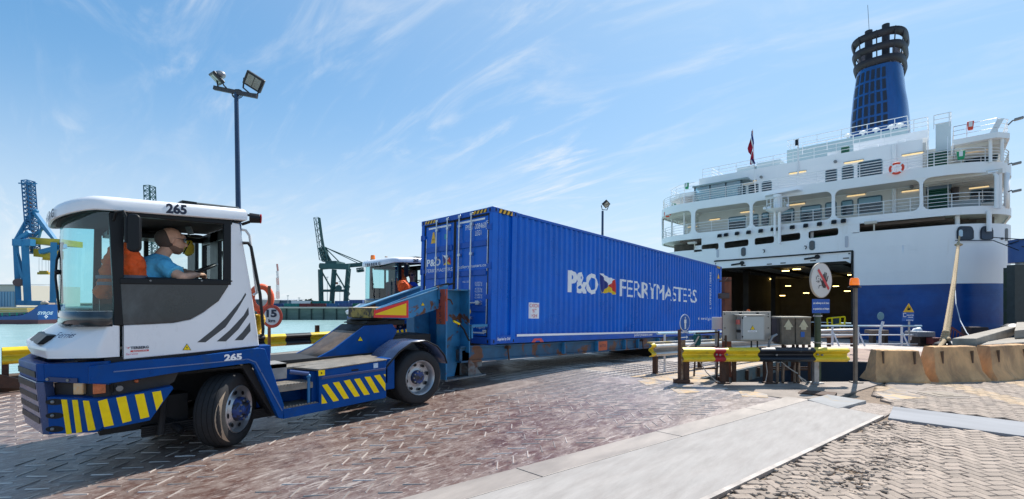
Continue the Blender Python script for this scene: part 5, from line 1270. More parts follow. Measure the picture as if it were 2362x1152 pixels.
# posts between openings
edges=[DX0-1.3]+[e for x in xs for e in x]+[DX1-.35]
for i in range(0,len(edges)-1,2):
    a,b=edges[i],edges[i+1]
    if i==0: a=b-.75
    if i>=len(edges)-2: b=-4.9
    m=M(); m.extr([(a,47,zl(a,5.42)),(b,47,zl(b,5.42)),(b,47,zl(b,6.05)),(a,47,zl(a,6.05))],(0,.15,0)); m.obj('transom_post',SW,FE)
for (a,b) in xs: # rounded corners of each opening as fillets
    for X,s in((a,1),(b,-1)):
        for zz,q in((5.42,1),(6.05,-1)):
            z=zl(X,zz); pts=[(X,47,z),(X+s*.17,47,z)]+[(X+s*(.17-.17*math.sin(t)),47,z+q*(.17-.17*math.cos(t))) for t in(R(30),R(60))]+[(X,47,z+q*.17)]
            m=M(); m.extr(pts,(0,.12,0)); m.obj('opening_gusset',SW,FE)
m=M(); m.extr([(xs[0][0],47,zl(xs[0][0],6.05)),(-4.9,47,zl(-4.9,6.05)),(-4.9,47,6.98),(xs[0][0],47,6.72)],(0,.15,0)); m.obj('transom_top_panel',SW,FE)
# mooring deck behind the openings: dark recess and deckhead
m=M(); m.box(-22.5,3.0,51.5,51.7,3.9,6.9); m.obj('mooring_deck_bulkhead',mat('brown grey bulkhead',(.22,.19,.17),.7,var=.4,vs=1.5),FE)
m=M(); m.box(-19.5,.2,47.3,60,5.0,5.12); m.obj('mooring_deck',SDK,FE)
for k in range(5):
    m=M(); m.box(-20.2+.0*k,.2+k*.45,47.6+k*.8,47.72+k*.8,6.2,6.42); m.obj('deckhead_beam',mat('brownish deckhead',(.16,.12,.10),.7,var=.2),FE)
m=M(); p=PY(*Z3(1945,745),49); 
for px in(1951,2148,1048): 
    q=PY(*Z3(px,820),47.6); m=M(); m.cyl((q.x,47.9,5.1),(q.x,47.9,6.6),.14,n=12); m.obj('deck_pillar',SW,FE,smooth=40)
m=M(); m.box(-9.6,-7.2,49,50.5,5.3,5.95); m.obj('mooring_winch',mat('winch green',(.01,.12,.06),.5),FE,bevel=.1)
# deck 1 and deck 2 slabs and edge bands
def deck(name,z,x_in=50.2,mt=SIN,Y0=47.05):
    o=outline(-.05,Y0,60); m=M(); m.extr([(x,y,z-.06) for x,y in o],(0,0,.06)); return m.obj(name,mt,FE)
skin('deck_edge_band',SW,6.42,7.0,th=.14,off=.02); deck('deck_plate',6.62)
skin('deck_edge_band',SW,9.42,10.22,th=.14,off=.02); deck('deck_plate',9.62,mt=SIN)
# pillars with rounded openings between deck 1 and 2
def px2s(x): return PY(x,480,47).x
outl=outline(.0,47,80)
def oy(X,side): # y on outline for X
    best=None
    for (x0,y0),(x1,y1) in zip(outl[:-1],outl[1:]):
        if min(x0,x1)<=X<=max(x0,x1) and abs(x1-x0)>1e-6:
            return y0+(y1-y0)*(X-x0)/(x1-x0)
    return 47
PIL=[(1594,1603),(1729,1736),(1918,1926),(2121,2129)]
for a,b in PIL:
    xa,xb=px2s(a),px2s(b); ya,yb=oy(xa,0),oy(xb,0); r=.45
    pts=[(xa,6.95),(xa-r,6.95)]
    def arc(cx_,cz_,t0,t1): return [(cx_+r*math.cos(R(t0+(t1-t0)*k/4)),cz_+r*math.sin(R(t0+(t1-t0)*k/4))) for k in range(5)]
    pts=arc(xa-r,7.0+r,-90,0)+arc(xa-r,9.42-r,0,90)+arc(xb+r,9.42-r,90,180)+arc(xb+r,7.0+r,180,270)
    f=lambda X:oy(min(max(X,HL+.3),HR-.3),0)
    m=M(); m.extr([(x,f(x)+.01,z) for x,z in pts],(0,.14,0)); m.obj('deck_pillar',SW,FE)
# corner pillars (rounded corner, port and starboard)
def cornerp(i0,i1,side):
    o=outline(.01,47,80); 
    seg=o[i0:i1+1]; m=M()
    m.grid([[(x,y,6.9) for x,y in seg],[(x,y,9.5) for x,y in seg]]); m.obj('corner_pillar',SW,FE,solid=.12,smooth=60)
cornerp(19,20,1); cornerp(2,3,0)
# railings
def railing(pts,z0,h,bars,gap=1.4,r=.022,name='railing',par=None,mt=None,endpost=True,zf=None):
    pts=[Vector(p) for p in pts]; m=M(); zf=zf or (lambda p:z0)
    for b in bars:
        m.tube([(p.x,p.y,zf(p)+h*b) for p in pts],r if b<1 else r*1.35,6)
    # posts
    L_=0; nxt=0
    for a,b in zip(pts[:-1],pts[1:]):
        d=(b-a).length
        while nxt<=L_+d+1e-6:
            p=a.lerp(b,(nxt-L_)/d if d else 0); m.cyl((p.x,p.y,zf(p)),(p.x,p.y,zf(p)+h),r*1.2,n=6); nxt+=gap
        L_+=d
    return m.obj(name,mt or RAILW,par or FE,smooth=40)
def ol(i0,i1,off=-.1,Y0=47): return [(x,y,0) for x,y in outline(off,Y0,60)[i0:i1]]
O1=outline(-.12,47,56)
def sect(xa,xb):
    return [(x,y,0) for x,y in O1 if xa<x<xb]
bays=[(HL,px2s(1594)),(px2s(1603),px2s(1729)),(px2s(1736),px2s(1918)),(px2s(1926),px2s(2121)),(px2s(2129),HR)]
for i,(a,b) in enumerate(bays):
    pts=sect(a,b)
    if i==0: pts=pts+[(b,oy(b,0)+.12,0)]
    elif i==4: pts=[(a,47.12,0)]+pts
    else: pts=[(a,oy(a,0)+.12,0)]+pts+[(b,oy(b,0)+.12,0)]
    railing(pts,6.95,1.08,(.25,.5,.75,1),1.6)
x_=px2s(1800); y_=px2s(2143)
railing([(x,y,0) for x,y in outline(-.12,47,56)],10.2,1.08,(.2,.4,.6,.8,1),1.5,r=.026)
# recessed house wall with windows
YW=50.2
for mt_,sc_ in((SW,1.0),(SB,1.0)):
    n_=mt_.node_tree.nodes; l_=mt_.node_tree.links; tcx=n_.new('ShaderNodeTexCoord'); mpx=n_.new('ShaderNodeMapping'); mpx.inputs['Rotation'].default_value=(R(90),0,0); l_.new(tcx.outputs['Object'],mpx.inputs[0])
    bt=n_.new('ShaderNodeTexBrick'); bt.inputs['Scale'].default_value=.32; bt.inputs['Mortar Size'].default_value=.006; bt.inputs['Color1'].default_value=(1,1,1,1); bt.inputs['Color2'].default_value=(.97,.97,.97,1); bt.inputs['Mortar'].default_value=(0,0,0,1); bt.inputs['Row Height'].default_value=.55; bt.inputs['Brick Width'].default_value=1.9; l_.new(mpx.outputs[0],bt.inputs['Vector'])
    nz=n_.new('ShaderNodeTexNoise'); nz.inputs['Scale'].default_value=.55; l_.new(tcx.outputs['Object'],nz.inputs[0]); ad=n_.new('ShaderNodeMath'); ad.operation='MULTIPLY_ADD'; ad.inputs[1].default_value=2.2; l_.new(nz.outputs[0],ad.inputs[0]); l_.new(bt.outputs['Color'],ad.inputs[2])
    bb=n_.new('ShaderNodeBump'); bb.inputs['Strength'].default_value=.35; bb.inputs['Distance'].default_value=.03; l_.new(ad.outputs[0],bb.inputs['Height']); l_.new(bb.outputs[0],n_['Principled BSDF'].inputs['Normal'])
m=M(); m.box(PY(1612,500,YW).x,PY(2128,500,YW).x,YW,YW+.2,6.5,13.3); hw=m.obj('house_wall',SW,FE)
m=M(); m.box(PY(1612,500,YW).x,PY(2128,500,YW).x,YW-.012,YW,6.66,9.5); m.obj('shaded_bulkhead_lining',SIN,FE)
m=M(); m.box(PY(1612,500,YW).x,PY(2128,500,YW).x,YW+.2,60,13.0,13.3); m.obj('house_roof',SW,FE)
def window(a,b,c,d,Yp=YW,blind=.38,mull=None,conv=Z3,frame=WFR):
    p=PY(*conv(a,d),Yp); q=PY(*conv(b,c),Yp); xm=(p.x+q.x)/2
    zt=PY(*conv((a+b)/2,c+ (0)),Yp).z; zb=PY(*conv((a+b)/2,d),Yp).z
    # take levels at the middle of the window so sloping perspective cancels out
    x0,x1=p.x,q.x; 
    if zt<zb: zt,zb=zb,zt
    fr=rrect(x0-.07,x1+.07,zb-.07,zt+.07,.2,4); m=M(); m.prism(fr,'y',Yp-.03,Yp-.013); o=m.obj('window',frame,FE)
    m=M(); m.prism(rrect(x0,x1,zb,zt,.15,4),'y',Yp-.036,Yp-.031); g=m.obj('pane',WG2,FE); g.parent=o
    if blind:
        m=M(); m.prism([(x0+.04,zt-(zt-zb)*blind),(x1-.04,zt-(zt-zb)*blind),(x1-.04,zt-.05),(x0+.04,zt-.05)],'y',Yp-.040,Yp-.037); g=m.obj('blind',BLIND,FE); g.parent=o
    if mull or (x1-x0)>1.6:
        m=M(); m.box(xm-.03,xm+.03,Yp-.05,Yp-.041,zb,zt); g=m.obj('mullion',RAILW,FE); g.parent=o
    return o
for w_ in((540,642,752,825),(682,718,738,808),(745,783,728,800),(850,940,706,780),(985,1108,684,774),(1138,1200,664,752),(1237,1303,652,738),(1338,1482,628,722)):
    window(*w_)
for w_ in((1140,1202,460,546),(1242,1305,438,529),(1340,1482,408,512),(665,718,551,626),(747,800,535,613),(598,640,562,640)):
    window(*w_,blind=0)
def tubelamp(a,b,y0,y1,Yp=YW,conv=Z3):
    p=PY(*conv(a,y0),Yp-.1); q=PY(*conv(b,y1),Yp-.1); z=(p.z+q.z)/2
    m=M(); m.box(p.x,q.x,Yp-.12,Yp-.02,z-.05,z+.05); o=m.obj('tube_lamp',LAMPY,FE,bevel=.02)
    m=M(); m.box(p.x-.06,q.x+.06,Yp-.14,Yp-.015,z+.052,z+.10); g=m.obj('lamp_housing',mat('lamp housing grey',(.3,.3,.3),.5),FE); g.parent=o
for l_ in((1252,1368,420,402),(1610,1740,372,354),(912,1014,485,470),(622,706,541,530),(1268,1380,626,610),(1606,1712,597,585),(912,1008,679,668),(610,690,725,716),(418,482,771,764)):
    tubelamp(*l_)
for l_ in((282,340,815,808),(285,325,662,656)): tubelamp(*l_,Yp=54)
for l_ in((2006,2140,350,332),(2022,2146,578,562)): tubelamp(*l_,Yp=50.6)
# pipes on the wall
for x in(1553,1566): 
    for (y0,y1,z0,z1) in((0,0,6.7,9.5),(0,0,10.1,13.2)):
        p=PY(*Z3(x,600),YW-.2); m=M(); m.cyl((p.x,YW-.12,z0),(p.x,YW-.12,z1),.09,n=10); m.obj('vent_pipe',SW,FE,smooth=40)
for (x,y) in((1198,412),(740,507),(1668,568)):
    p=PY(*Z3(x,y),YW-.1); m=M(); m.cyl(p,p+Vector((0,-.2,0)),.13,n=14); m.obj('loud_hailer',GREY,FE)
# shaded side recesses: walls at both ends (port/starboard stair bays)
m=M(); m.box(PY(2128,500,YW).x,3.2,52.6,52.8,6.5,12.9); m.obj('bay_bulkhead',SIN,FE)
m=M(); m.box(-22.8,PY(1612,500,YW).x,55,55.2,6.5,11.5); m.obj('bay_bulkhead',SIN,FE)
for X0 in(PY(2128,500,YW).x,): 
    m=M(); m.box(X0,X0+.2,YW+.2,52.6,6.5,13.0); m.obj('bay_side_wall',SIN,FE)
# deck heads with beams visible in the bays
for k in range(5):
    m=M(); m.box(-1.0,3.2,48.0+k*.9,48.12+k*.9,9.25,9.56); m.obj('deckhead_beam',SIN,FE)
    m=M(); m.box(-22.6,-19.0,48.8+k*1.1,48.92+k*1.1,9.3,9.56); m.obj('deckhead_beam',SIN,FE)
# dark windows in the right bay
for (a,b,c,d) in((2000,2195,340,410),(2035,2178,585,660)):
    window(a,b,c,d,Yp=52.6,blind=0,mull=True)
# stairs
def stair(px,py,qx,qy,wd,Yp,n=9,z0=None,z1=None,col=DKG):
    a=PY(*Z3(px,py),Yp); b=PY(*Z3(qx,qy),Yp)
    m=M(); m.extr([(a.x-wd/2,Yp+1.2,b.z),(a.x+wd/2,Yp+1.2,b.z),(a.x+wd/2,Yp,a.z),(a.x-wd/2,Yp,a.z)],(0,.06,0)); st=m.obj('stairway',col,FE)
    for k in range(n):
        t=(k+.5)/n; z=a.z+(b.z-a.z)*t; m=M(); m.box(a.x-wd/2,a.x+wd/2,Yp+1.2*t-.12,Yp+1.2*t+.05,z-.02,z+.02); g=m.obj('stair_tread',mat('stair tread green',(.03,.14,.10),.5),FE); g.parent=st
    for s in(-1,1):
        m=M(); m.bar((a.x+s*wd/2,Yp,a.z),(a.x+s*wd/2,Yp+1.2,b.z),.05,.2); m.tube([(a.x+s*wd/2,Yp-.05,a.z),(a.x+s*wd/2,Yp-.05,a.z+1.0),(a.x+s*wd/2,Yp+1.15,b.z+1.0),(a.x+s*wd/2,Yp+1.15,b.z)],.025,6); g=m.obj('stair_rail',RAILW,FE); g.parent=st
    return st
stair(1828,462,1845,320,1.15,48.6,11); stair(1830,710,1848,560,1.15,48.6,10)
stair(375,870,372,770,.9,51.0,8); stair(345,700,375,610,.9,51.0,8)
m=M(); m.box(-.9,.6,50.4,52,9.0,9.6); m.obj('stair_trunk',mat('grey blue trunk',(.28,.34,.42),.5),FE)
# pipe bend in the right bay
p0=PY(*Z3(2140,457),47.6); p1=PY(*Z3(2192,480),47.6)
m=M(); m.tube([(p0.x,47.7,9.3),(p0.x+.5,47.7,9.3),(p1.x-.25,47.7,9.28),(p1.x-.08,47.7,9.2),(p1.x,47.7,9.0),(p1.x,47.7,8.8),(p1.x,47.7,6.7)],.11,12); m.obj('drain_pipe',SW,FE,smooth=60)
m=M(); q=PY(*Z3(2215,600),47.6); m.cyl((q.x,48.2,6.7),(q.x,48.2,9.6),.14,n=12); m.obj('drain_pipe',SW,FE,smooth=60)
p=PY(*Z3(1935,640),50); m=M(); m.cyl((p.x,50,p.z-.1),(p.x,50,p.z+.9),.25,n=14); m.sphere((p.x-.9,50.2,7.9),.55); m.obj('winch_drum',mat('brown winch',(.05,.035,.03),.6),FE)
m=M(); m.box(.2,2.2,49.4,49.9,6.65,7.75); m.obj('deck_locker',mat('locker grey',(.35,.37,.38),.5),FE,bevel=.03)
# deck 3 wings
def wing(pts,z0,z1,name='wing_deck'):
    m=M(); m.extr([(x,y,z0) for x,y in pts],(0,0,z1-z0)); return m.obj(name,SW,FE)
wl=PY(2200,330,47.8).x
wing([(wl,47.8),(2.9,47.6),(3.6,48.6),(3.6,60),(wl,60)],11.75,12.15)
for k in range(4): m=M(); m.box(wl+.1,3.4,48.4+k*1.1,48.52+k*1.1,11.45,11.75); m.obj('deckhead_beam',SIN,FE)
railing([(wl,60,0),(wl,47.9,0),(2.9,47.7,0),(3.5,48.6,0),(3.5,60,0)],12.15,1.0,(.33,.66,1),1.6)
wl0=PY(1545,450,51).x; wl1=PY(1612,450,51).x
wing([(wl0,51.2),(wl1+3.2,49.3),(wl1+3.2,60),(wl0,60)],11.35,11.75) if False else wing([(HL+.9,50.5),(HL+2.6,48.8),(wl1+.5,48.6),(wl1+.5,60),(HL+.9,60)],11.3,11.65)
railing([(HL+.95,56,0),(HL+.95,50.5,0),(HL+2.6,48.9,0),(wl1+.5,48.7,0)],11.65,1.0,(.33,.66,1),1.4)
for X,Y in((HL+1.2,50.2),(wl1+.2,49.0),(HL+3.2,48.8)): m=M(); m.cyl((X,Y,6.6),(X,Y,11.4),.09,n=10); m.obj('wing_post',SW,FE,smooth=40)
for X,Y in((3.2,48.3),(2.6,48.0)): m=M(); m.cyl((X,Y,10.1),(X,Y,11.9),.10,n=10); m.obj('wing_post',SW,FE,smooth=40)
# glazed shelter on deck 2
gx0=PY(1603,440,48.3).x; gx1=PY(1710,420,48.3).x; GB=glass_mat('shelter glass',(.62,.82,.88),.16)
DGF=mat('dark shelter frame',(.03,.05,.06),.4)
m=M(); m.box(gx0-.2,gx1+.6,48.1,50.1,11.95,12.1); m.obj('shelter_roof',mat('shelter roof grey green',(.25,.32,.33),.5),FE)
for X in(gx0,gx0+(gx1-gx0)*.34,gx0+(gx1-gx0)*.68,gx1): m=M(); m.box(X-.06,X+.06,48.24,48.36,9.7,11.95); m.obj('shelter_post',DGF,FE)
m=M(); m.box(gx0,gx1,48.29,48.31,9.7,11.9); m.obj('shelter_glass',GB,FE)
# rescue station platform and small mast at the transom
px_=PY(1790,500,46.3)
m=M(); m.cyl((px_.x-.1,46.3,6.0),(px_.x-.1,46.3,9.3),.10,n=10); m.cyl((px_.x+.25,46.4,5.2),(px_.x+.25,46.4,9.4),.13,n=10); m.cyl((px_.x+.1,46.35,8.05),(px_.x+.1,46.35,8.3),.55,.95,n=20); m.cyl((px_.x+.1,46.35,8.3),(px_.x+.1,46.35,9.4),.17,n=12); m.cyl((px_.x+.1,46.35,9.35),(px_.x+.1,46.35,9.6),.35,n=16); m.obj('radar_mast_platform',SW,FE,smooth=40)
cr=[(px_.x+.1+.85*math.cos(t),46.35+.85*math.sin(t),0) for t in [2*math.pi*k/12 for k in range(13)]]
railing(cr,8.3,.95,(.5,1),.9,r=.03)
for dx in(-.9,-.55,.95): m=M(); m.sphere((px_.x+dx,46.2,8.5),.14); m.obj('mast_light',SW,FE)
q=PY(1808,450,46.6); m=M(); m.extr([(q.x-1.6,46.95,9.62),(q.x+1.4,46.95,9.75),(q.x+1.1,46.1,9.75),(q.x-1.4,46.1,9.62)],(0,0,.06)); m.obj('bracket_platform',SW,FE)
# floodlights under deck band
for (x,y) in((482,868),(522,862),(590,854),(661,847),(736,838),(812,828),(848,825),(931,815),(1014,805),(1099,795),(1188,783),(1247,776)):
    p=PY(*Z3(x,y),46.85); m=M(); m.hexa([p+Vector(v) for v in((-.17,-.22,-.2),(.17,-.22,-.2),(.17,.1,-.15),(-.17,.1,-.15),(-.17,-.15,.1),(.17,-.15,.1),(.17,.1,.15),(-.17,.1,.15))]); f_=m.obj('floodlight',BLACK,FE,bevel=.02)
    m=M(); m.box(p.x-.15,p.x+.15,p.y-.17,p.y+.08,p.z+.155,p.z+.175); g=m.obj('floodlight_lit_top',mat('painted sunlit top',(.7,.68,.62),.4),FE); g.parent=f_  # pale plate puts the sunlit top into its colour
for (x,y) in((325,915),(1435,790)):
    p=PY(*Z3(x,y),46.6); m=M(); m.cyl((p.x,46.7,p.z-.6),(p.x,46.7,p.z),.06,n=8); m.obox((p.x-.2,46.6,p.z+.05),.8,.5,.2); m.obj('searchlight',mat('pale lamp body',(.6,.55,.48),.5),FE,bevel=.03)
# oval ports, fairlead lips, handles above the door
def oval(x,y,w_,h_,mt,Yp=46.985,name='oval_port',dz=.03):
    p=PY(*Z3(x,y),47); m=M(); m.prism(rrect(p.x-w_/2,p.x+w_/2,p.z-h_/2,p.z+h_/2,w_/2-.01,6),'y',Yp,Yp-.03); return m.obj(name,mt,FE)
oval(629,968,.42,.85,WFR); oval(1053,928,.42,.85,WFR); oval(629,968,.34,.77,WG2,Yp=46.95); oval(1053,928,.34,.77,WG2,Yp=46.95)
oval(470,978,.22,.8,mat('recessed grey slot',(.50,.52,.58),.5)); oval(1266,905,.22,.95,mat('recessed grey slot',(.50,.52,.58),.5))
for x,y in((755,963),(1012,940)):
    p=PY(*Z3(x,y),46.9); m=M(); m.tube([p+Vector((-.08,0,.12)),p+Vector((.06,-.06,.10)),p+Vector((.08,-.08,-.05)),p+Vector((0,-.05,-.16))],.04,8); m.obj('pad_eye',BLACK,FE)
# stern door frame: black border, white header flap
def dpx(a,b): return PY(a,b,46.96)
a=PY(1643,608,46.97);b=PY(1967,580,46.97)
m=M(); m.extr([(DX0-.1,46.97,3.96),(DX1+.02,46.97,4.16),(DX1+.02,46.97,4.28),(DX0-.1,46.97,4.08)],(0,-.03,0)); m.box(DX1-.1,DX1+.06,46.94,46.99,-3.3,4.2); m.obj('door_border',BLACK,FE)
m=M(); m.extr([(DX0,47.05,3.30),(DX1-.5,47.05,3.42),(DX1-.15,47.05,3.2),(DX1-.1,47.05,4.18),(DX0,47.05,3.98)],(0,.12,0)); m.obj('door_header_flap',SW,FE)
for x,y in((600,130),(1060,92)):
    p=PY(1480+x/sc,560+y/sc,47); m=M(); m.obox(p+Vector((-.2,-.03,-.05)),.95,.04,.16,(1,0,.1),(0,1,0)); m.cyl(p+Vector((.3,-.0,.03)),p+Vector((.3,-.08,.03)),.20,n=16); m.obj('door_hinge_slot',BLACK,FE)
for x,y in((455,130),(1282,68),(627,142),(788,133),(873,126),(1058,112),(1262,96)):
    p=PY(1480+x/sc,560+y/sc,47); m=M(); m.obox(p+Vector((0,.03,0)),.40 if x not in(455,1282) else .12,.05,.08); m.obj('door_cleat',BLACK,FE)
# car deck interior
FZ=zr(0,47)
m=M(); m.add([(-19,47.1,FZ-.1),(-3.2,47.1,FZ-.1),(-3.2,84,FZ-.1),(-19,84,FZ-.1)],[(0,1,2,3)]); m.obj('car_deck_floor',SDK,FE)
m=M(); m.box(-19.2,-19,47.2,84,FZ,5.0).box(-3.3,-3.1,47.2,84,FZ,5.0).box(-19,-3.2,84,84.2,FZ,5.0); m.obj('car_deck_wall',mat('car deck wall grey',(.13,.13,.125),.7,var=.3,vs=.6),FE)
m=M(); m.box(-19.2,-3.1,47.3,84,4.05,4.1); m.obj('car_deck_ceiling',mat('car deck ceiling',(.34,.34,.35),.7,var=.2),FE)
CB=mat('ceiling beam grey',(.36,.36,.37),.6,var=.2)
for k in range(30): m=M(); m.box(-19,-3.3,48.5+k*1.2,48.62+k*1.2,3.72,4.05); m.obj('ceiling_beam',CB,FE)
for X in(-16,-12.9,-9.8,-6.7): m=M(); m.box(X-.08,X+.08,47.6,84,3.50,3.9); m.obj('ceiling_girder',SDK,FE)
m=M(); m.box(-19,-3.3,47.4,48.3,3.2,4.0); m.obj('door_coaming',SDK,FE)
for (x,y) in((610,232),(675,262),(770,292),(697,320),(592,346),(870,328),(905,268),(790,226),(1017,312),(1200,270),(1293,200),(1270,300),(767,337),(890,175),(958,165)):
    p=PG(1480+x/sc,560+y/sc,3.46)
    if p.y<48.4: p=Vector((p.x,48.6,3.40))
    if p.y>83: p=PY(1480+x/sc,560+y/sc,80)
    w_=.2 if p.y<56 else .34; m=M(); m.box(p.x-w_,p.x+w_,p.y-.10,p.y+.10,p.z-.04,p.z+.05); m.obj('car_deck_lamp',LAMPC,FE)
for X,Y,w_ in((-17.6,60,.6),(-17.0,70,.5),(-5.0,58,.5)):
    m=M(); m.box(X,X+w_,Y,Y+.5,FZ,4.0); m.obj('car_deck_pillar',mat('car deck wall grey',(.10,.10,.09),.7),FE)
m=M(); m.extr([(-6.6,60,FZ),(-4.2,60,FZ),(-4.2,60,3.2),(-5.6,60,3.2)],(0,.3,0)); m.obj('casing_panel',mat('pale casing',(.28,.28,.27),.6),FE)
# right hull details: mooring windows
BR=mat('mooring window dark rim',(.02,.03,.05),.4)
def hullwin(x0,x1,y0,y1):
    p=PY(x0,y1,46.95); q=PY(x1,y0,46.95); xs_=[p.x,q.x]; n=rrect(p.x,q.x,min(p.z,q.z),max(p.z,q.z),.38,6)
    def yy(X): return oy(min(X,HR-.02),0)
    m=M(); m.extr([(x,yy(x)-.05,z) for x,z in n],(0,.04,0)); o=m.obj('mooring_window',BR,FE)
    n2=rrect(p.x+.1,q.x-.1,min(p.z,q.z)+.06,max(p.z,q.z)-.1,.33,6); m=M(); m.extr([(x,yy(x)-.09,z) for x,z in n2],(0,.035,0)); g=m.obj('window_shade',mat('window inner shade',(.03,.045,.07),.5,var=.5,vs=2),FE); g.parent=o
    return o
# fairlead windows (converted from the picture on the curved hull)
OUT=outline(.0,47,60,n=40)
def hullhit(px,py,off=0):
    k=(px-1181)/F; best=None
    for (x0,y0),(x1,y1) in zip(OUT[:-1],OUT[1:]):
        f0=CC*x0+SS*y0-k*(-SS*x0+CC*y0); f1=CC*x1+SS*y1-k*(-SS*x1+CC*y1)
        if f0*f1<=0 and f0!=f1:
            t=f0/(f0-f1); X=x0+(x1-x0)*t; Y=y0+(y1-y0)*t; d=-SS*X+CC*Y
            if best is None or d<best[0]: best=(d,X,Y)
    if best is None: best=(31.5,HR,50.5)
    d,X,Y=best; d-=off; return W0(px,py,d)
def W0(x,y,d): return ray(x,y)*d
def hpatch(x0,x1,y0,y1,rad,off,name,mt,par,n=12):
    rows=[]
    for i in range(n+1):
        u=i/n; x=x0+(x1-x0)*u; e=min(x-x0,x1-x); c=0
        if e<rad: c=rad-math.sqrt(max(0,rad*rad-(rad-e)**2))
        rows.append([hullhit(x,y0+c,off),hullhit(x,y1-c*.35,off)])
    m=M(); m.grid(rows); return m.obj(name,mt,par,smooth=40)
for (x0,x1) in((2206.5,2246.5),(2261,2291.5)):
    o=hpatch(x0,x1,522,554,11,.04,'mooring_window',BR,FE)
    g=hpatch(x0+3,x1-3,525,552,9,.07,'window_shade',mat('window inner shade',(.03,.045,.07),.5,var=.6,vs=1.2),FE); g.parent=o  # dark patch on the hull paints the shade inside the opening
hpatch(2211.5,2221,530,546,4.5,.10,'painted_gap_light',mat('pale gap light',(.5,.65,.75),.5),FE)  # pale patch paints the light seen through the opening
hpatch(2319,2325.5,527,556,3,.04,'mooring_window',BR,FE); hpatch(2309,2315,548,553.5,2,.04,'small_port',BR,FE)
hpatch(2203,2293,554,556,.5,.12,'fender_lip',BR,FE)
# faint raised old lettering under the paint
for s_,x,y,w_ in(('NORTH',2003,592,150),('SEA',2030,622,60),('FERRIES',1998,650,140)):
    p=PY(x,y,46.998); q=PY(x+w_*.75,y,46.998); text('raised_letters',s_,(p.x,46.997,p.z),(1,0,0),(0,0,1),.85,SW,FE,width=q.x-p.x,depth=.012,bold=-.005)
# upper deck: railings, deckhouse, lifejacket boxes, buoy
railing([(PY(1620,420,50.3).x,50.4,0),(PY(2095,320,50.3).x,50.4,0)],13.3,1.0,(.33,.66,1),1.7)
railing([(PY(1640,420,50.3).x,54,0),(PY(1640,420,50.3).x,50.4,0)],13.3,1.0,(.33,.66,1),1.7)
TEALW=mat('pale teal deckhouse',(.42,.54,.56),.5,var=.03)
dh0=PY(1815,350,60); dh1=PY(2092,262,60)
m=M(); m.box(dh0.x,dh1.x,60,74,12,17.35); m.obj('deckhouse',TEALW,FE)
railing([(dh0.x,66,0),(dh0.x,60.1,0),(dh1.x,60.1,0),(dh1.x,70,0)],17.35,1.1,(.5,1),2.2,r=.03)
for x in(1955,1990,2020,2055,2075): 
    p=PY(x,290,60.4); m=M(); m.cyl((p.x,60.6,17.3),(p.x,60.6,17.75),.12,n=10); m.sphere((p.x,60.6,17.85),.33,(1,1,.45)); m.obj('mushroom_vent',SW,FE,smooth=50)
m=M(); a=PY(1745,380,52);b=PY(1800,380,52); m.box(a.x,b.x,52,54,13.3,14.3); m.obj('deck_locker',mat('pale teal locker',(.5,.6,.62),.5),FE)
a=PY(1700,400,52);b=PY(1740,400,52); m=M(); m.box(a.x,b.x,52,54,13.3,14.2); m.obj('deck_locker',mat('pale teal locker',(.5,.6,.62),.5),FE)
for x in(1910,1990,2050): a=PY(x,350,51.4); m=M(); m.box(a.x,a.x+1.1,51,51.5,13.3,13.75); m.obj('deck_box',SW,FE)
p=PY(1950,365,51.0); m=M(); m.box(p.x-.3,p.x+.3,50.8,51.2,13.3,14.0); m.obj('green_deck_lamp',mat('dark green unit',(.01,.10,.05),.5),FE,bevel=.05)
# small mast on house top
p=PY(1841,400,50.1); m=M(); m.cyl((p.x,50.1,11.9),(p.x,50.1,15.4),.07,n=8).box(p.x-.15,p.x+.0,49.9,50.1,14.7,15.3); m.obj('camera_mast',RAILW,FE)
m=M(); m.box(p.x-.2,p.x+.02,49.85,50.12,14.72,15.25); m.obj('camera_box',BLACK,FE)
# step-up structures right of centre
a=PY(2055,300,55);b=PY(2140,300,55)
railing([(a.x,55,0),(b.x,55,0),(b.x,60,0)],15.3,1.1,(.33,.66,1),1.6,r=.03)
m=M(); m.box(a.x-2.8,b.x,55,60,14.6,15.3); m.obj('upper_platform',SW,FE)
railing([(PY(1850,400,52).x,52.2,0),(PY(2090,300,52).x,52.2,0)],14.4,.9,(.5,1),2,r=.03)
a=PY(2158,330,50.5); m=M(); m.box(a.x,a.x+.9,50.6,52,12,14.4); m.obj('ladder_house',mat('pale trunk',(.55,.62,.64),.5),FE); railing([(a.x-.1,50.6,0),(a.x+.9,50.6,0),(a.x+.9,52,0)],14.0,1.1,(.33,.66,1),.9,r=.03)
def buoy(name,c,par,r=.36,segs=True,nrm=(0,-1,0)):
    u=Vector((1,0,0));v=Vector((0,0,1)); m=M(); m.tube([Vector(c)+u*r*math.cos(t)+v*r*math.sin(t) for t in [2*math.pi*k/24 for k in range(24)]],.085,8,closed=True); o=m.obj(name,RSH,par,smooth=60)
    for k in range(4):
        t0=math.pi/4+k*math.pi/2; m=M(); m.tube([Vector(c)+u*r*math.cos(t0+a)+v*r*math.sin(t0+a) for a in(-.16,-.05,.05,.16)],.092,8); g=m.obj('buoy_band',RAILW,par,smooth=60); g.parent=o
    return o
LB=[]
for X,z,Y in((PY(2068,389,46.8).x,PY(2068,389,46.8).z,46.75),):
    o=buoy('lifebuoy',(X,Y,z),None,.40); tag(o,'red and white lifebuoy on the middle of the ferry stern railing','lifebuoy','lifebuoys on the ferry railing'); LB.append(o)
o=buoy('lifebuoy',(PY(1540,493,48.2).x,48.2,PY(1540,493,48.2).z),None,.33); tag(o,'red and white lifebuoy on the far left end of the ferry railing','lifebuoy','lifebuoys on the ferry railing')
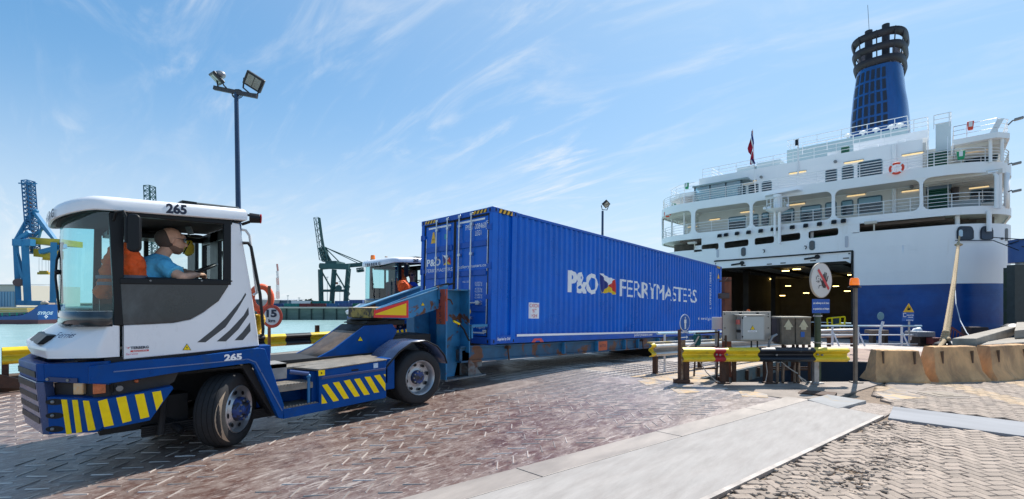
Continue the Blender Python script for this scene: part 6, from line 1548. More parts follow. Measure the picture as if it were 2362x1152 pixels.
def raft(x0,x1,y0,y1,Yp,mt,label):
    p=PY(x0,y1,Yp);q=PY(x1,y0,Yp); m=M(); m.prism([(p.x+.06,min(p.z,q.z)),(q.x-.06,min(p.z,q.z)),(q.x,max(p.z,q.z)),(p.x,max(p.z,q.z))],'y',Yp-.25,Yp); o=m.obj('lifebuoy_case',mt,None,bevel=.05)
    m=M(); xm=(p.x+q.x)/2; m.box(xm-.1,xm+.1,Yp-.27,Yp-.25,(p.z+q.z)/2-.1,max(p.z,q.z)-.05); m.obj('case_label',RAILW,o); tag(o,label,'lifebuoy case','cases hung on the ferry railings')
raft(2206,2227,348,371,46.8,GRN,'green case on the middle railing below the ferry right wing deck')
raft(2230,2247,280,303,47.5,RSH,'red orange case on the top right railing of the ferry')
raft(1581,1590,422,438,48.7,GRN,'green case on the topmost left railing of the ferry')
raft(1551,1560,469,485,48.9,GRN,'green case on the lower left railing of the ferry')
q=PY(2300,292,47.7); m=M(); m.hexa([q+Vector(v) for v in((-.45,0,-.55),(-.1,0,-.55),(-.1,.3,-.55),(-.45,.3,-.55),(.0,0,.5),(.35,0,.5),(.35,.3,.5),(.0,.3,.5))]); m.obj('slanted_white_unit',RAILW,FE)
# flag and staff
a=PY(1743,430,47.5); m=M(); m.cyl((a.x,47.4,10.2),(a.x-.1,46.9,16.2),.04,n=8); fs=m.obj('flagstaff',RAILW,None); tag(fs,'white flagstaff leaning out over the ferry stern','flagstaff')
top=Vector((a.x-.1,46.9,16.1)); cols=[mat('flag cloth red',(.45,.01,.04),.8),mat('flag cloth white',(.7,.7,.7),.8),mat('flag cloth navy',(.01,.02,.18),.8)]
FLG=None
for k,c_ in enumerate((0,1,2)):
    m=M(); rows=[]
    for i in range(9):
        t=i/8; z=-.1-t*3.1; row=[]
        for j in range(4):
            s_=((0,.62,.80)[k]+(.62,.18,.20)[k]*j/3); xx=-.05-.30*math.sin(math.pi*min(1,t*1.1+.1))*(1-s_)+.14*math.sin(t*9+s_*5)+ .10*s_; row.append(top+Vector((xx*(.4+t),-.12*math.sin(s_*9+t*3)-.1*s_,z)))
        rows.append(row)
    m.grid(rows); o=m.obj('flag' if k==0 else 'flag_stripe',cols[c_],FLG,smooth=60)
    if k==0: FLG=o; tag(o,'furled red white and blue flag drooping from the ferry flagstaff','flag')
# funnel
FB_=mat('funnel blue',(.002,.085,.31),.25,var=.3,vs=.25,coat=.2,stretch=(1,1,.3),col2=(.002,.055,.22),amt=(.45,.7),s2=.3); FN=mat('sooty brown funnel top',(.022,.017,.022),.6,var=.4,vs=.6)
YF=75.0
def fx(px,py): return PY(px,py,YF).x
def fz(px,py): return PY(px,py,YF+0).z
lev=[]
for (yy,xl,xr) in((330,1953,2099),(300,1955,2097),(262,1957,2095),(235,1960,2092),(205,1963,2086),(170,1969,2082),(158,1971,2081)):
    lev.append((fz(2020,yy),fx(xl,yy),fx(xr,yy)))
def fring(z,xl,xr,grow=0,ex=.62,n=48,by=4.2,yc=None):
    cx_=(xl+xr)/2; a=(xr-xl)/2+grow; b=by+grow; out=[]
    yc=YF+3.2
    for k in range(n):
        t=2*math.pi*k/n; c=math.cos(t); s=math.sin(t)
        out.append((cx_+a*math.copysign(abs(c)**ex,c),yc+b*math.copysign(abs(s)**ex,s),z))
    return out
m=M(); m.grid([fring(*l_) for l_ in lev],closed=True); m.add(fring(*lev[-1]),[tuple(range(48))]); m.obj('funnel',FB_,FE,smooth=50)
def flev(z):
    for a,b in zip(lev[:-1],lev[1:]):
        if a[0]<=z<=b[0]: t=(z-a[0])/(b[0]-a[0]); return (z,a[1]+(b[1]-a[1])*t,a[2]+(b[2]-a[2])*t)
    return (z,lev[-1][1],lev[-1][2]) if z>lev[-1][0] else (z,lev[0][1],lev[0][2])
def fpt(u,z,g=.03):
    z_,xl,xr=flev(z); x=xl+(xr-xl)*u; cx_=(xl+xr)/2; a=(xr-xl)/2+g; b=4.2+g; q=min(1,abs((x-cx_)/a)); s=max(0,1-q**(2/.62))**(.62/2)
    return Vector((x,YF+3.2-b*s,z))
FW_=mat('funnel louvre dark',(.008,.014,.035),.5)
zb_,zt_=lev[1][0]+.2,lev[-1][0]
for rrow in range(5):
    for c_ in range(6):
        zA=zb_+ (zt_-zb_-1.0)*(rrow/4.45)+.0; zB=zA+(zt_-zb_)*.158
        u0=.07+c_*.108; u1=u0+.068
        m=M(); P4=[]
        for du in(0,.5,1):
            pass
        row0=[fpt(u0+(u1-u0)*q/2,zA) for q in range(3)]; row1=[fpt(u0+(u1-u0)*q/2,zB) for q in range(3)]
        m.grid([row0,row1]); m.obj('funnel_louvre',FW_,FE)
# dark collar rings with struts
zc_=zt_
for k,(dz,g0,g1) in enumerate(((.1,.05,.30),(1.7,.12,.42),(3.3,.15,.5))):
    m=M(); m.grid([fring(zc_+dz,lev[-1][1],lev[-1][2],g0),fring(zc_+dz+.85,lev[-1][1],lev[-1][2],g1)],closed=True); m.obj('funnel_collar_ring',FN,FE,smooth=50,solid=.1)
for k in range(0,48,4):
    a=fring(zc_,lev[-1][1],lev[-1][2],.0)[k]; b=fring(zc_+4.2,lev[-1][1],lev[-1][2],.42)[k]; m=M(); m.bar(a,b,.12,.22); m.obj('collar_strut',FN,FE)
m=M(); m.grid([fring(zc_+.3,lev[-1][1],lev[-1][2],-1.0),fring(zc_+1.3,lev[-1][1],lev[-1][2],-1.2)],closed=True); m.obj('funnel_inner_casing',FN,FE)
cxF=(lev[-1][1]+lev[-1][2])/2
for dx,dy,h_,c_ in((-1.1,-1,6.0,0),(.6,0,6.6,0),(1.6,1.2,4.6,1),(-2,1,4.4,1)):
    m=M(); m.cyl((cxF+dx,YF+3+dy,zc_+.2),(cxF+dx,YF+3+dy,zc_+h_),.42,n=18); m.obj('exhaust_pipe',FN if c_==0 else mat('silver reddish pipe',(.30,.22,.22),.5,.3,var=.3),FE,smooth=50)
m=M(); m.cyl((cxF-1.0,YF+2,zc_+5),(cxF-1.2,YF+2,zc_+9.5),.03,n=6); m.obj('whip_antenna',GREY,FE)
# floodlight arms reaching out at the right
for (x,y,X1) in((2335,277,2362),(2330,380,2350),(2330,443,2350)):
    a=PY(2325,y+12 if y<300 else y,48.6); b=PY(x+8,y,48.6); m=M(); m.tube([a,a+(b-a)*.6+Vector((0,0,.1)),b],.05,6); m.obox(b+Vector((.15,0,.05)),.45,.35,.13,(1,0,.15),(0,1,0)); m.obj('outreach_floodlight',GREY,FE)
FEq=FE
# ================================================================ quay furniture
CR=Vector((CC,SS,0)); CF=Vector((-SS,CC,0)); UP=Vector((0,0,1))
def stroke(pts,z=None,mt=OCH):
    q=M(); V=[]
    for x,y in pts:
        p=PG(x,y)
        for _ in range(6): p=PG(x,y,(zr(p.x,p.y) if p.x<-1.9 else -1.674)+.005)
        V.append(tuple(p))
    q.add(V,[tuple(range(len(V)))]); return q.obj('floor_marking',mt,kind='structure')
def dep(y,z=1.67): return F*z/(y-697)
def W(x,y,d): return ray(x,y)*d
YW_=mat('yellow guardrail paint',(.78,.56,.02),.45,var=.15,vs=5,col2=(.25,.22,.05),amt=(.55,.72),s2=3,stretch=(1,1,3))
BKW=mat('black guardrail paint',(.012,.014,.02),.45,var=.3,vs=5,col2=(.12,.12,.12),amt=(.66,.72),s2=6)
RDW=mat('red guardrail paint',(.42,.02,.03),.5,var=.2,vs=6)
SVW=mat('silver guardrail',(.50,.48,.46),.35,.7,var=.2,vs=3,col2=(.35,.25,.18),amt=(.6,.75),s2=3)
wprof=[(0,0),(.035,.02),(.075,.04),(.085,.06),(.075,.085),(.03,.11),(.0,.135),(-.0,.165),(.03,.19),(.075,.215),(.085,.24),(.075,.26),(.035,.28),(0,.30)]
def wbeam(name,a,b,parent,mt,h=.30,out=None):
    """corrugated guardrail beam from a to b (bottom line), bulging towards 'out'"""
    a=Vector(a);b=Vector(b); out=Vector(out).normalized(); m=M()
    P=[(o*1.0,z*h/.30) for o,z in wprof]; Q=[(o-.012,z) for o,z in P][::-1]
    ring=lambda p:[p+out*o+UP*z for o,z in P+Q]
    m.grid([ring(a),ring(b)],closed=True); m.add(ring(a),[tuple(range(len(P)*2))]); m.add(ring(b),[tuple(range(len(P)*2))])
    return m.obj(name,mt,parent,smooth=40)
d0=dep(884)
GR=empty('guard_rail',W(1760,884,d0),'yellow black and red corrugated guardrail on rusty posts along the quay edge','guardrail')
yb0,yt0=835,802
for (x0,x1,mt) in((1574,1646,YW_),(1646,1671,RDW),(1671,1748,YW_),(1748,1876,BKW),(1876,1954,YW_)):
    a=W(x0,yb0,d0-.15); b=W(x1,yb0,d0-.15); wbeam('rail_panel',a,b,GR,mt,h=(yb0-yt0)/F*(d0-.15),out=-CF)
# flared end caps
a=W(1954,yb0,d0-.15); m=M(); m.tube([a+UP*.06,a+UP*.06+CF*.1],.05,8); m.obj('rail_end',YW_,GR)
for x in(1583,1667,1775,1881):
    m=M(); p=PG(x,884); m.obox(p+UP*.36,.10,.09,.74,CR,CF,UP); m.obox(p+UP*.01,.24,.2,.02,CR,CF,UP); m.obj('rail_post',WOODB if x!=1881 else GALV,GR,bevel=.008)
for x,y in((1652,818),(1660,819),(1676,818),(1790,819),(1885,818),(1895,819)):
    p=W(x,y,d0-.18); m=M(); m.cyl(p,p-CF*.03,.02,n=8); m.obj('rail_bolt',GREY,GR)
# second guardrail receding along the linkspan
G3=empty('guard_rail',W(1518,862,dep(862)),'silver corrugated guardrail with yellow end receding along the linkspan edge','guardrail')
y0_=PG(1517,862)
a=PX(1497,825,-4.62); 
A=Vector((-4.75,9.35,-1.18)); 
A=PG(1510,862)+UP*0
zR=lambda Y:zr(0,Y)
x3=A.x
def gx(Y): return x3+ (Y-A.y)*.07
A_=W(1497,824,dep(862)-.1); 
B_=Vector((gx(A.y+12),A.y+12,zR(A.y+12)+ (A_.z-zR(A.y))))
wbeam('rail_panel',A_+Vector((.05,.12,0)),B_,G3,SVW,h=.30,out=(1,-.1,0)); wbeam('rail_end',A_,A_+Vector((.05,.12,0)),G3,YW_,h=.33,out=(1,-.1,0))
m=M(); m.bar(A_+Vector((.0,0,.33)),B_+Vector((.0,0,.33)),.10,.03); m.obj('rail_cap',mat('ochre painted cap',(.5,.36,.10),.5,var=.2,vs=3,col2=(.5,.5,.5),amt=(.45,.55),s2=.7),G3)
for k in range(6):
    t=.03+k*.19; p=A_.lerp(B_,t)+Vector((-.05,0,0)); m=M(); m.box(p.x-.05,p.x+.05,p.y-.05,p.y+.05,zR(p.y),p.z+.2); m.obj('rail_post',WOODB,G3,bevel=.006)
G3['group']=GR['group']='guardrails'
# pipe frame with coiled teal ropes at the walkway
def wpos(x,y,d): return W(x,y,d)
d1=10.9
fr=empty('pipe_gate',W(1600,880,d1),'rusty pipe frame gate standing behind the guardrail with teal rope tied on it','gate')
for a,b in(((1607,768),(1600,880)),((1658,764),(1653,880))): m=M(); m.tube([W(*a,d1),W(*b,d1-.3)],.022,8); m.obj('gate_post',WOODB,fr)
for y in(768,800,850,880): m=M(); m.tube([W(1606,y+1,d1-.1),W(1656,y-1 if y<800 else y,d1-.1)],.02,8); m.obj('gate_bar',WOODB,fr)
random.seed(3)
m=M()
for k in range(9):
    x=1606+random.uniform(-4,8); pts=[W(x+random.uniform(-3,3),772+i*5,d1-.15+random.uniform(-.03,.03)) for i in range(6)]; m.tube(pts,.022,6)
o=m.obj('rope_bundle',mat('teal rope',(.02,.13,.13),.85,var=.3,vs=30),None,smooth=60); tag(o,'teal green rope bundle tied over the rusty pipe gate','rope')
m=M(); m.tube([W(1612,776,d1-.2),W(1603,792,d1-.2),W(1585,802,d1-.3)],.018,6); o=m.obj('rope',mat('pale cream rope',(.6,.5,.4),.85),None,smooth=60); tag(o,'pale rope hanging slack beside the pedestrian walkway sign','rope')
# linkspan handrails far side (blue and white pipes)
for (p,q,mt,nm) in(((1583,797),(1665,778),mat('pale blue pipe',(.35,.55,.65),.4),'upper'),):
    pass
hr=empty('handrail',Vector((-4.6,14,-1.9)),'white and pale blue tube handrail running down the linkspan walkway','handrail')
PBp=mat('pale blue tube',(.30,.50,.62),.4,col2=(.7,.7,.7),amt=(.45,.6),s2=.7)
for h_ in(.45,.95):
    m=M(); m.tube([(-5.05+.0*i,10.6+i*1.3,zR(10.6+i*1.3)+h_) for i in range(8)],.03,8); m.obj('tube_rail',PBp,hr)
for i in range(5): Y=11+i*2.2; m=M(); m.cyl((-5.05,Y,zR(Y)),(-5.05,Y,zR(Y)+.95),.028,n=8); m.obj('rail_stanchion',RAILW,hr)
# walkway sign on its post
dS=dep(878)
sg=empty('walkway_sign',PG(1578,878),'small round blue pedestrian sign with a walkway arrow plate on a worn post','sign')
m=M(); p=PG(1575,880); m.obox(p+UP*.62,.09,.06,1.26,CR,CF,UP); m.obj('sign_post',mat('peeling brown post',(.22,.15,.09),.8,var=.4,vs=14,col2=(.4,.33,.25),amt=(.5,.6),s2=8),sg); m=M(); p2=PG(1567,884); m.obox(p2+UP*.55,.05,.05,1.1,CR,CF,UP); m.obox(PG(1572,884)+UP*.03,.3,.14,.10,CR,CF,UP); m.obj('sign_stake',WOODB,sg)
SBL=mat('sign blue',(.008,.10,.40),.4)
def disc(c,nrm,r,mt,name,par,th=.008,n=36,off=0):
    c=Vector(c)+Vector(nrm).normalized()*off; nrm=Vector(nrm).normalized(); m=M(); m.cyl(c,c-nrm*th,r,n=n); return m.obj(name,mt,par)
nS=(CR*.588-CF*.809) # faces the camera, turned
cS=W(1580,745,dS-.16)
tS=nS.cross(UP)*-1
if tS.dot(CR)<0: tS=-tS
disc(cS,nS,.178,mat('sign white rim',(.75,.76,.78),.4),'sign_rim',sg); disc(cS,nS,.163,SBL,'sign_disc',sg,off=.004)
def fig(c,t,u,s,mt,par,nrm):
    c=Vector(c)+Vector(nrm)*.008
    q=lambda a,b:c+t*(a*s)+u*(b*s)
    m=M(); m.add([q(.10*math.cos(a),.62+.13*math.sin(a)) for a in [2*math.pi*k/12 for k in range(12)]],[tuple(range(12))])
    m.add([q(-.22,.42),q(.22,.42),q(.24,-.05),q(.16,-.05),q(.14,-.8),q(.02,-.8),q(0,-.1),q(-.02,-.8),q(-.14,-.8),q(-.16,-.05),q(-.24,-.05)],[tuple(range(11))]); return m.obj('pictogram',mt,par,smooth=0)
fig(cS,tS,UP,.165,RAILW,sg,nS)
c=W(1577.5,773,dS-.16); m=M(); m.obox(c,.32,.008,.21,tS,nS,UP); m.obj('arrow_plate',SBL,sg)
text('lettering','walkway',c+tS*-.14+UP*.04+nS*.007,tS,UP,.05,TXTW,sg,width=.28,bold=.02)
m=M(); m.obox(c-UP*.05+nS*.008-tS*.02,.2,.002,.018,tS,nS,UP); m.extr([c-UP*.015+nS*.007+tS*.08,c-UP*.085+nS*.007+tS*.08,c-UP*.05+nS*.007+tS*.13],nS*.002); m.obj('arrow',TXTW,sg)
# control cabinet board
dC=d0+.28
cb=empty('control_cabinet',W(1722,884,dC),'grey electrical control cabinet mounted on a wide steel board above the guardrail','cabinet')
GSB=mat('stainless board',(.36,.34,.31),.42,.5,var=.12,vs=2)
def face(x0,x1,y0,y1,d,th,name,mt,par,bevel=.004):
    a=W(x0,y1,d);b=W(x1,y1,d);c=W(x1,y0,d);e=W(x0,y0,d); m=M(); m.extr([a,b,c,e],CF*th); return m.obj(name,mt,par,bevel=bevel)
face(1667,1778,719,788,dC,.02,'back_board',GSB,cb)
face(1710,1764,728,786,dC-.22,.21,'cabinet_box',mat('grey cabinet',(.38,.39,.38),.4,.3,var=.08,vs=5),cb,bevel=.01)
face(1706,1766,726.5,728.3,dC-.26,.24,'cabinet_rain_hood',mat('pale cabinet hood',(.5,.46,.40),.5),cb)
face(1713,1761.5,730.5,783,dC-.235,.01,'cabinet_door',mat('cabinet door grey',(.40,.43,.43),.38,.3,var=.06,vs=4),cb,bevel=.006)
for y in(734,777): face(1711.5,1714.5,y-2,y+2,dC-.245,.01,'door_hinge',BLACK,cb)
m=M(); c=W(1702,743,dC-.14); m.sphere(c,.03); m.obox(c+UP*-.0,.05,.1,.10,CR,CF,UP); m.obj('red_selector_switch',mat('pale red switch',(.5,.12,.10),.5),cb,bevel=.01)
m=M(); c=W(1704,764,dC-.14); m.obox(c,.06,.1,.06,CR,CF,UP); m.obj('cable_socket',BLACK,cb,bevel=.01)
for x,y in((1671,725),(1672,757),(1671,783),(1772,725),(1772,731),(1772,757),(1773,783)): 
    c=W(x,y,dC-.003); m=M(); m.cyl(c,c-CF*.01,.012,n=8); m.obj('board_bolt',DARK,cb)
for x in(1708,1747): c=W(x,723,dC); m=M(); m.obox(c,.05,.02,.03,CR,CF,UP); m.obj('mount_bracket',DARK,cb)
def tri_face(x,y,w_,h_,d,par,nm='warning_label'):
    a=W(x,y,d);b=W(x+w_,y,d);c=W(x+w_/2,y-h_,d); m=M(); m.extr([a,b,c],-CF*.003); o=m.obj(nm,BLACK,par); cc=(a+b+c)/3
    m=M(); m.extr([cc+(p-cc)*.80-CF*.004 for p in(a,b,c)],-CF*.001); g=m.obj('label_ground',YEL,par); g.parent=o
    m=M(); h=(c-a).dot(UP); q=lambda u,v:cc-CF*.0065+CR*u*h+UP*v*h; m.add([q(-.02,-.22),q(.08,.02),q(.01,.02),q(.05,.25),q(-.08,-.05),q(-.01,-.05)],[tuple(range(6))]); g=m.obj('label_symbol',BLACK,par); g.parent=o
tri_face(1730.5,761,11,10,dC-.236,cb)
face(1725,1746,763,766.5,dC-.237,.002,'text_strip',TXTW,cb,bevel=0); text('lettering','LEVENSGEVAARLIJK',W(1726.5,766,dC-.239),CR,UP,.018,TXTB,cb,width=.16)
face(1717,1722,728.8,732,dC-.237,.002,'small_label',TXTW,cb,bevel=0)
for x in(1676,1693,1765,1830): 
    a=W(x,786,dC+.15); m=M(); m.obox((a.x,a.y,-1.35),.07,.07,.75,CR,CF,UP); m.obj('board_post' ,WOODB,cb)
for x in(1733,1747): m=M(); m.tube([W(x,787,dC-.12),W(x,808,dC-.1)],.015,6); m.obj('cable_conduit',DARK,cb)
for (x,y0,y1) in((1674,774,806),): m=M(); a=W(x,y1,dC-.1);b=W(x,y0,dC-.1); m.bar(a,b,.035,.035); m.obj('board_stub',WOODB,cb)
# white board panel behind post on the left
wb=empty('notice_board',W(1656,884,dC+1.2),'blank white panel board on a post in front of the far end of the container','board')
face(1643,1669,732,760.5,dC+1.2,.03,'panel_face',mat('white panel',(.66,.68,.72),.5,var=.03),wb)
m=M(); p=W(1652,885,dC+1.2); m.bar((p.x,p.y,-1.75),W(1652,760,dC+1.23),.05,.05); m.obj('panel_post',GALV,wb)
bp=empty('brown_post',W(1680,884,dC+1.0),'rusty brown square post with a small light arm beside the stern door','post')
m=M(); p=W(1676,884,dC+1.0); q_=W(1676,640,dC+1.0); m.obox(((p.x+q_.x)/2,(p.y+q_.y)/2,(q_.z-1.75)/2),.16,.14,q_.z+1.75,CR,CF,UP); m.obj('post_shaft',mat('rusty red brown steel',(.19,.06,.03),.7,var=.3,vs=4),bp)
m=M(); m.bar(W(1660,649,dC+.9),W(1686,648,dC+.9),.05,.03); m.bar(W(1672,648,dC+.9),W(1679,641,dC+.9),.06,.02); m.obj('light_arm',WOODB,bp)
m=M(); a=W(1669,683,dC+.95); m.obox(a,.22,.14,.13,CR,CF,UP); m.obj('post_junction_box',mat('dark junction box',(.07,.05,.05),.5),bp,bevel=.02)
# twin concrete pedestals with arrows
CN=mat('mossy concrete box',(.17,.14,.105),.85,var=.35,vs=6,bump=1,bs=60,col2=(.30,.27,.22),amt=(.6,.75),s2=4)
AR=mat('pale arrow paint',(.52,.48,.33),.7,var=.1,vs=10)
for i,(x0,x1,lb) in enumerate(((1803,1834,'left of two weathered concrete boxes painted with pale upward arrows'),(1836,1871,'right of two weathered concrete boxes painted with pale upward arrows'))):
    e=empty('junction_pedestal',W((x0+x1)/2,884,dC),lb,'junction box','weathered boxes with arrows')
    face(x0,x1,734,796,dC-.12,.32,'box_body',CN,e,bevel=.015)
    face(x0-1.5,x1+1,731,734.5,dC-.14,.36,'box_lid',mat('pale lid',(.42,.38,.30),.8,var=.2,vs=8),e,bevel=.006)
    xm=(x0+x1)/2; dA=dC-.123
    m=M(); pts=[W(xm-11,755,dA),W(xm-6,755,dA),W(xm-6,761,dA),W(xm+6,761,dA),W(xm+6,755,dA),W(xm+11,755,dA),W(xm,737,dA)]
    m.extr([pts[0],pts[5],pts[6]],-CF*.004); m.extr([pts[1]-UP*.0,pts[2],pts[3],pts[4]],-CF*.003); m.obj('arrow',AR,e)
    for x in(x0+3,x1-4): m=M(); p=PG(x,884); a=W(x,796,dC-.02); m.bar((a.x,a.y,-1.66),a,.05,.05); m.obj('box_leg',WOODB,e)
m=M(); 
face(1847,1856,766,778,dC-.126,.002,'blue_sticker',SBL,e,bevel=0); 
face(1793,1803,736,790,dC-.05,.22,'conduit_box',mat('dark side conduit',(.06,.05,.05),.7,var=.3),e)
m=M(); m.tube([W(1792,772,dC-.1),W(1782,777,dC-.12),W(1775,790,dC-.12),W(1772,806,dC-.1)],.025,8); o=m.obj('flexible_conduit',mat('conduit grey',(.3,.3,.31),.4,.4),e)
# pipework stand under the boxes
st=empty('cable_stand',W(1830,884,dC),'rusty pipe stand with loose cables below the guardrail and weathered boxes','stand')
for y in(848,853): m=M(); m.tube([W(1779,y,dC),W(1870,y,dC)],.018,6); m.obj('cross_pipe',WOODB,st)
for x in(1793,1806,1833,1842): m=M(); p=PG(x,884); m.tube([(p.x,p.y,-1.66),W(x,838,dC)],.026 if x!=1842 else .03,8); m.obj('stand_pipe',mat('brown pipe',(.16,.10,.06),.7,var=.3,vs=10),st)
WIRE=mat('pale cable',(.45,.42,.38),.6)
for pts in([(1802,835),(1815,846),(1828,855),(1840,862)],[(1842,866),(1848,872),(1858,878),(1862,884),(1852,880),(1843,868)],[(1767,835),(1770,860),(1766,880)],[(1615,836),(1630,860),(1650,878),(1664,884)]):
    m=M(); m.tube([W(x,y,d0-.02) for x,y in pts],.010,6); m.obj('loose_cable',WIRE,st)
# green post with no entry sign
dG=dC+.05
ns=empty('no_entry_sign',W(1884,884,dG),'round white no entry hand sign above a blue walkway notice on a green post','sign')
m=M(); p=W(1886,884,dG); t_=W(1886,690,dG); m.cyl((p.x,p.y,-1.67),(t_.x,t_.y,t_.z),.062,n=16); m.obj('sign_post',mat('dark green post',(.045,.075,.04),.5,var=.25,vs=6,col2=(.12,.10,.06),amt=(.6,.7),s2=5),ns,smooth=50)
for y in(731,792): c=W(1886,y,dG); m=M(); m.cyl((c.x,c.y,c.z),(c.x,c.y,c.z+.03),.085,n=16); m.obj('post_collar',GALV,ns)
nn_=(CR*.438-CF*.899); 
tt=UP.cross(nn_).normalized(); 
if tt.dot(CR)<0: tt=-tt
cN=W(1895,647,dG-.08)
# wide lens stretch is handled by the camera: the plate is a true circle turned away
RN=.372
disc(cN,nn_,RN,mat('sign rim tan',(.45,.38,.30),.5),'sign_rim',ns,th=.03,n=48); disc(cN,nn_,RN-.018,mat('sign off-white',(.64,.63,.60),.45,var=.03),'sign_face',ns,off=.003,th=.006,n=48)
q=lambda a,b,o=.006:cN+nn_*o+tt*(a*RN)+UP*(b*RN)
HB=mat('sign black',(.015,.01,.015),.5)
def flat(name,mt,polys,par,o=.006):
    m=M()
    for P_ in polys: m.extr([q(a,b,o) for a,b in P_],nn_*.0015)
    return m.obj(name,mt,par,smooth=0)
def quad(x0,y0,x1,y1,w0,w1):
    d=Vector((x1-x0,y1-y0)).normalized(); n_=Vector((-d.y,d.x)); return [(x0+n_.x*w0,y0+n_.y*w0),(x0-n_.x*w0,y0-n_.y*w0),(x1-n_.x*w1,y1-n_.y*w1),(x1+n_.x*w1,y1+n_.y*w1)]
flat('hand_symbol',HB,[[(-.02,-.02),(.0,-.28),(.12,-.42),(.34,-.45),(.42,-.28),(.5,.0),(.28,.06),(.12,.02)],quad(.14,0,.16,.36,.05,.04),quad(.24,.04,.30,.47,.05,.04),quad(.36,.02,.44,.44,.05,.04),quad(.46,-.04,.60,.26,.045,.035),quad(.04,-.15,-.16,.08,.05,.03)],ns)
flat('face_outline',HB,[quad(-.50,.02,-.50,.16,.015,.015),quad(-.50,.16,-.36,.26,.015,.015),quad(-.36,.26,-.26,.18,.015,.015),quad(-.52,-.06,-.44,-.08,.015,.015),quad(-.38,-.12,-.26,-.02,.015,.015),quad(-.26,-.02,-.22,-.12,.015,.015),quad(-.3,-.46,-.22,-.3,.018,.018),quad(-.22,-.3,.0,-.28,.018,.018),quad(-.32,.08,-.26,.1,.02,.02),quad(-.4,-.02,-.3,-.14,.012,.012)],ns,o=.0065)
flat('red_bar',mat('sign red',(.62,.02,.03),.45),[quad(-.34,.60,.66,-.50,.085,.085)],ns,o=.009)
cB=W(1893.5,706.5,dG-.09); tb=(CR*.94+CF*-.34).normalized(); nb=UP.cross(tb) ; 
if nb.dot(CF)>0: nb=-nb
tb=(CR*.97+CF*.24).normalized(); nb=Vector((tb.y,-tb.x,0)); nb=nb if nb.dot(CF)<0 else -nb
m=M(); m.obox(cB,.455,.006,.295,tb,nb,UP); m.obj('notice_plate',mat('notice blue',(.008,.09,.42),.4),ns)
for i,s_ in enumerate(('use walkways at all times.','no pedestrians on linkspan')): text('lettering',s_,cB-tb*.21+UP*(.045-i*.12)+nb*.005,tb,UP,.045,TXTW,ns,width=.42,bold=.02)
# beacon post
dB=dep(883)
be=empty('beacon_post',PG(1975,883),'orange flashing beacon lamp on a thin grey post beside the concrete barriers','beacon')
m=M(); p=PG(1975,883); t_=W(1971,664,dB); m.obox(((p.x+t_.x)/2,(p.y+t_.y)/2,(t_.z-1.67)/2),.062,.062,t_.z+1.67,CR,CF,UP); m.obox(p+UP*.01,.2,.16,.02,CR,CF,UP); m.obj('beacon_pole',mat('weathered pole',(.20,.17,.14),.6,.3,var=.25,vs=4),be,bevel=.008)
m=M(); m.lathe(t_,(0,0,1),[(0,.115),(.02,.115),(.03,.08),(.05,.078)],24); m.obj('beacon_base',BLACK,be)
m=M(); m.lathe(t_+UP*.05,(0,0,1),[(0,.085),(.03,.088),(.13,.078),(.15,.06),(.155,.001)],24); m.obj('beacon_lens',mat('orange beacon glass',(.95,.20,.01),.12,coat=.6,var=.25,vs=14,emit=.25,ecol=(1,.2,0)),be,smooth=40)
# concrete barriers (jersey profile)
JB=mat('stained concrete barrier',(.68,.40,.19),.88,var=.25,vs=2.5,bump=1.2,bs=20,col2=(.33,.20,.11),amt=(.44,.68),s2=1.8,stretch=(1,1,.45))
JT=mat('pale weathered barrier top',(.40,.33,.25),.9,var=.25,vs=5,bump=1,bs=30)
jp=[(-.30,0),(-.30,.06),(-.19,.24),(-.11,.80),(-.09,.82),(.09,.82),(.11,.80),(.19,.24),(.30,.06),(.30,0)]
for i,(xa,ya,xb,yb,lb) in enumerate(((2017,882,2149,886,'brown stained concrete barrier nearest the beacon post, leftmost of three'),(2161,884,2285,881,'brown stained concrete barrier in the middle of three on the quay'),(2296,881,2405,872,'brown stained concrete barrier at the right edge of the quay, last of three'))):
    a=PG(xa,ya);b=PG(xb,yb); d=(b-a).normalized(); n_=Vector((-d.y,d.x,0)); 
    if n_.dot(CF)<0: n_=-n_
    a+=n_*.28;b+=n_*.28
    L_=(b-a).length; m=M(); rows=[]; random.seed(i)
    for k in range(15):
        t=k/14; tp=0
        row=[]
        for (o,z) in jp:
            # tapered ends: top shorter than the base
            z*=(.80,.89,.89)[i]
            s_=(L_*(t-.5))*(1-(.28,.22,.22)[i]*min(1,(z/.82))**.55) ; jit=noise.noise(Vector((k*.7+i*9,z*6,o*9)))*.014
            row.append((a+b)/2+d*s_+n_*(o+jit)+UP*(z+jit*.6))
        rows.append(row)
    m.grid(rows); m.add(rows[0],[tuple(range(len(jp)))]); m.add(rows[-1],[tuple(range(len(jp)-1,-1,-1))])
    o=m.obj('concrete_barrier',JB,None,smooth=35,bevel=.02); tag(o,lb,'barrier','concrete barriers on the quay')
    for s_ in(.22,.78):
        c=a.lerp(b,s_)-n_*.125+UP*.5; mm=M(); mm.obox(c,.025,.10,.26,d,(n_*1.0-UP*.25),UP); g=mm.obj('lifting_slot',mat('slot dark',(.13,.085,.055),.9),o)
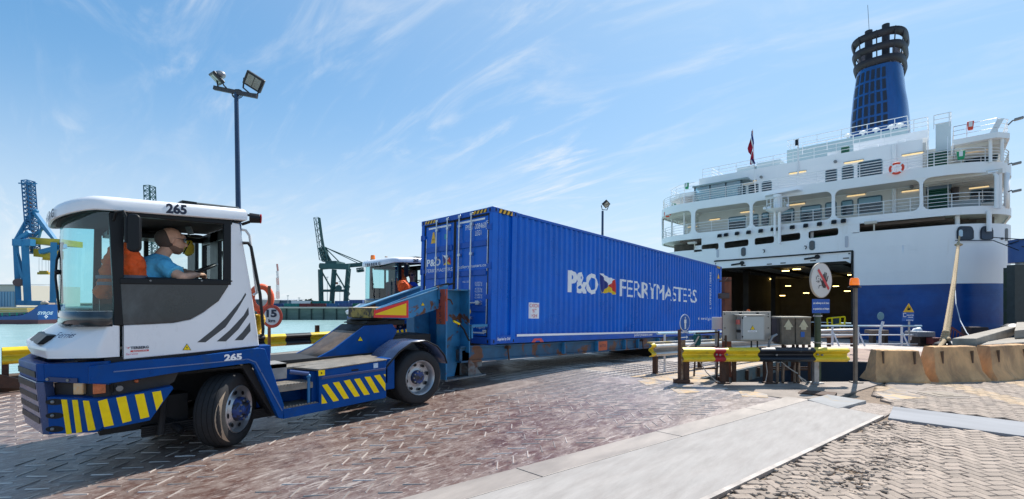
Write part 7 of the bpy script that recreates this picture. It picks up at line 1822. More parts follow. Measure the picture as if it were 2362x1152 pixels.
# concrete ramp wall, bollards and clutter behind the barriers
m=M(); a=Vector((1.0,17.6,-1.66)); pts=[PG(2180,803,-1.62),PG(2255,803,-1.62),PG(2362,762,-1.4),PG(2330,762,-1.4)]
dR0,dR1=14.5,22
kb=[W(2196,806,15.2),W(2252,806,15.2),W(2345,772,21),W(2318,770,23)]
m=M(); m.extr([kb[0],kb[1],kb[2],kb[3]],UP*.36); o=m.obj('concrete_kerb_beam',mat('kerb concrete',(.33,.29,.24),.85,var=.2,vs=2,bump=.8,bs=25,col2=(.2,.17,.13),amt=(.5,.75),s2=1.5),None,bevel=.03); tag(o,'long pale concrete kerb beam behind the barriers leading to the ferry bow side','kerb')  # light concrete in its own mottled tan colour
m=M(); k2=[W(2262,806,14.2),W(2370,800,13.6),W(2370,785,19),W(2290,790,19)]; m.extr(k2,UP*.14); m.obj('quay_step',mat('kerb concrete',(.42,.37,.30),.85),kind='structure',bevel=.02)
m=M(); k3=[W(2340,782,17),W(2400,776,16.5),W(2400,755,24),W(2345,757,24)]; m.extr(k3,UP*.3); m.obj('quay_step',mat('kerb concrete',(.42,.37,.30),.85),kind='structure',bevel=.02)
BOL=mat('bollard black steel',(.035,.033,.035),.35,.5,var=.25,vs=6)
def dome(x,y,d,r,h,lb,zb=-1.67):
    c=W(x,y,d); e=empty('bollard',(c.x,c.y,c.z-h),lb,'bollard','mooring bollards')
    m=M(); m.lathe((c.x,c.y,c.z-h),(0,0,1),[(0,r*.85),(h*.45,r*.68),(h*.6,r*1.0),(h*.8,r*.98),(h*.95,r*.6),(h,.001)],24); m.obj('bollard_body',BOL,e,smooth=50); return e
dome(2190,786,16.2,.42,.55,'low domed black bollard holding the thick rope, between two barriers')
dome(2342,746,24,.55,.95,'rounded black bollard at the far right end of the pale kerb')
e=empty('bollard',W(2137,800,17.5),'square grey capped bollard at the end of the white handrail','bollard','mooring bollards')
def blk(x0,x1,y0,y1,d,th,name,mt,par): return face(x0,x1,y0,y1,d,th,name,mt,par,bevel=.02)
blk(2117,2158,766,778,17.4,.6,'bollard_cap',mat('grey blue cap',(.18,.20,.23),.5,var=.2),e); blk(2122,2152,778,800,17.5,.45,'bollard_shaft',BOL,e)
e=empty('bench_box',W(2025,800,23),'dark trestle block standing behind the white handrail against the blue hull','trestle')
blk(2011,2051,762,770,23,.5,'trestle_top',mat('worn timber',(.15,.12,.10),.8,var=.3),e); blk(2014,2022,770,792,23,.3,'trestle_leg',BOL,e); blk(2041,2049,770,792,23,.3,'trestle_leg',BOL,e)
# white handrail on the linkspan platform
wh=empty('handrail',W(2000,800,17),'white tube handrail with slanted braces crossing in front of the blue ferry hull','handrail')
dH=17.6
for (y,r_,mt) in((752.5,.035,PBp),(773,.022,RAILW),(794,.018,RAILW)):
    m=M(); m.tube([W(1888,y,dH),W(2000,y,dH),W(2126,y,dH)],r_,8); m.obj('tube_rail',mt,wh)
for x in(1920,1979,2080):
    m=M(); m.bar(W(x,752,dH),W(x,797,dH),.07,.05); m.bar(W(x+2,768,dH),W(x+16,799,dH-.2),.04,.04); m.obj('rail_stanchion',RAILW,wh)
m=M(); m.tube([W(2108,793,dH+.3),W(2106,772,dH+.3),W(2112,763,dH+.3),W(2122,762,dH+.3)],.11,12); o=m.obj('white_pipe_bend',RAILW,None,smooth=50); tag(o,'short thick white pipe bend beside the square grey bollard','pipe')
# silver guardrail behind handrail
a=W(1886,780,19.5); b=W(1972,778,19.5); wbeam('rail_panel',a,b,(g5:=tag(empty('guard_rail',a,'plain silver guardrail behind the white handrail near the stern door','guardrail','guardrails'),None)),SVW,h=.36,out=-CF)
for x in(1912,1966): m=M(); m.bar(W(x,765,19.6),W(x,800,19.6),.14,.1); m.obj('rail_post',WOODB,g5)
# mirror disc and security sign
e=empty('round_mirror',W(2031,798,17.4),'small round convex mirror disc on a white post in front of the blue hull','mirror'); m=M(); m.tube([W(2030,797,17.4),W(2030,765,17.4),W(2037,742,17.4)],.045,8); m.obj('mirror_post',RAILW,e); disc(W(2031.5,729.5,17.3),(-CF*.985+CR*.17),.155,mat('mirror blue grey',(.10,.20,.28),.15,.6),'mirror_disc',e)
e=empty('security_sign',W(2097,798,17.8),'yellow triangle sign above a blue security check plate on a grey post','sign'); m=M(); m.bar(W(2097,795,17.8),W(2097,735,17.8),.06,.05); m.obj('sign_post',GALV,e)
m=M(); m.extr([W(2083,720.5,17.7),W(2108,720.5,17.7),W(2096,700,17.7)],-CF*.01); m.obj('warning_triangle',mat('amber triangle',(.85,.48,.01),.5),e)
m=M(); m.extr([W(2093,716,17.68),W(2100,716,17.68),W(2100,709,17.68),W(2096,713,17.68),W(2095,706,17.68)],-CF*.004); m.obj('triangle_symbol',BLACK,e)
face(2081,2108.5,720.5,741,17.7,.01,'sign_plate',SBL,e,bevel=0)
for s_,x,y in(('security',2091,728.5),('check',2094,733.5),('walkway',2090,740)): text('lettering',s_,W(x,y,17.68),CR,UP,.05,TXTW,e,width=.28 if s_!='check' else .2,bold=.02)
m=M(); 
for a,b in(((2084,723),(2084,731)),((2084,731),(2090,731)),((2084,723),(2090,723))): m.bar(W(*a,17.68),W(*b,17.68),.012,.02)
m.obj('arrow',TXTW,e)
# thick mooring rope from the fairlead to the bollard
RP=mat('natural fibre rope',(.50,.37,.22),.9,var=.3,vs=40,bump=2,bs=70)
a=W(2211,560,31.0); b=W(2181,778,16.3)
m=M(); n=40; c0=[]
for k in range(n+1):
    t=k/n; p=a.lerp(b,t); p.z-=.25*math.sin(math.pi*t); c0.append(p)
for s_ in range(3):
    pts=[]
    for k in range(0,241):
        t=k/240; i=min(int(t*n),n-1); p=c0[i].lerp(c0[i+1],t*n-i); r_=.035+.03*t; an=2*math.pi*(t*34+s_/3); pts.append(p+CR*r_*math.cos(an)+UP*r_*.3*math.sin(an)+CF*r_*math.sin(an))
    m.tube(pts,.05,6)
o=m.obj('mooring_rope',RP,None,smooth=60); tag(o,'thick tan mooring rope running from the ferry fairlead down to the low bollard','rope')
m=M(); m.tube([b,W(2178,788,16.1),W(2166,803,15.6)],.07,8); m.tube([b+UP*.05,W(2190,784,16.0)],.06,8)
for k in range(5): c=W(2182-k*1.5,766+k*5,16.3); m.sphere(c,.11,(1,1,.7),10,6)
m.obj('rope_splice',RP,o,smooth=60)
e_=W(2211,560,31.0); m=M(); m.tube([W(2213,545,31.2),W(2211,562,31)],.05,8); m.sphere(W(2211,565,30.9),.22,(1,1,.5),10,6); m.obj('rope_knot',RP,o,smooth=60)
m=M(); m.tube([W(2203,660,26),W(2205,700,24),W(2215,740,22),W(2230,768,20),W(2241,780,18.6)],.018,6); o=m.obj('messenger_line',mat('pale line',(.45,.5,.55),.8),None); tag(o,'thin pale line hanging slack beside the thick mooring rope','rope')
# red ladder rack and small boxes
e=empty('red_rack',W(2210,800,17),'dark red tilted steel ladder rack behind the low bollard','rack')
RK=mat('oxide red steel',(.16,.04,.04),.7,var=.25)
for p,q_ in(((2195,755),(2188,790)),((2195,755),(2227,777)),((2201,782),(2226,797)),((2227,777),(2224,798))): m=M(); m.bar(W(*p,17.5),W(*q_,17.3),.05,.05); m.obj('rack_beam',RK,e)
for k in range(4): m=M(); m.bar(W(2200+k*7,761+k*5,17.45),W(2198+k*7,786+k*4,17.3),.03,.03); m.obj('rack_bar',RK,e)
o=face(2153,2174,780,795,17.2,.5,'steel_crate',RK,None,bevel=.01); tag(o,'small dark red crate between the square bollard and the thick rope','crate')
o=face(2240,2281,755,800,26,.6,'fender_block',mat('dark brown fender',(.05,.03,.03),.8,var=.3),None,bevel=.03); tag(o,'dark brown fender block against the blue ferry hull','fender')
# mooring dolphin tower at the right edge
dt=empty('mooring_tower',W(2350,790,30),'dark steel mooring tower with blue drum at the right edge behind the ferry','tower')
DT=mat('tower dark steel',(.035,.045,.045),.6,var=.3)
face(2341,2400,611,760,30,.5,'tower_body',DT,dt); face(2325,2332,618,765,31,.3,'tower_fender',mat('green black fender',(.03,.05,.03),.7),dt)
for y in(622,664,714): face(2330,2342,y,y+6,30.5,.4,'tower_bracket',DT,dt)
m=M(); c=W(2372,606,31); t_=W(2372,553,31); m.cyl(c,t_,.95,n=24); m.obj('blue_drum',mat('drum blue',(.02,.09,.30),.4),dt,smooth=50); m=M(); m.cyl(c-UP*.15,c,.6,n=20); m.obj('drum_neck',GALV,dt,smooth=50)
for (p,q_) in(((2290,548),(2362,553)),((2291,555),(2350,578)),((2325,558),(2362,570)),((2322,565),(2350,556))): m=M(); m.tube([W(*p,31.5),W(*q_,30.5)],.03,6); m.obj('mooring_wire',BLACK,dt)
# yellow safety cage on the ramp inside the stern
e=empty('safety_cage',PY(1928,760,44),'yellow tube safety cage standing at the ferry stern ramp','cage'); 
for (p,q_) in(((1908,735),(1910,765)),((1908,735),(1949,731)),((1949,731),(1948,755)),((1919,734),(1920,765)),((1938,732),(1938,756)),((1909,752),(1948,747))): m=M(); m.tube([PY(*p,44),PY(*q_,44)],.06,6); m.obj('cage_tube',YEL,e)
m=M(); a=PY(1928,760,44.2); m.box(a.x-.25,a.x+.25,44.2,44.5,a.z,a.z+1.0); m.obj('control_box',mat('dark blue box',(.02,.06,.09),.5),e)
# worker inside the ship, only the orange helmet shows over the cabinet board
hw_=PY(1726,718,40)
def hcap(m): m.sphere(hw_,.30,(1,1,.85),14,10); capsule(m,hw_-UP*.3,hw_-UP*.9,.28,.36)
person('person','worker in an orange hooded jacket on the linkspan, seen just above the grey cabinet board',hw_-UP*.05,(-.2,-1,0),hw_-UP*.62,hw_-UP*1.0,[hw_+Vector((.3,0,-.5)),hw_+Vector((-.3,0,-.5))],[hw_+Vector((.4,0,-.85)),hw_+Vector((-.4,0,-.85))],[hw_+Vector((.3,-.3,-.9)),hw_+Vector((-.3,-.3,-.9))],[hw_+Vector((.3,-.4,-.9)),hw_+Vector((-.3,-.4,-.9))],1.35,SKIN2,ORG,ORG,legs=[(hw_-UP*1.0+Vector((.15,0,0)),hw_-UP*1.5+Vector((.16,0,0)),hw_-UP*2.0+Vector((.16,0,0))),(hw_-UP*1.0-Vector((.15,0,0)),hw_-UP*1.5-Vector((.16,0,0)),hw_-UP*2.0-Vector((.16,0,0)))],glasses=False)
# ---------------- left side of the ramp
XL=-13.55
LG=empty('guard_rail',(XL,2,zr(XL,2)),'yellow and black striped guardrail on brown posts along the far water edge','guardrail','guardrails')
zT=PX(620,772,XL).z; ys=[]
Yk=-2.5; k=0
# colour changes read from the picture
cuts=[-4.5,PX(-60,820,XL).y,PX(62,800,XL).y]
def Yat(px): return PX(px,780,XL).y
seg=[(Yat(5),Yat(150),YW_),(Yat(150),Yat(330),BKW),(Yat(330),Yat(480),YW_),(Yat(480),Yat(610),BKW),(Yat(610),Yat(658),YW_),(Yat(658),Yat(716),BKW),(Yat(716),Yat(790),YW_),(Yat(790),Yat(850),BKW),(Yat(850),Yat(900),YW_)]
for a,b,mt in seg: wbeam('rail_panel',(XL,a,zT-.34),(XL,b,zT-.34),LG,mt,h=.34,out=(1,0,0))
for px in(12,300,560,734,860): Y=Yat(px); m=M(); m.box(XL-.12,XL-.02,Y-.05,Y+.05,zr(XL,Y),zT+.2 if px==734 else zT-.02); m.obj('rail_post',WOODB,LG)
m=M(); m.box(XL-.45,XL-.1,Yat(5)-2.5,Yat(110),zr(XL,0)-.05,zr(XL,0)+.32); o=m.obj('timber_baulk',mat('dark weathered timber',(.10,.07,.05),.85,var=.35,vs=5,bump=1,bs=30,stretch=(3,.4,3)),None,bevel=.03); tag(o,'dark weathered timber baulk on the ramp edge at the far left','timber')
m=M(); m.extr([(XL+.1,Yat(-40),zT-.42),(XL+.1,Yat(70),zr(XL,0)+.18),(XL+.1,Yat(90),zr(XL,0)+.02),(XL+.1,Yat(-40),zT-.75)],(-.1,0,0)); o=m.obj('sloping_beam',WOODB,None); tag(o,'sloping rusty brown beam under the leftmost guardrail end','beam')
# speed sign, life ring and hoses
d15=8.6
e=empty('speed_sign',W(622,850,11.2),'round 15 km speed limit sign with red border on a rusty post','sign')
m=M(); a=W(621,660,10.2); m.bar((a.x,a.y,-1.75),a,.055,.05); m.obj('sign_post',mat('rusty post',(.22,.10,.05),.8,var=.3,vs=12),e)
n15=(-CF*.99-CR*.139); c=W(627,730.5,10.1); R15=26.5*10.1/F
disc(c,n15,R15,mat('sign border red',(.52,.06,.03),.5,var=.1),'sign_border',e,n=48); disc(c,n15,R15*.74,mat('sign white face',(.68,.68,.68),.45,var=.04),'sign_face',e,off=.004,n=48)
t15=UP.cross(n15).normalized(); t15=t15 if t15.dot(CR)>0 else -t15
text('lettering','15',c-t15*.125+n15*.008-UP*.005,t15,UP,.155,TXTB,e,width=.25,bold=.05); text('lettering','km',c-t15*.075+n15*.008-UP*.125,t15,UP,.075,TXTB,e,width=.16,bold=.03)
def lr(m):
    pass
c=W(603,688,10.3); m=M(); R_=.205
m.tube([c+CR*.8*R_*math.cos(t)+CF*R_*.5*math.cos(t)+UP*1.25*R_*math.sin(t) for t in [2*math.pi*k/24 for k in range(24)]],.07,10,closed=True); o=m.obj('life_ring',mat('orange red life ring',(.85,.14,.05),.5),None,smooth=60); tag(o,'orange life ring hung on the rusty post above the 15 km sign','lifebuoy')
# coiled yellow and orange air hose behind the cab
a=W(597,742,6.6); m=M(); pts=[]
for k in range(160):
    t=k/159; an=t*2*math.pi*14; p=a+UP*(.10-.28*t)+CR*(.03*math.sin(t*6)); pts.append(p+CR*.055*math.cos(an)+CF*.055*math.sin(an))
m.tube(pts,.010,6); o=m.obj('air_hose_coil',mat('yellow hose',(.85,.50,.02),.4),None,smooth=60); tag(o,'coiled yellow air hose hanging behind the nearest tractor cab','hose')
m=M(); m.tube([W(594,722,6.6),W(598,718,6.6),W(604,728,6.6),W(600,752,6.6)],.016,6); m.obj('hose_line',mat('red hose',(.7,.06,.02),.4),o)
# posts in the water edge
for i,(x,y0,y1) in enumerate(((734,745,772),)):
    pass
# ---------------- lamp posts
LPM=mat('blue grey lamp post',(.012,.045,.11),.45,var=.15,vs=3)
def fl(c,nrm,w_,h_,par,r=0,tilt=0):
    nrm=Vector(nrm).normalized(); u=UP.cross(nrm).normalized(); v=nrm.cross(u); 
    if tilt: Mx=Matrix.Rotation(R(tilt),3,nrm); u=Mx@u; v=Mx@v
    m=M(); m.obox(Vector(c),w_,.10*w_/.5,h_,u,nrm,v); o=m.obj('floodlight_head',mat('floodlight dark body',(.02,.022,.026),.4),par,bevel=.02)
    m=M(); m.obox(Vector(c)+nrm*.055*w_/.5,w_*.72,.012,h_*.72,u,nrm,v); g=m.obj('floodlight_glass',mat('floodlight glass',(.33,.36,.32),.15,.2,var=.15,vs=3),par); g.parent=o
    m=M(); m.obox(Vector(c)+nrm*.063*w_/.5,w_*.02,.006,h_*.72,u,nrm,v); g=m.obj('glass_rib',BLACK,par); g.parent=o
    return u,v
dl_=13.0
base=W(556,700,dl_); e=empty('lamp_post',(base.x,base.y,-1.7),'tall dark blue lamp post with two floodlights on a crossarm behind the nearest cab','lamp post','floodlight lamp posts')
tp=W(545,215,dl_); m=M(); m.cyl((base.x,base.y,-1.7),tp,.085,.055,n=14); m.obj('lamp_pole',LPM,e,smooth=50)
m=M(); m.bar(W(494,203,dl_+.1),W(593,223,dl_-.1),.08,.11); m.obj('crossarm',mat('crossarm brown grey',(.05,.045,.05),.6,var=.3,vs=6),e)
m=M(); 
for k in range(3): m.tube([tp+UP*.0+CR*(.12+.02*k)*math.cos(t)+UP*(.10+.015*k)*math.sin(t)+CF*.03*k for t in [2*math.pi*j/14 for j in range(14)]],.012,5,closed=True)
m.obj('cable_coil',BLACK,e)
c1=W(500,181,dl_); fl(c1,(-CR*.5-CF*.35-UP*.75),.42,.36,e,tilt=-15); m=M(); m.tube([c1+CR*.16-UP*.10,W(516,197,dl_),W(522,203,dl_)],.02,6); m.tube([c1-UP*.05,W(503,200,dl_)],.02,6); m.obj('floodlight_yoke',BLACK,e)
m=M(); m.sphere(c1+UP*.10+CR*.10,.14,(1.2,1,.7),14,8); m.obj('floodlight_back',mat('floodlight silver back',(.35,.36,.38),.4,.4),e,smooth=60)
c2=W(586,189,dl_); fl(c2,(-CF*.8-UP*.45+CR*.05),.50,.40,e,tilt=-33); m=M(); m.tube([W(563,180,dl_),W(561,203,dl_),W(576,216,dl_),W(594,218,dl_),W(602,200,dl_)],.022,6); m.obj('floodlight_yoke',BLACK,e)
dl2=26.0
base=W(1388,700,dl2); e=empty('lamp_post',(base.x,base.y,-2.3),'slim dark lamp post with one floodlight rising behind the blue container','lamp post','floodlight lamp posts')
tp=W(1390,487,dl2); m=M(); m.cyl((base.x,base.y,-2.3),tp,.085,.06,n=12); m.obj('lamp_pole',LPM,e,smooth=50)
c2=W(1398,471,dl2); fl(c2,(-CF*.5-UP*.7+CR*.45),.52,.36,e,tilt=-20); m=M(); m.tube([W(1387,474,dl2),W(1389,484,dl2),W(1400,485,dl2),W(1405,472,dl2)],.025,6); m.obj('floodlight_yoke',BLACK,e)
# ochre strokes on the floor
stroke([(1470,878),(1502,872),(1528,884),(1492,890)],z=-1.648); stroke([(1540,893),(1590,888),(1615,905),(1565,908)],z=-1.648); stroke([(1700,897),(1765,895),(1772,918),(1712,915)],z=-1.648)
stroke([(1500,868),(1560,858),(1660,882),(1570,886)],z=-1.662)
m=M(); p=PG(1880,910); m.hexa([p+Vector(v) for v in((-.25,-.1,0),(.3,-.1,0),(.3,.2,0),(-.25,.2,0),(-.25,-.1,.01),(.3,-.1,.03),(.3,.2,.05),(-.25,.2,.02))]); o=m.obj('loose_board',WOODB,None); tag(o,'dark loose board lying on the apron in front of the guardrail','board')
# ================================================================ far shore
CBL=mat('crane blue',(.02,.18,.36),.5,var=.15,vs=.2); CYL_=mat('crane yellow',(.62,.40,.03),.5,var=.15,vs=.3); CGR=mat('crane dark green',(.018,.075,.075),.5,var=.2,vs=.2)
ZW=-6.3
def lattice(m,a,b,w_,h_,n,r=.12,up=(0,0,1)):
    a=Vector(a);b=Vector(b); d=(b-a).normalized(); up=Vector(up)
    s=d.cross(up).normalized(); v=s.cross(d)
    cs=[s*w_/2+v*h_/2,-s*w_/2+v*h_/2,-s*w_/2-v*h_/2,s*w_/2-v*h_/2]
    for c in cs: m.bar(a+c,b+c,r*1.6)
    for k in range(n+1):
        p=a.lerp(b,k/n)
        for i in range(4): m.bar(p+cs[i],p+cs[(i+1)%4],r)
    for k in range(n):
        p=a.lerp(b,k/n);q=a.lerp(b,(k+1)/n)
        for i in(0,2,1,3): m.bar(p+cs[i],q+cs[(i+1)%4],r)
# far quay
dq=150.0
QW=mat('far quay wall',(.11,.16,.14),.8,var=.25,vs=.15,col2=(.05,.09,.07),amt=(.5,.7),s2=.1,stretch=(1,1,4))
def fp(x,y,d): return W(x,y,d)
def wl_(x0,x1,d0_,d1_,ytop,name,mt,th=40,kind='structure'):
    a=W(x0,697,d0_);b=W(x1,697,d1_); zt0=-(ytop-697)/F*d0_; zt1=-(ytop-697)/F*d1_; off=CF*th
    m=M(); m.hexa([(a.x,a.y,ZW-1),(b.x,b.y,ZW-1),(b.x+off.x,b.y+off.y,ZW-1),(a.x+off.x,a.y+off.y,ZW-1),(a.x,a.y,zt0),(b.x,b.y,zt1),(b.x+off.x,b.y+off.y,zt1),(a.x+off.x,a.y+off.y,zt0)]); return m.obj(name,mt,kind=kind)
dQ=F*6.3/(738-697)
wl_(-400,1150,dQ,dQ,711,'far_quay',QW,300)
m=M(); a=W(-400,710,dQ-.4);b=W(1150,710,dQ-.4); m.bar(a,b,1.2,.5); m.obj('far_quay_coping',mat('pale coping',(.45,.42,.37),.8),kind='structure')
for k in range(34):
    x=150+k*30+random.uniform(-4,4); a=W(x,712,dQ-.25); m=M(); m.bar((a.x,a.y,-2.2),(a.x,a.y,ZW),.35,.3); m.obj('quay_fender_pile',mat('dark pile',(.03,.05,.045),.8),kind='structure')
# land far behind
m=M(); a=W(-900,700,500);b=W(3300,700,500); m.hexa([(a.x,a.y,-7),(b.x,b.y,-7),(b.x-2500*SS,b.y+2500*CC,-7),(a.x-2500*SS,a.y+2500*CC,-7),(a.x,a.y,-1.9),(b.x,b.y,-1.9),(b.x-2500*SS,b.y+2500*CC,-1.9),(a.x-2500*SS,a.y+2500*CC,-1.9)]); m.obj('far_land',mat('far land',(.16,.17,.12),.9,var=.2,vs=.02),kind='structure')
# containers stacked on the quay
cc_=[(.01,.10,.10),(.01,.20,.19),(.18,.03,.035),(.02,.07,.20),(.03,.12,.28),(.14,.03,.04),(.01,.15,.09),(.05,.09,.25),(.25,.10,.04),(.20,.21,.22)]
CM=[mat('far container paint %d'%i,c,.6,var=.15,vs=.3) for i,c in enumerate(cc_)]
def fcont(x0,x1,yb,yt,d,ci,lb,top=0):
    a=W(x0,yb,d);b=W(x1,yb,d);h=(yb-yt)/F*d; m=M(); m.extr([a,b,b+UP*h,a+UP*h],CF*2.4)
    # corrugation ribs on the visible side
    n=max(3,int((b-a).length/1.0))
    for k in range(n): p=a.lerp(b,(k+.5)/n)-CF*.04; m.bar(p+UP*.1,p+UP*(h-.1),.35,.06)
    o=m.obj('container',CM[ci],None); tag(o,lb,'container','containers on the far quay'); return o
dK=dQ+14
row=[(655,690,1,'teal container directly right of the tall white mast on the far quay'),(691,722,2,'maroon container next right of the teal one on the far quay'),(723,752,5,'dark red container left below the green crane on the far quay'),(753,781,4,'blue container below the green crane left legs on the far quay'),(782,812,7,'mid blue container below the green crane right legs on the far quay'),(813,845,6,'green container with pale lettering on the far quay right of the crane'),(846,872,2,'maroon container closest to the second tractor cab on the far quay'),(626,654,3,'dark blue container left of the teal one on the far quay')]
for x0,x1,ci,lb in row:
    fcont(x0,x1-1,708.5,700.5,dK,ci,lb)
for x0,x1,ci,lb in((720,738,1,'teal container on the upper tier left of the green crane'),(740,760,1,'pale teal container on the upper tier under the green crane'),(772,803,4,'blue container on the upper tier under the crane right legs'),(806,836,7,'dark blue container topmost of the stack right of the crane')):
    o=fcont(x0,x1,701,694.5 if x0<800 else 692,dK+5,ci,lb)
a=W(822,706,dK-.2); t_=text('lettering','HANJIN',a,CR,UP,.75,TXTW,None,width=4) if False else None
random.seed(5)
for k in range(12):
    x0=880+k*23; 
    if x0>1150: break
    pass
# sheds
def shed(x0,x1,yb,yt,d,mt,lb,name='warehouse',dep_=30):
    a=W(x0,yb,d);b=W(x1,yb,d);h=(yb-yt)/F*d; e=empty(name,a.lerp(b,.5),lb,'warehouse')
    m=M(); m.extr([a,b,b+UP*h,a+UP*h],CF*dep_); m.obj('wall',mt,e); m=M(); m.extr([a+UP*h-CF*.5,b+UP*h-CF*.5,b+UP*(h+.5)+CF*dep_*.5,a+UP*(h+.5)+CF*dep_*.5],UP*.3); m.obj('roof',mat('grey shed roof',(.35,.37,.40),.6),e); return e,a,b,h
shed(628,672,708,694,dK+70,mat('blue grey shed',(.14,.20,.27),.6),'low blue grey shed behind the teal container on the far quay')
shed(560,600,708,692,dK+50,mat('dark grey shed',(.10,.12,.14),.6),'dark grey shed partly hidden behind the nearest tractor cab')
e,a,b,h=shed(-60,38,712,658,dQ+40,mat('cream shed wall',(.62,.56,.47),.7,var=.05),'cream warehouse with a pale blue corrugated door at the far left')
m=M(); p=W(-60,708,dQ+39.4); q=W(32,708,dQ+39.4); h2=(708-673)/F*(dQ+39.4); m.extr([p,q,q+UP*h2,p+UP*h2],CF*.3); m.obj('shutter_door',mat('pale blue shutter',(.22,.40,.56),.5),e)
for k in range(14): c=p.lerp(q,(k+.5)/14); m=M(); m.bar(c-CF*.1,c+UP*h2-CF*.1,.5,.2); m.obj('door_rib',mat('pale blue rib',(.42,.58,.70),.5),e)
# trees as distant clumps of leaves
LEAF=mat('distant foliage',(.055,.09,.025),.8,rand=.5,island=True); LEAF2=mat('distant dark foliage',(.03,.055,.025),.8,rand=.4,island=True)
def tree(x,w_,yt,d,mt,lb,seed):
    rnd=random.Random(seed); c=W(x,705,d); h=(705-yt)/F*d; r=w_/F*d/2; e=empty('tree',(c.x,c.y,c.z),lb,'tree','trees beyond the far quay')
    m=M(); m.cyl(c,c+UP*h*.5,.5,.25,n=7)
    for k in range(4): an=rnd.uniform(0,6.3); m.cyl(c+UP*h*.4,c+Vector((math.cos(an)*r*.5,math.sin(an)*r*.5,h*.75)),.2,.08,n=5)
    m.obj('trunk',WOODB,e)
    m=M()
    cl=[(rnd.uniform(-.7,.7),rnd.uniform(-.7,.7),rnd.uniform(.45,.9),rnd.uniform(.25,.45)) for _ in range(9)]
    for k in range(520):
        q=rnd.choice(cl); v=Vector((rnd.gauss(0,1),rnd.gauss(0,1),rnd.gauss(0,1))).normalized()*rnd.uniform(.4,1)*q[3]
        p=c+Vector(((q[0]+v.x)*r,(q[1]+v.y)*r,(q[2]*h+v.z*h*.8))); s=rnd.uniform(.25,.6)
        a=Vector((rnd.uniform(-1,1),rnd.uniform(-1,1),rnd.uniform(-1,1))).normalized(); b=a.orthogonal().normalized()
        m.add([p+a*s,p+b*s,p-a*s,p-b*s],[(0,1,2,3)])
    m.obj('crown',mt,e,smooth=0,fix=False)
for i,(x,w_,yt,lb) in enumerate(((684,26,693,'leftmost bushy tree behind the far containers'),(704,24,691,'second bushy tree from the mast behind the far containers'),(722,18,694,'small bush left of the green crane legs'),(843,22,694,'bushy tree beside the second tractor cab'),(745,20,696,'low bush between the legs of the green crane'),(666,18,696,'low bush beside the tall white mast'))):
    tree(x,w_,yt,dQ+110,LEAF if i%2==0 else LEAF2,lb,i+10)
# lattice mast
e=empty('lattice_mast',W(640,705,dQ+150),'tall thin white and red lattice radio mast on the far shore','mast')
MW_=mat('mast white',(.62,.60,.62),.6); MR_=mat('mast red',(.5,.14,.12),.6)
for k in range(6):
    m=M(); lattice(m,W(641,705-k*16,dQ+150),W(641-.4*k,705-(k+1)*16+.5,dQ+150),1.7-.2*k,1.7-.2*k,4,.10); m.obj('mast_section',MW_ if k%2==0 else MR_,e)
# thin masts and lamp poles over there
for i,(x,yt) in enumerate(((664,683),(740,640),(755,640),(784,650),(793,663),(690,688),(699,686),(1040,680))):
    if i>5: continue
    a=W(x,705,dQ+60); b=W(x,yt,dQ+60); m=M(); m.cyl(a,b,.18,.1,n=6).box(b.x-.9,b.x+.9,b.y-.2,b.y+.2,b.z-.1,b.z+.2); o=m.obj('far_light_mast',mat('pale grey mast',(.45,.48,.5),.6)); tag(o,['thin light mast right of the tall lattice mast','thin light mast seen between the left legs of the green crane','second thin light mast between the green crane legs','thin light mast inside the right bay of the green crane','short light mast at the green crane right leg','thin light mast above the bushy trees'][i],'light mast','light masts on the far shore')
# green quay crane
dG_=dQ+25
def gp(x,y,dd=0): return W(x,y,dG_+dd)
e=empty('quay_crane',gp(775,708),'dark green container crane with raised boom on the far quay','crane','quay cranes')
def part(name,mt,e,f_,**k): m=M(); f_(m); return m.obj(name,mt,e,**k)
for dd in(0,16):
    for (p,q,w_) in(((739,622),(741,702),1.1),((771,622),(765,702),1.1),((804,620),(797,702),1.1)): part('crane_leg',CGR,e,lambda m:m.bar(gp(*q,dd),gp(*p,dd),w_*1.15,w_*1.4))
    part('portal_beam',CGR,e,lambda m:m.bar(gp(739,614,dd),gp(806,616,dd),2.0,2.2)); part('sill_beam',CGR,e,lambda m:m.bar(gp(741,671,dd),gp(798,671,dd),.8,1.0))
    part('leg_brace',CGR,e,lambda m:(m.bar(gp(741,625,dd),gp(765,667,dd),.5),m.bar(gp(772,625,dd),gp(797,667,dd),.5),m.bar(gp(744,674,dd),gp(742,690,dd),.6)))
for (p,q) in(((739,614),(739,614)),((804,616),(804,616)),((768,614),(768,614)),((741,671),(741,671)),((798,671),(798,671))): part('cross_beam',CGR,e,lambda m:m.bar(gp(*p,0),gp(*q,16),1.2,1.4))
part('machinery_house',CGR,e,lambda m:m.extr([gp(750,612,2),gp(776,612,2),gp(776,602,2),gp(750,602,2)],CF*10))
part('portal_girder',CGR,e,lambda m:(m.bar(gp(740,618,8),gp(845,610,8),1.6,1.6)))
part('boom',CGR,e,lambda m:lattice(m,gp(744,600,8),gp(731,503,8),2.3,1.8,7,.13,up=tuple(CR)))
part('mast_frame',CGR,e,lambda m:(lattice(m,gp(752,602,8),gp(744,572,8),2.2,2.2,3,.3,up=tuple(CR)),m.bar(gp(744,572,8),gp(752,574,8),1.0),m.bar(gp(752,602,8),gp(741,540,8),.7),m.bar(gp(760,602,8),gp(748,574,8),.7),m.bar(gp(741,540,8),gp(736,503,8),.5)))
part('back_stay',CGR,e,lambda m:(m.bar(gp(752,572,8),gp(842,609,8),.4),m.bar(gp(756,574,8),gp(835,612,8),.3),m.bar(gp(752,574,8),gp(790,612,8),.4),m.bar(gp(748,574,8),gp(770,612,8),.4)))
part('crane_stairs',CGR,e,lambda m:[m.bar(gp(802+(5 if k%2 else -1),622+k*8,-1),gp(802+(-1 if k%2 else 5),630+k*8,-1),.3) for k in range(10)])
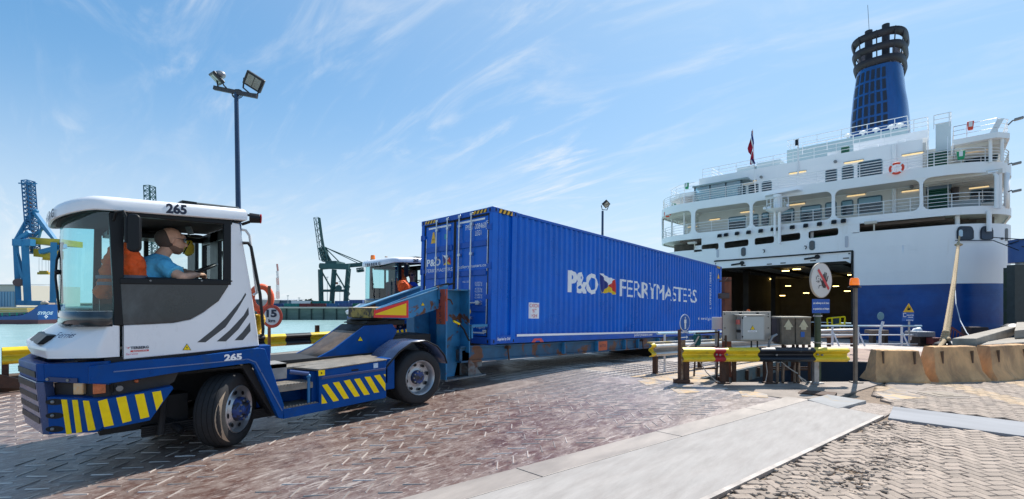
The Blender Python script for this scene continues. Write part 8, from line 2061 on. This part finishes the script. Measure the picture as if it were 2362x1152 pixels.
part('trolley_cab',mat('crane cab red brown',(.4,.12,.06),.6),e,lambda m:m.extr([gp(771,656,5),gp(776,656,5),gp(776,651,5),gp(771,651,5)],CF*2))
part('cable_reel',CGR,e,lambda m:m.cyl(gp(781,665,-1.5),gp(781,665,-.5),1.3,n=18))
part('end_platform',CGR,e,lambda m:(lattice(m,gp(824,624,8),gp(838,622,8),1.5,1.5,4,.2)))
# a third crane tip above the cab roof
e=empty('quay_crane',W(345,708,dQ+20),'dark green crane boom head rising behind the nearest cab roof','crane','quay cranes')
part('boom',CGR,e,lambda m:lattice(m,W(352,620,dQ+20),W(345,430,dQ+20),3.2,2.2,16,.2,up=tuple(CR)))
part('crane_leg',CGR,e,lambda m:(m.bar(W(350,706,dQ+20),W(352,620,dQ+20),1.6),m.bar(W(400,706,dQ+20),W(400,620,dQ+20),1.6),m.bar(W(350,625,dQ+20),W(420,622,dQ+20),2)))
# blue crane on the left
dBc=dQ+12
def bp_(x,y,dd=0): return W(x,y,dBc+dd)
e=empty('quay_crane',bp_(80,708),'bright blue and yellow container crane behind the moored ship at the far left','crane','quay cranes')
for dd in(0,15):
    for p,q,w_ in(((36,556),(43,700),2.0),((57,556),(64,700),2.6),((124,560),(122,700),2.2)): part('crane_leg',CBL,e,lambda m:m.bar(bp_(*q,dd),bp_(*p,dd),w_*.8,w_*.8))
    part('portal_beam',CBL,e,lambda m:m.bar(bp_(34,560,dd),bp_(76,560,dd),2,2.6)); part('sill_beam',CBL,e,lambda m:m.bar(bp_(42,699,dd),bp_(124,700,dd),2.0,1.8)); part('tie_beam',CBL,e,lambda m:m.bar(bp_(40,655,dd),bp_(60,655,dd),1.5))
    part('leg_brace',CBL,e,lambda m:(m.bar(bp_(36,575,dd),bp_(56,650,dd),1.0),m.bar(bp_(68,535 if dd==0 else 538,dd),bp_(38,556,dd),1.2)))
for p in((36,560),(60,560),(124,565),(43,699),(124,700)): part('cross_beam',CBL,e,lambda m:m.bar(bp_(*p,0),bp_(*p,15),1.6,1.8))
part('machinery_girder',CYL_,e,lambda m:(m.extr([bp_(68,562,3),bp_(141,566,3),bp_(141,552,3),bp_(68,548,3)],CF*9)))
part('trolley_house',CYL_,e,lambda m:(m.extr([bp_(77,592,3),bp_(112,596,3),bp_(112,576,3),bp_(77,574,3)],CF*6),m.extr([bp_(98,600,4),bp_(110,600,4),bp_(110,592,4),bp_(98,592,4)],CF*3)))
part('trolley_blue_frame',CBL,e,lambda m:m.bar(bp_(94,582,2),bp_(150,568,2),1.6,1.6))
part('boom',mat('crane boom dark blue',(.015,.12,.27),.5,var=.4,vs=.5),e,lambda m:lattice(m,bp_(78,585,7),bp_(65,418,7),3.0,2.2,18,.25,up=tuple(CR)))
part('boom_face',mat('crane boom rust blue',(.03,.12,.24),.6,var=.4,vs=.3,col2=(.10,.045,.03),amt=(.5,.6),s2=.15),e,lambda m:m.bar(bp_(77,585,7.6),bp_(65.5,420,7.6),2.0,.3,up=tuple(CR)))
part('apex_frame',CBL,e,lambda m:(m.bar(bp_(64,506,7),bp_(36,556,4),1.2),m.bar(bp_(80,489,7),bp_(134,563,4),1.2),m.bar(bp_(64,506,7),bp_(82,489,7),1.2),m.bar(bp_(80,489,7),bp_(64,506,7),1),m.bar(bp_(84,492,7),bp_(98,528,7),.7),m.bar(bp_(98,528,7),bp_(80,545,7),.7),m.bar(bp_(98,524,7),bp_(130,560,7),.7),m.bar(bp_(96,525,7),bp_(90,548,7),.6)))
part('head_sheave',CBL,e,lambda m:(m.bar(bp_(43,423,7),bp_(85,424,7),.4),m.sphere(bp_(83,488,7),.9)))
part('spreader',CYL_,e,lambda m:(m.bar(bp_(88,631,7),bp_(114,631,7),.8,.9),m.bar(bp_(92,627,7),bp_(110,627,7),.5,.6)))
for x in(90,97,106,112): part('hoist_rope',mat('thin rope grey',(.3,.32,.35),.6),e,lambda m:m.bar(bp_(x,596,7),bp_(x,628,7),.08))
part('cable_reel',mat('reel brown',(.12,.07,.07),.6),e,lambda m:m.cyl(bp_(42,652,-1.6),bp_(42,652,-.6),1.5,n=18))
# moored coaster: blue hull with name on the bow
dS_=F*6.3/(748-697)
e=empty('coaster',W(60,748,dS_),'blue cargo ship with red waterline and white name on its bow','ship')
def hp_(x,y,dd=0): return W(x,y,dS_+dd)
HB_=mat('coaster hull blue',(.005,.075,.26),.4,var=.12,vs=.2); HRd=mat('coaster boot red',(.12,.045,.05),.6,var=.15,vs=.3)
top=[(-120,733),(30,730),(54,727),(70,719),(88,706),(100,703),(139,703),(150,703)]
m=M(); rows=[]
def ringc(x,yt): 
    bw=7.0*(1 if x<90 else max(.05,1-(x-90)/75)); c0_=hp_(x,740,7.0-bw); c1_=hp_(x,740,7.0+bw)
    zt=-(yt-697)/F*dS_; return [(c0_.x,c0_.y,-5.1),(c0_.x,c0_.y,zt),(c1_.x,c1_.y,zt),(c1_.x,c1_.y,-5.1)]
st_=[ringc(x,y) for x,y in top]; m.grid(st_); m.obj('hull',HB_,e,smooth=40)
m=M(); m.grid([[(p[0][0],p[0][1],-6.6),(p[0][0],p[0][1],-5.09),(p[3][0],p[3][1],-5.09),(p[3][0],p[3][1],-6.6)] for p in st_],closed=False); m.obj('boot_topping',HRd,e,smooth=40)
m=M(); m.grid([[p[1],p[2]] for p in st_]); m.obj('deck',mat('coaster deck green',(.03,.2,.12),.6),e)
part('hatch_coaming',mat('hatch yellow rail',(.55,.40,.12),.6,var=.2,vs=.3),e,lambda m:m.extr([hp_(-100,724,3),hp_(62,720,3),hp_(62,711,3),hp_(-100,712,3)],CF*8))
for k in range(9): part('hatch_frame',mat('hatch green post',(.02,.35,.2),.6),e,lambda m:m.bar(hp_(-80+k*17,731,1.5),hp_(-80+k*17,722,1.5),.3))
for y in(716,720): part('deck_rail',mat('deck rail cream',(.6,.52,.35),.6),e,lambda m:m.bar(hp_(-100,y+2,1),hp_(66,y,1),.15))
part('deck_machinery',mat('windlass pale',(.5,.4,.32),.6),e,lambda m:(m.extr([hp_(95,703,3),hp_(112,703,3),hp_(112,699,3),hp_(95,699,3)],CF*2),m.sphere(hp_(100,699,3),.6),m.sphere(hp_(106,699,3),.6)))
text('lettering','SYROS',hp_(86,726,-.15),CR,UP,7/F*dS_,TXTW,e,width=37/F*dS_,shear=.35,bold=.05)
m=M(); c=hp_(106,731,-.1); 
for a in range(4): 
    t=a*math.pi/2; m.sphere(c+CR*.32*math.cos(t)+UP*.32*math.sin(t),.16,(1,1,1),8,6)
m.obj('bow_emblem',TXTW,e)
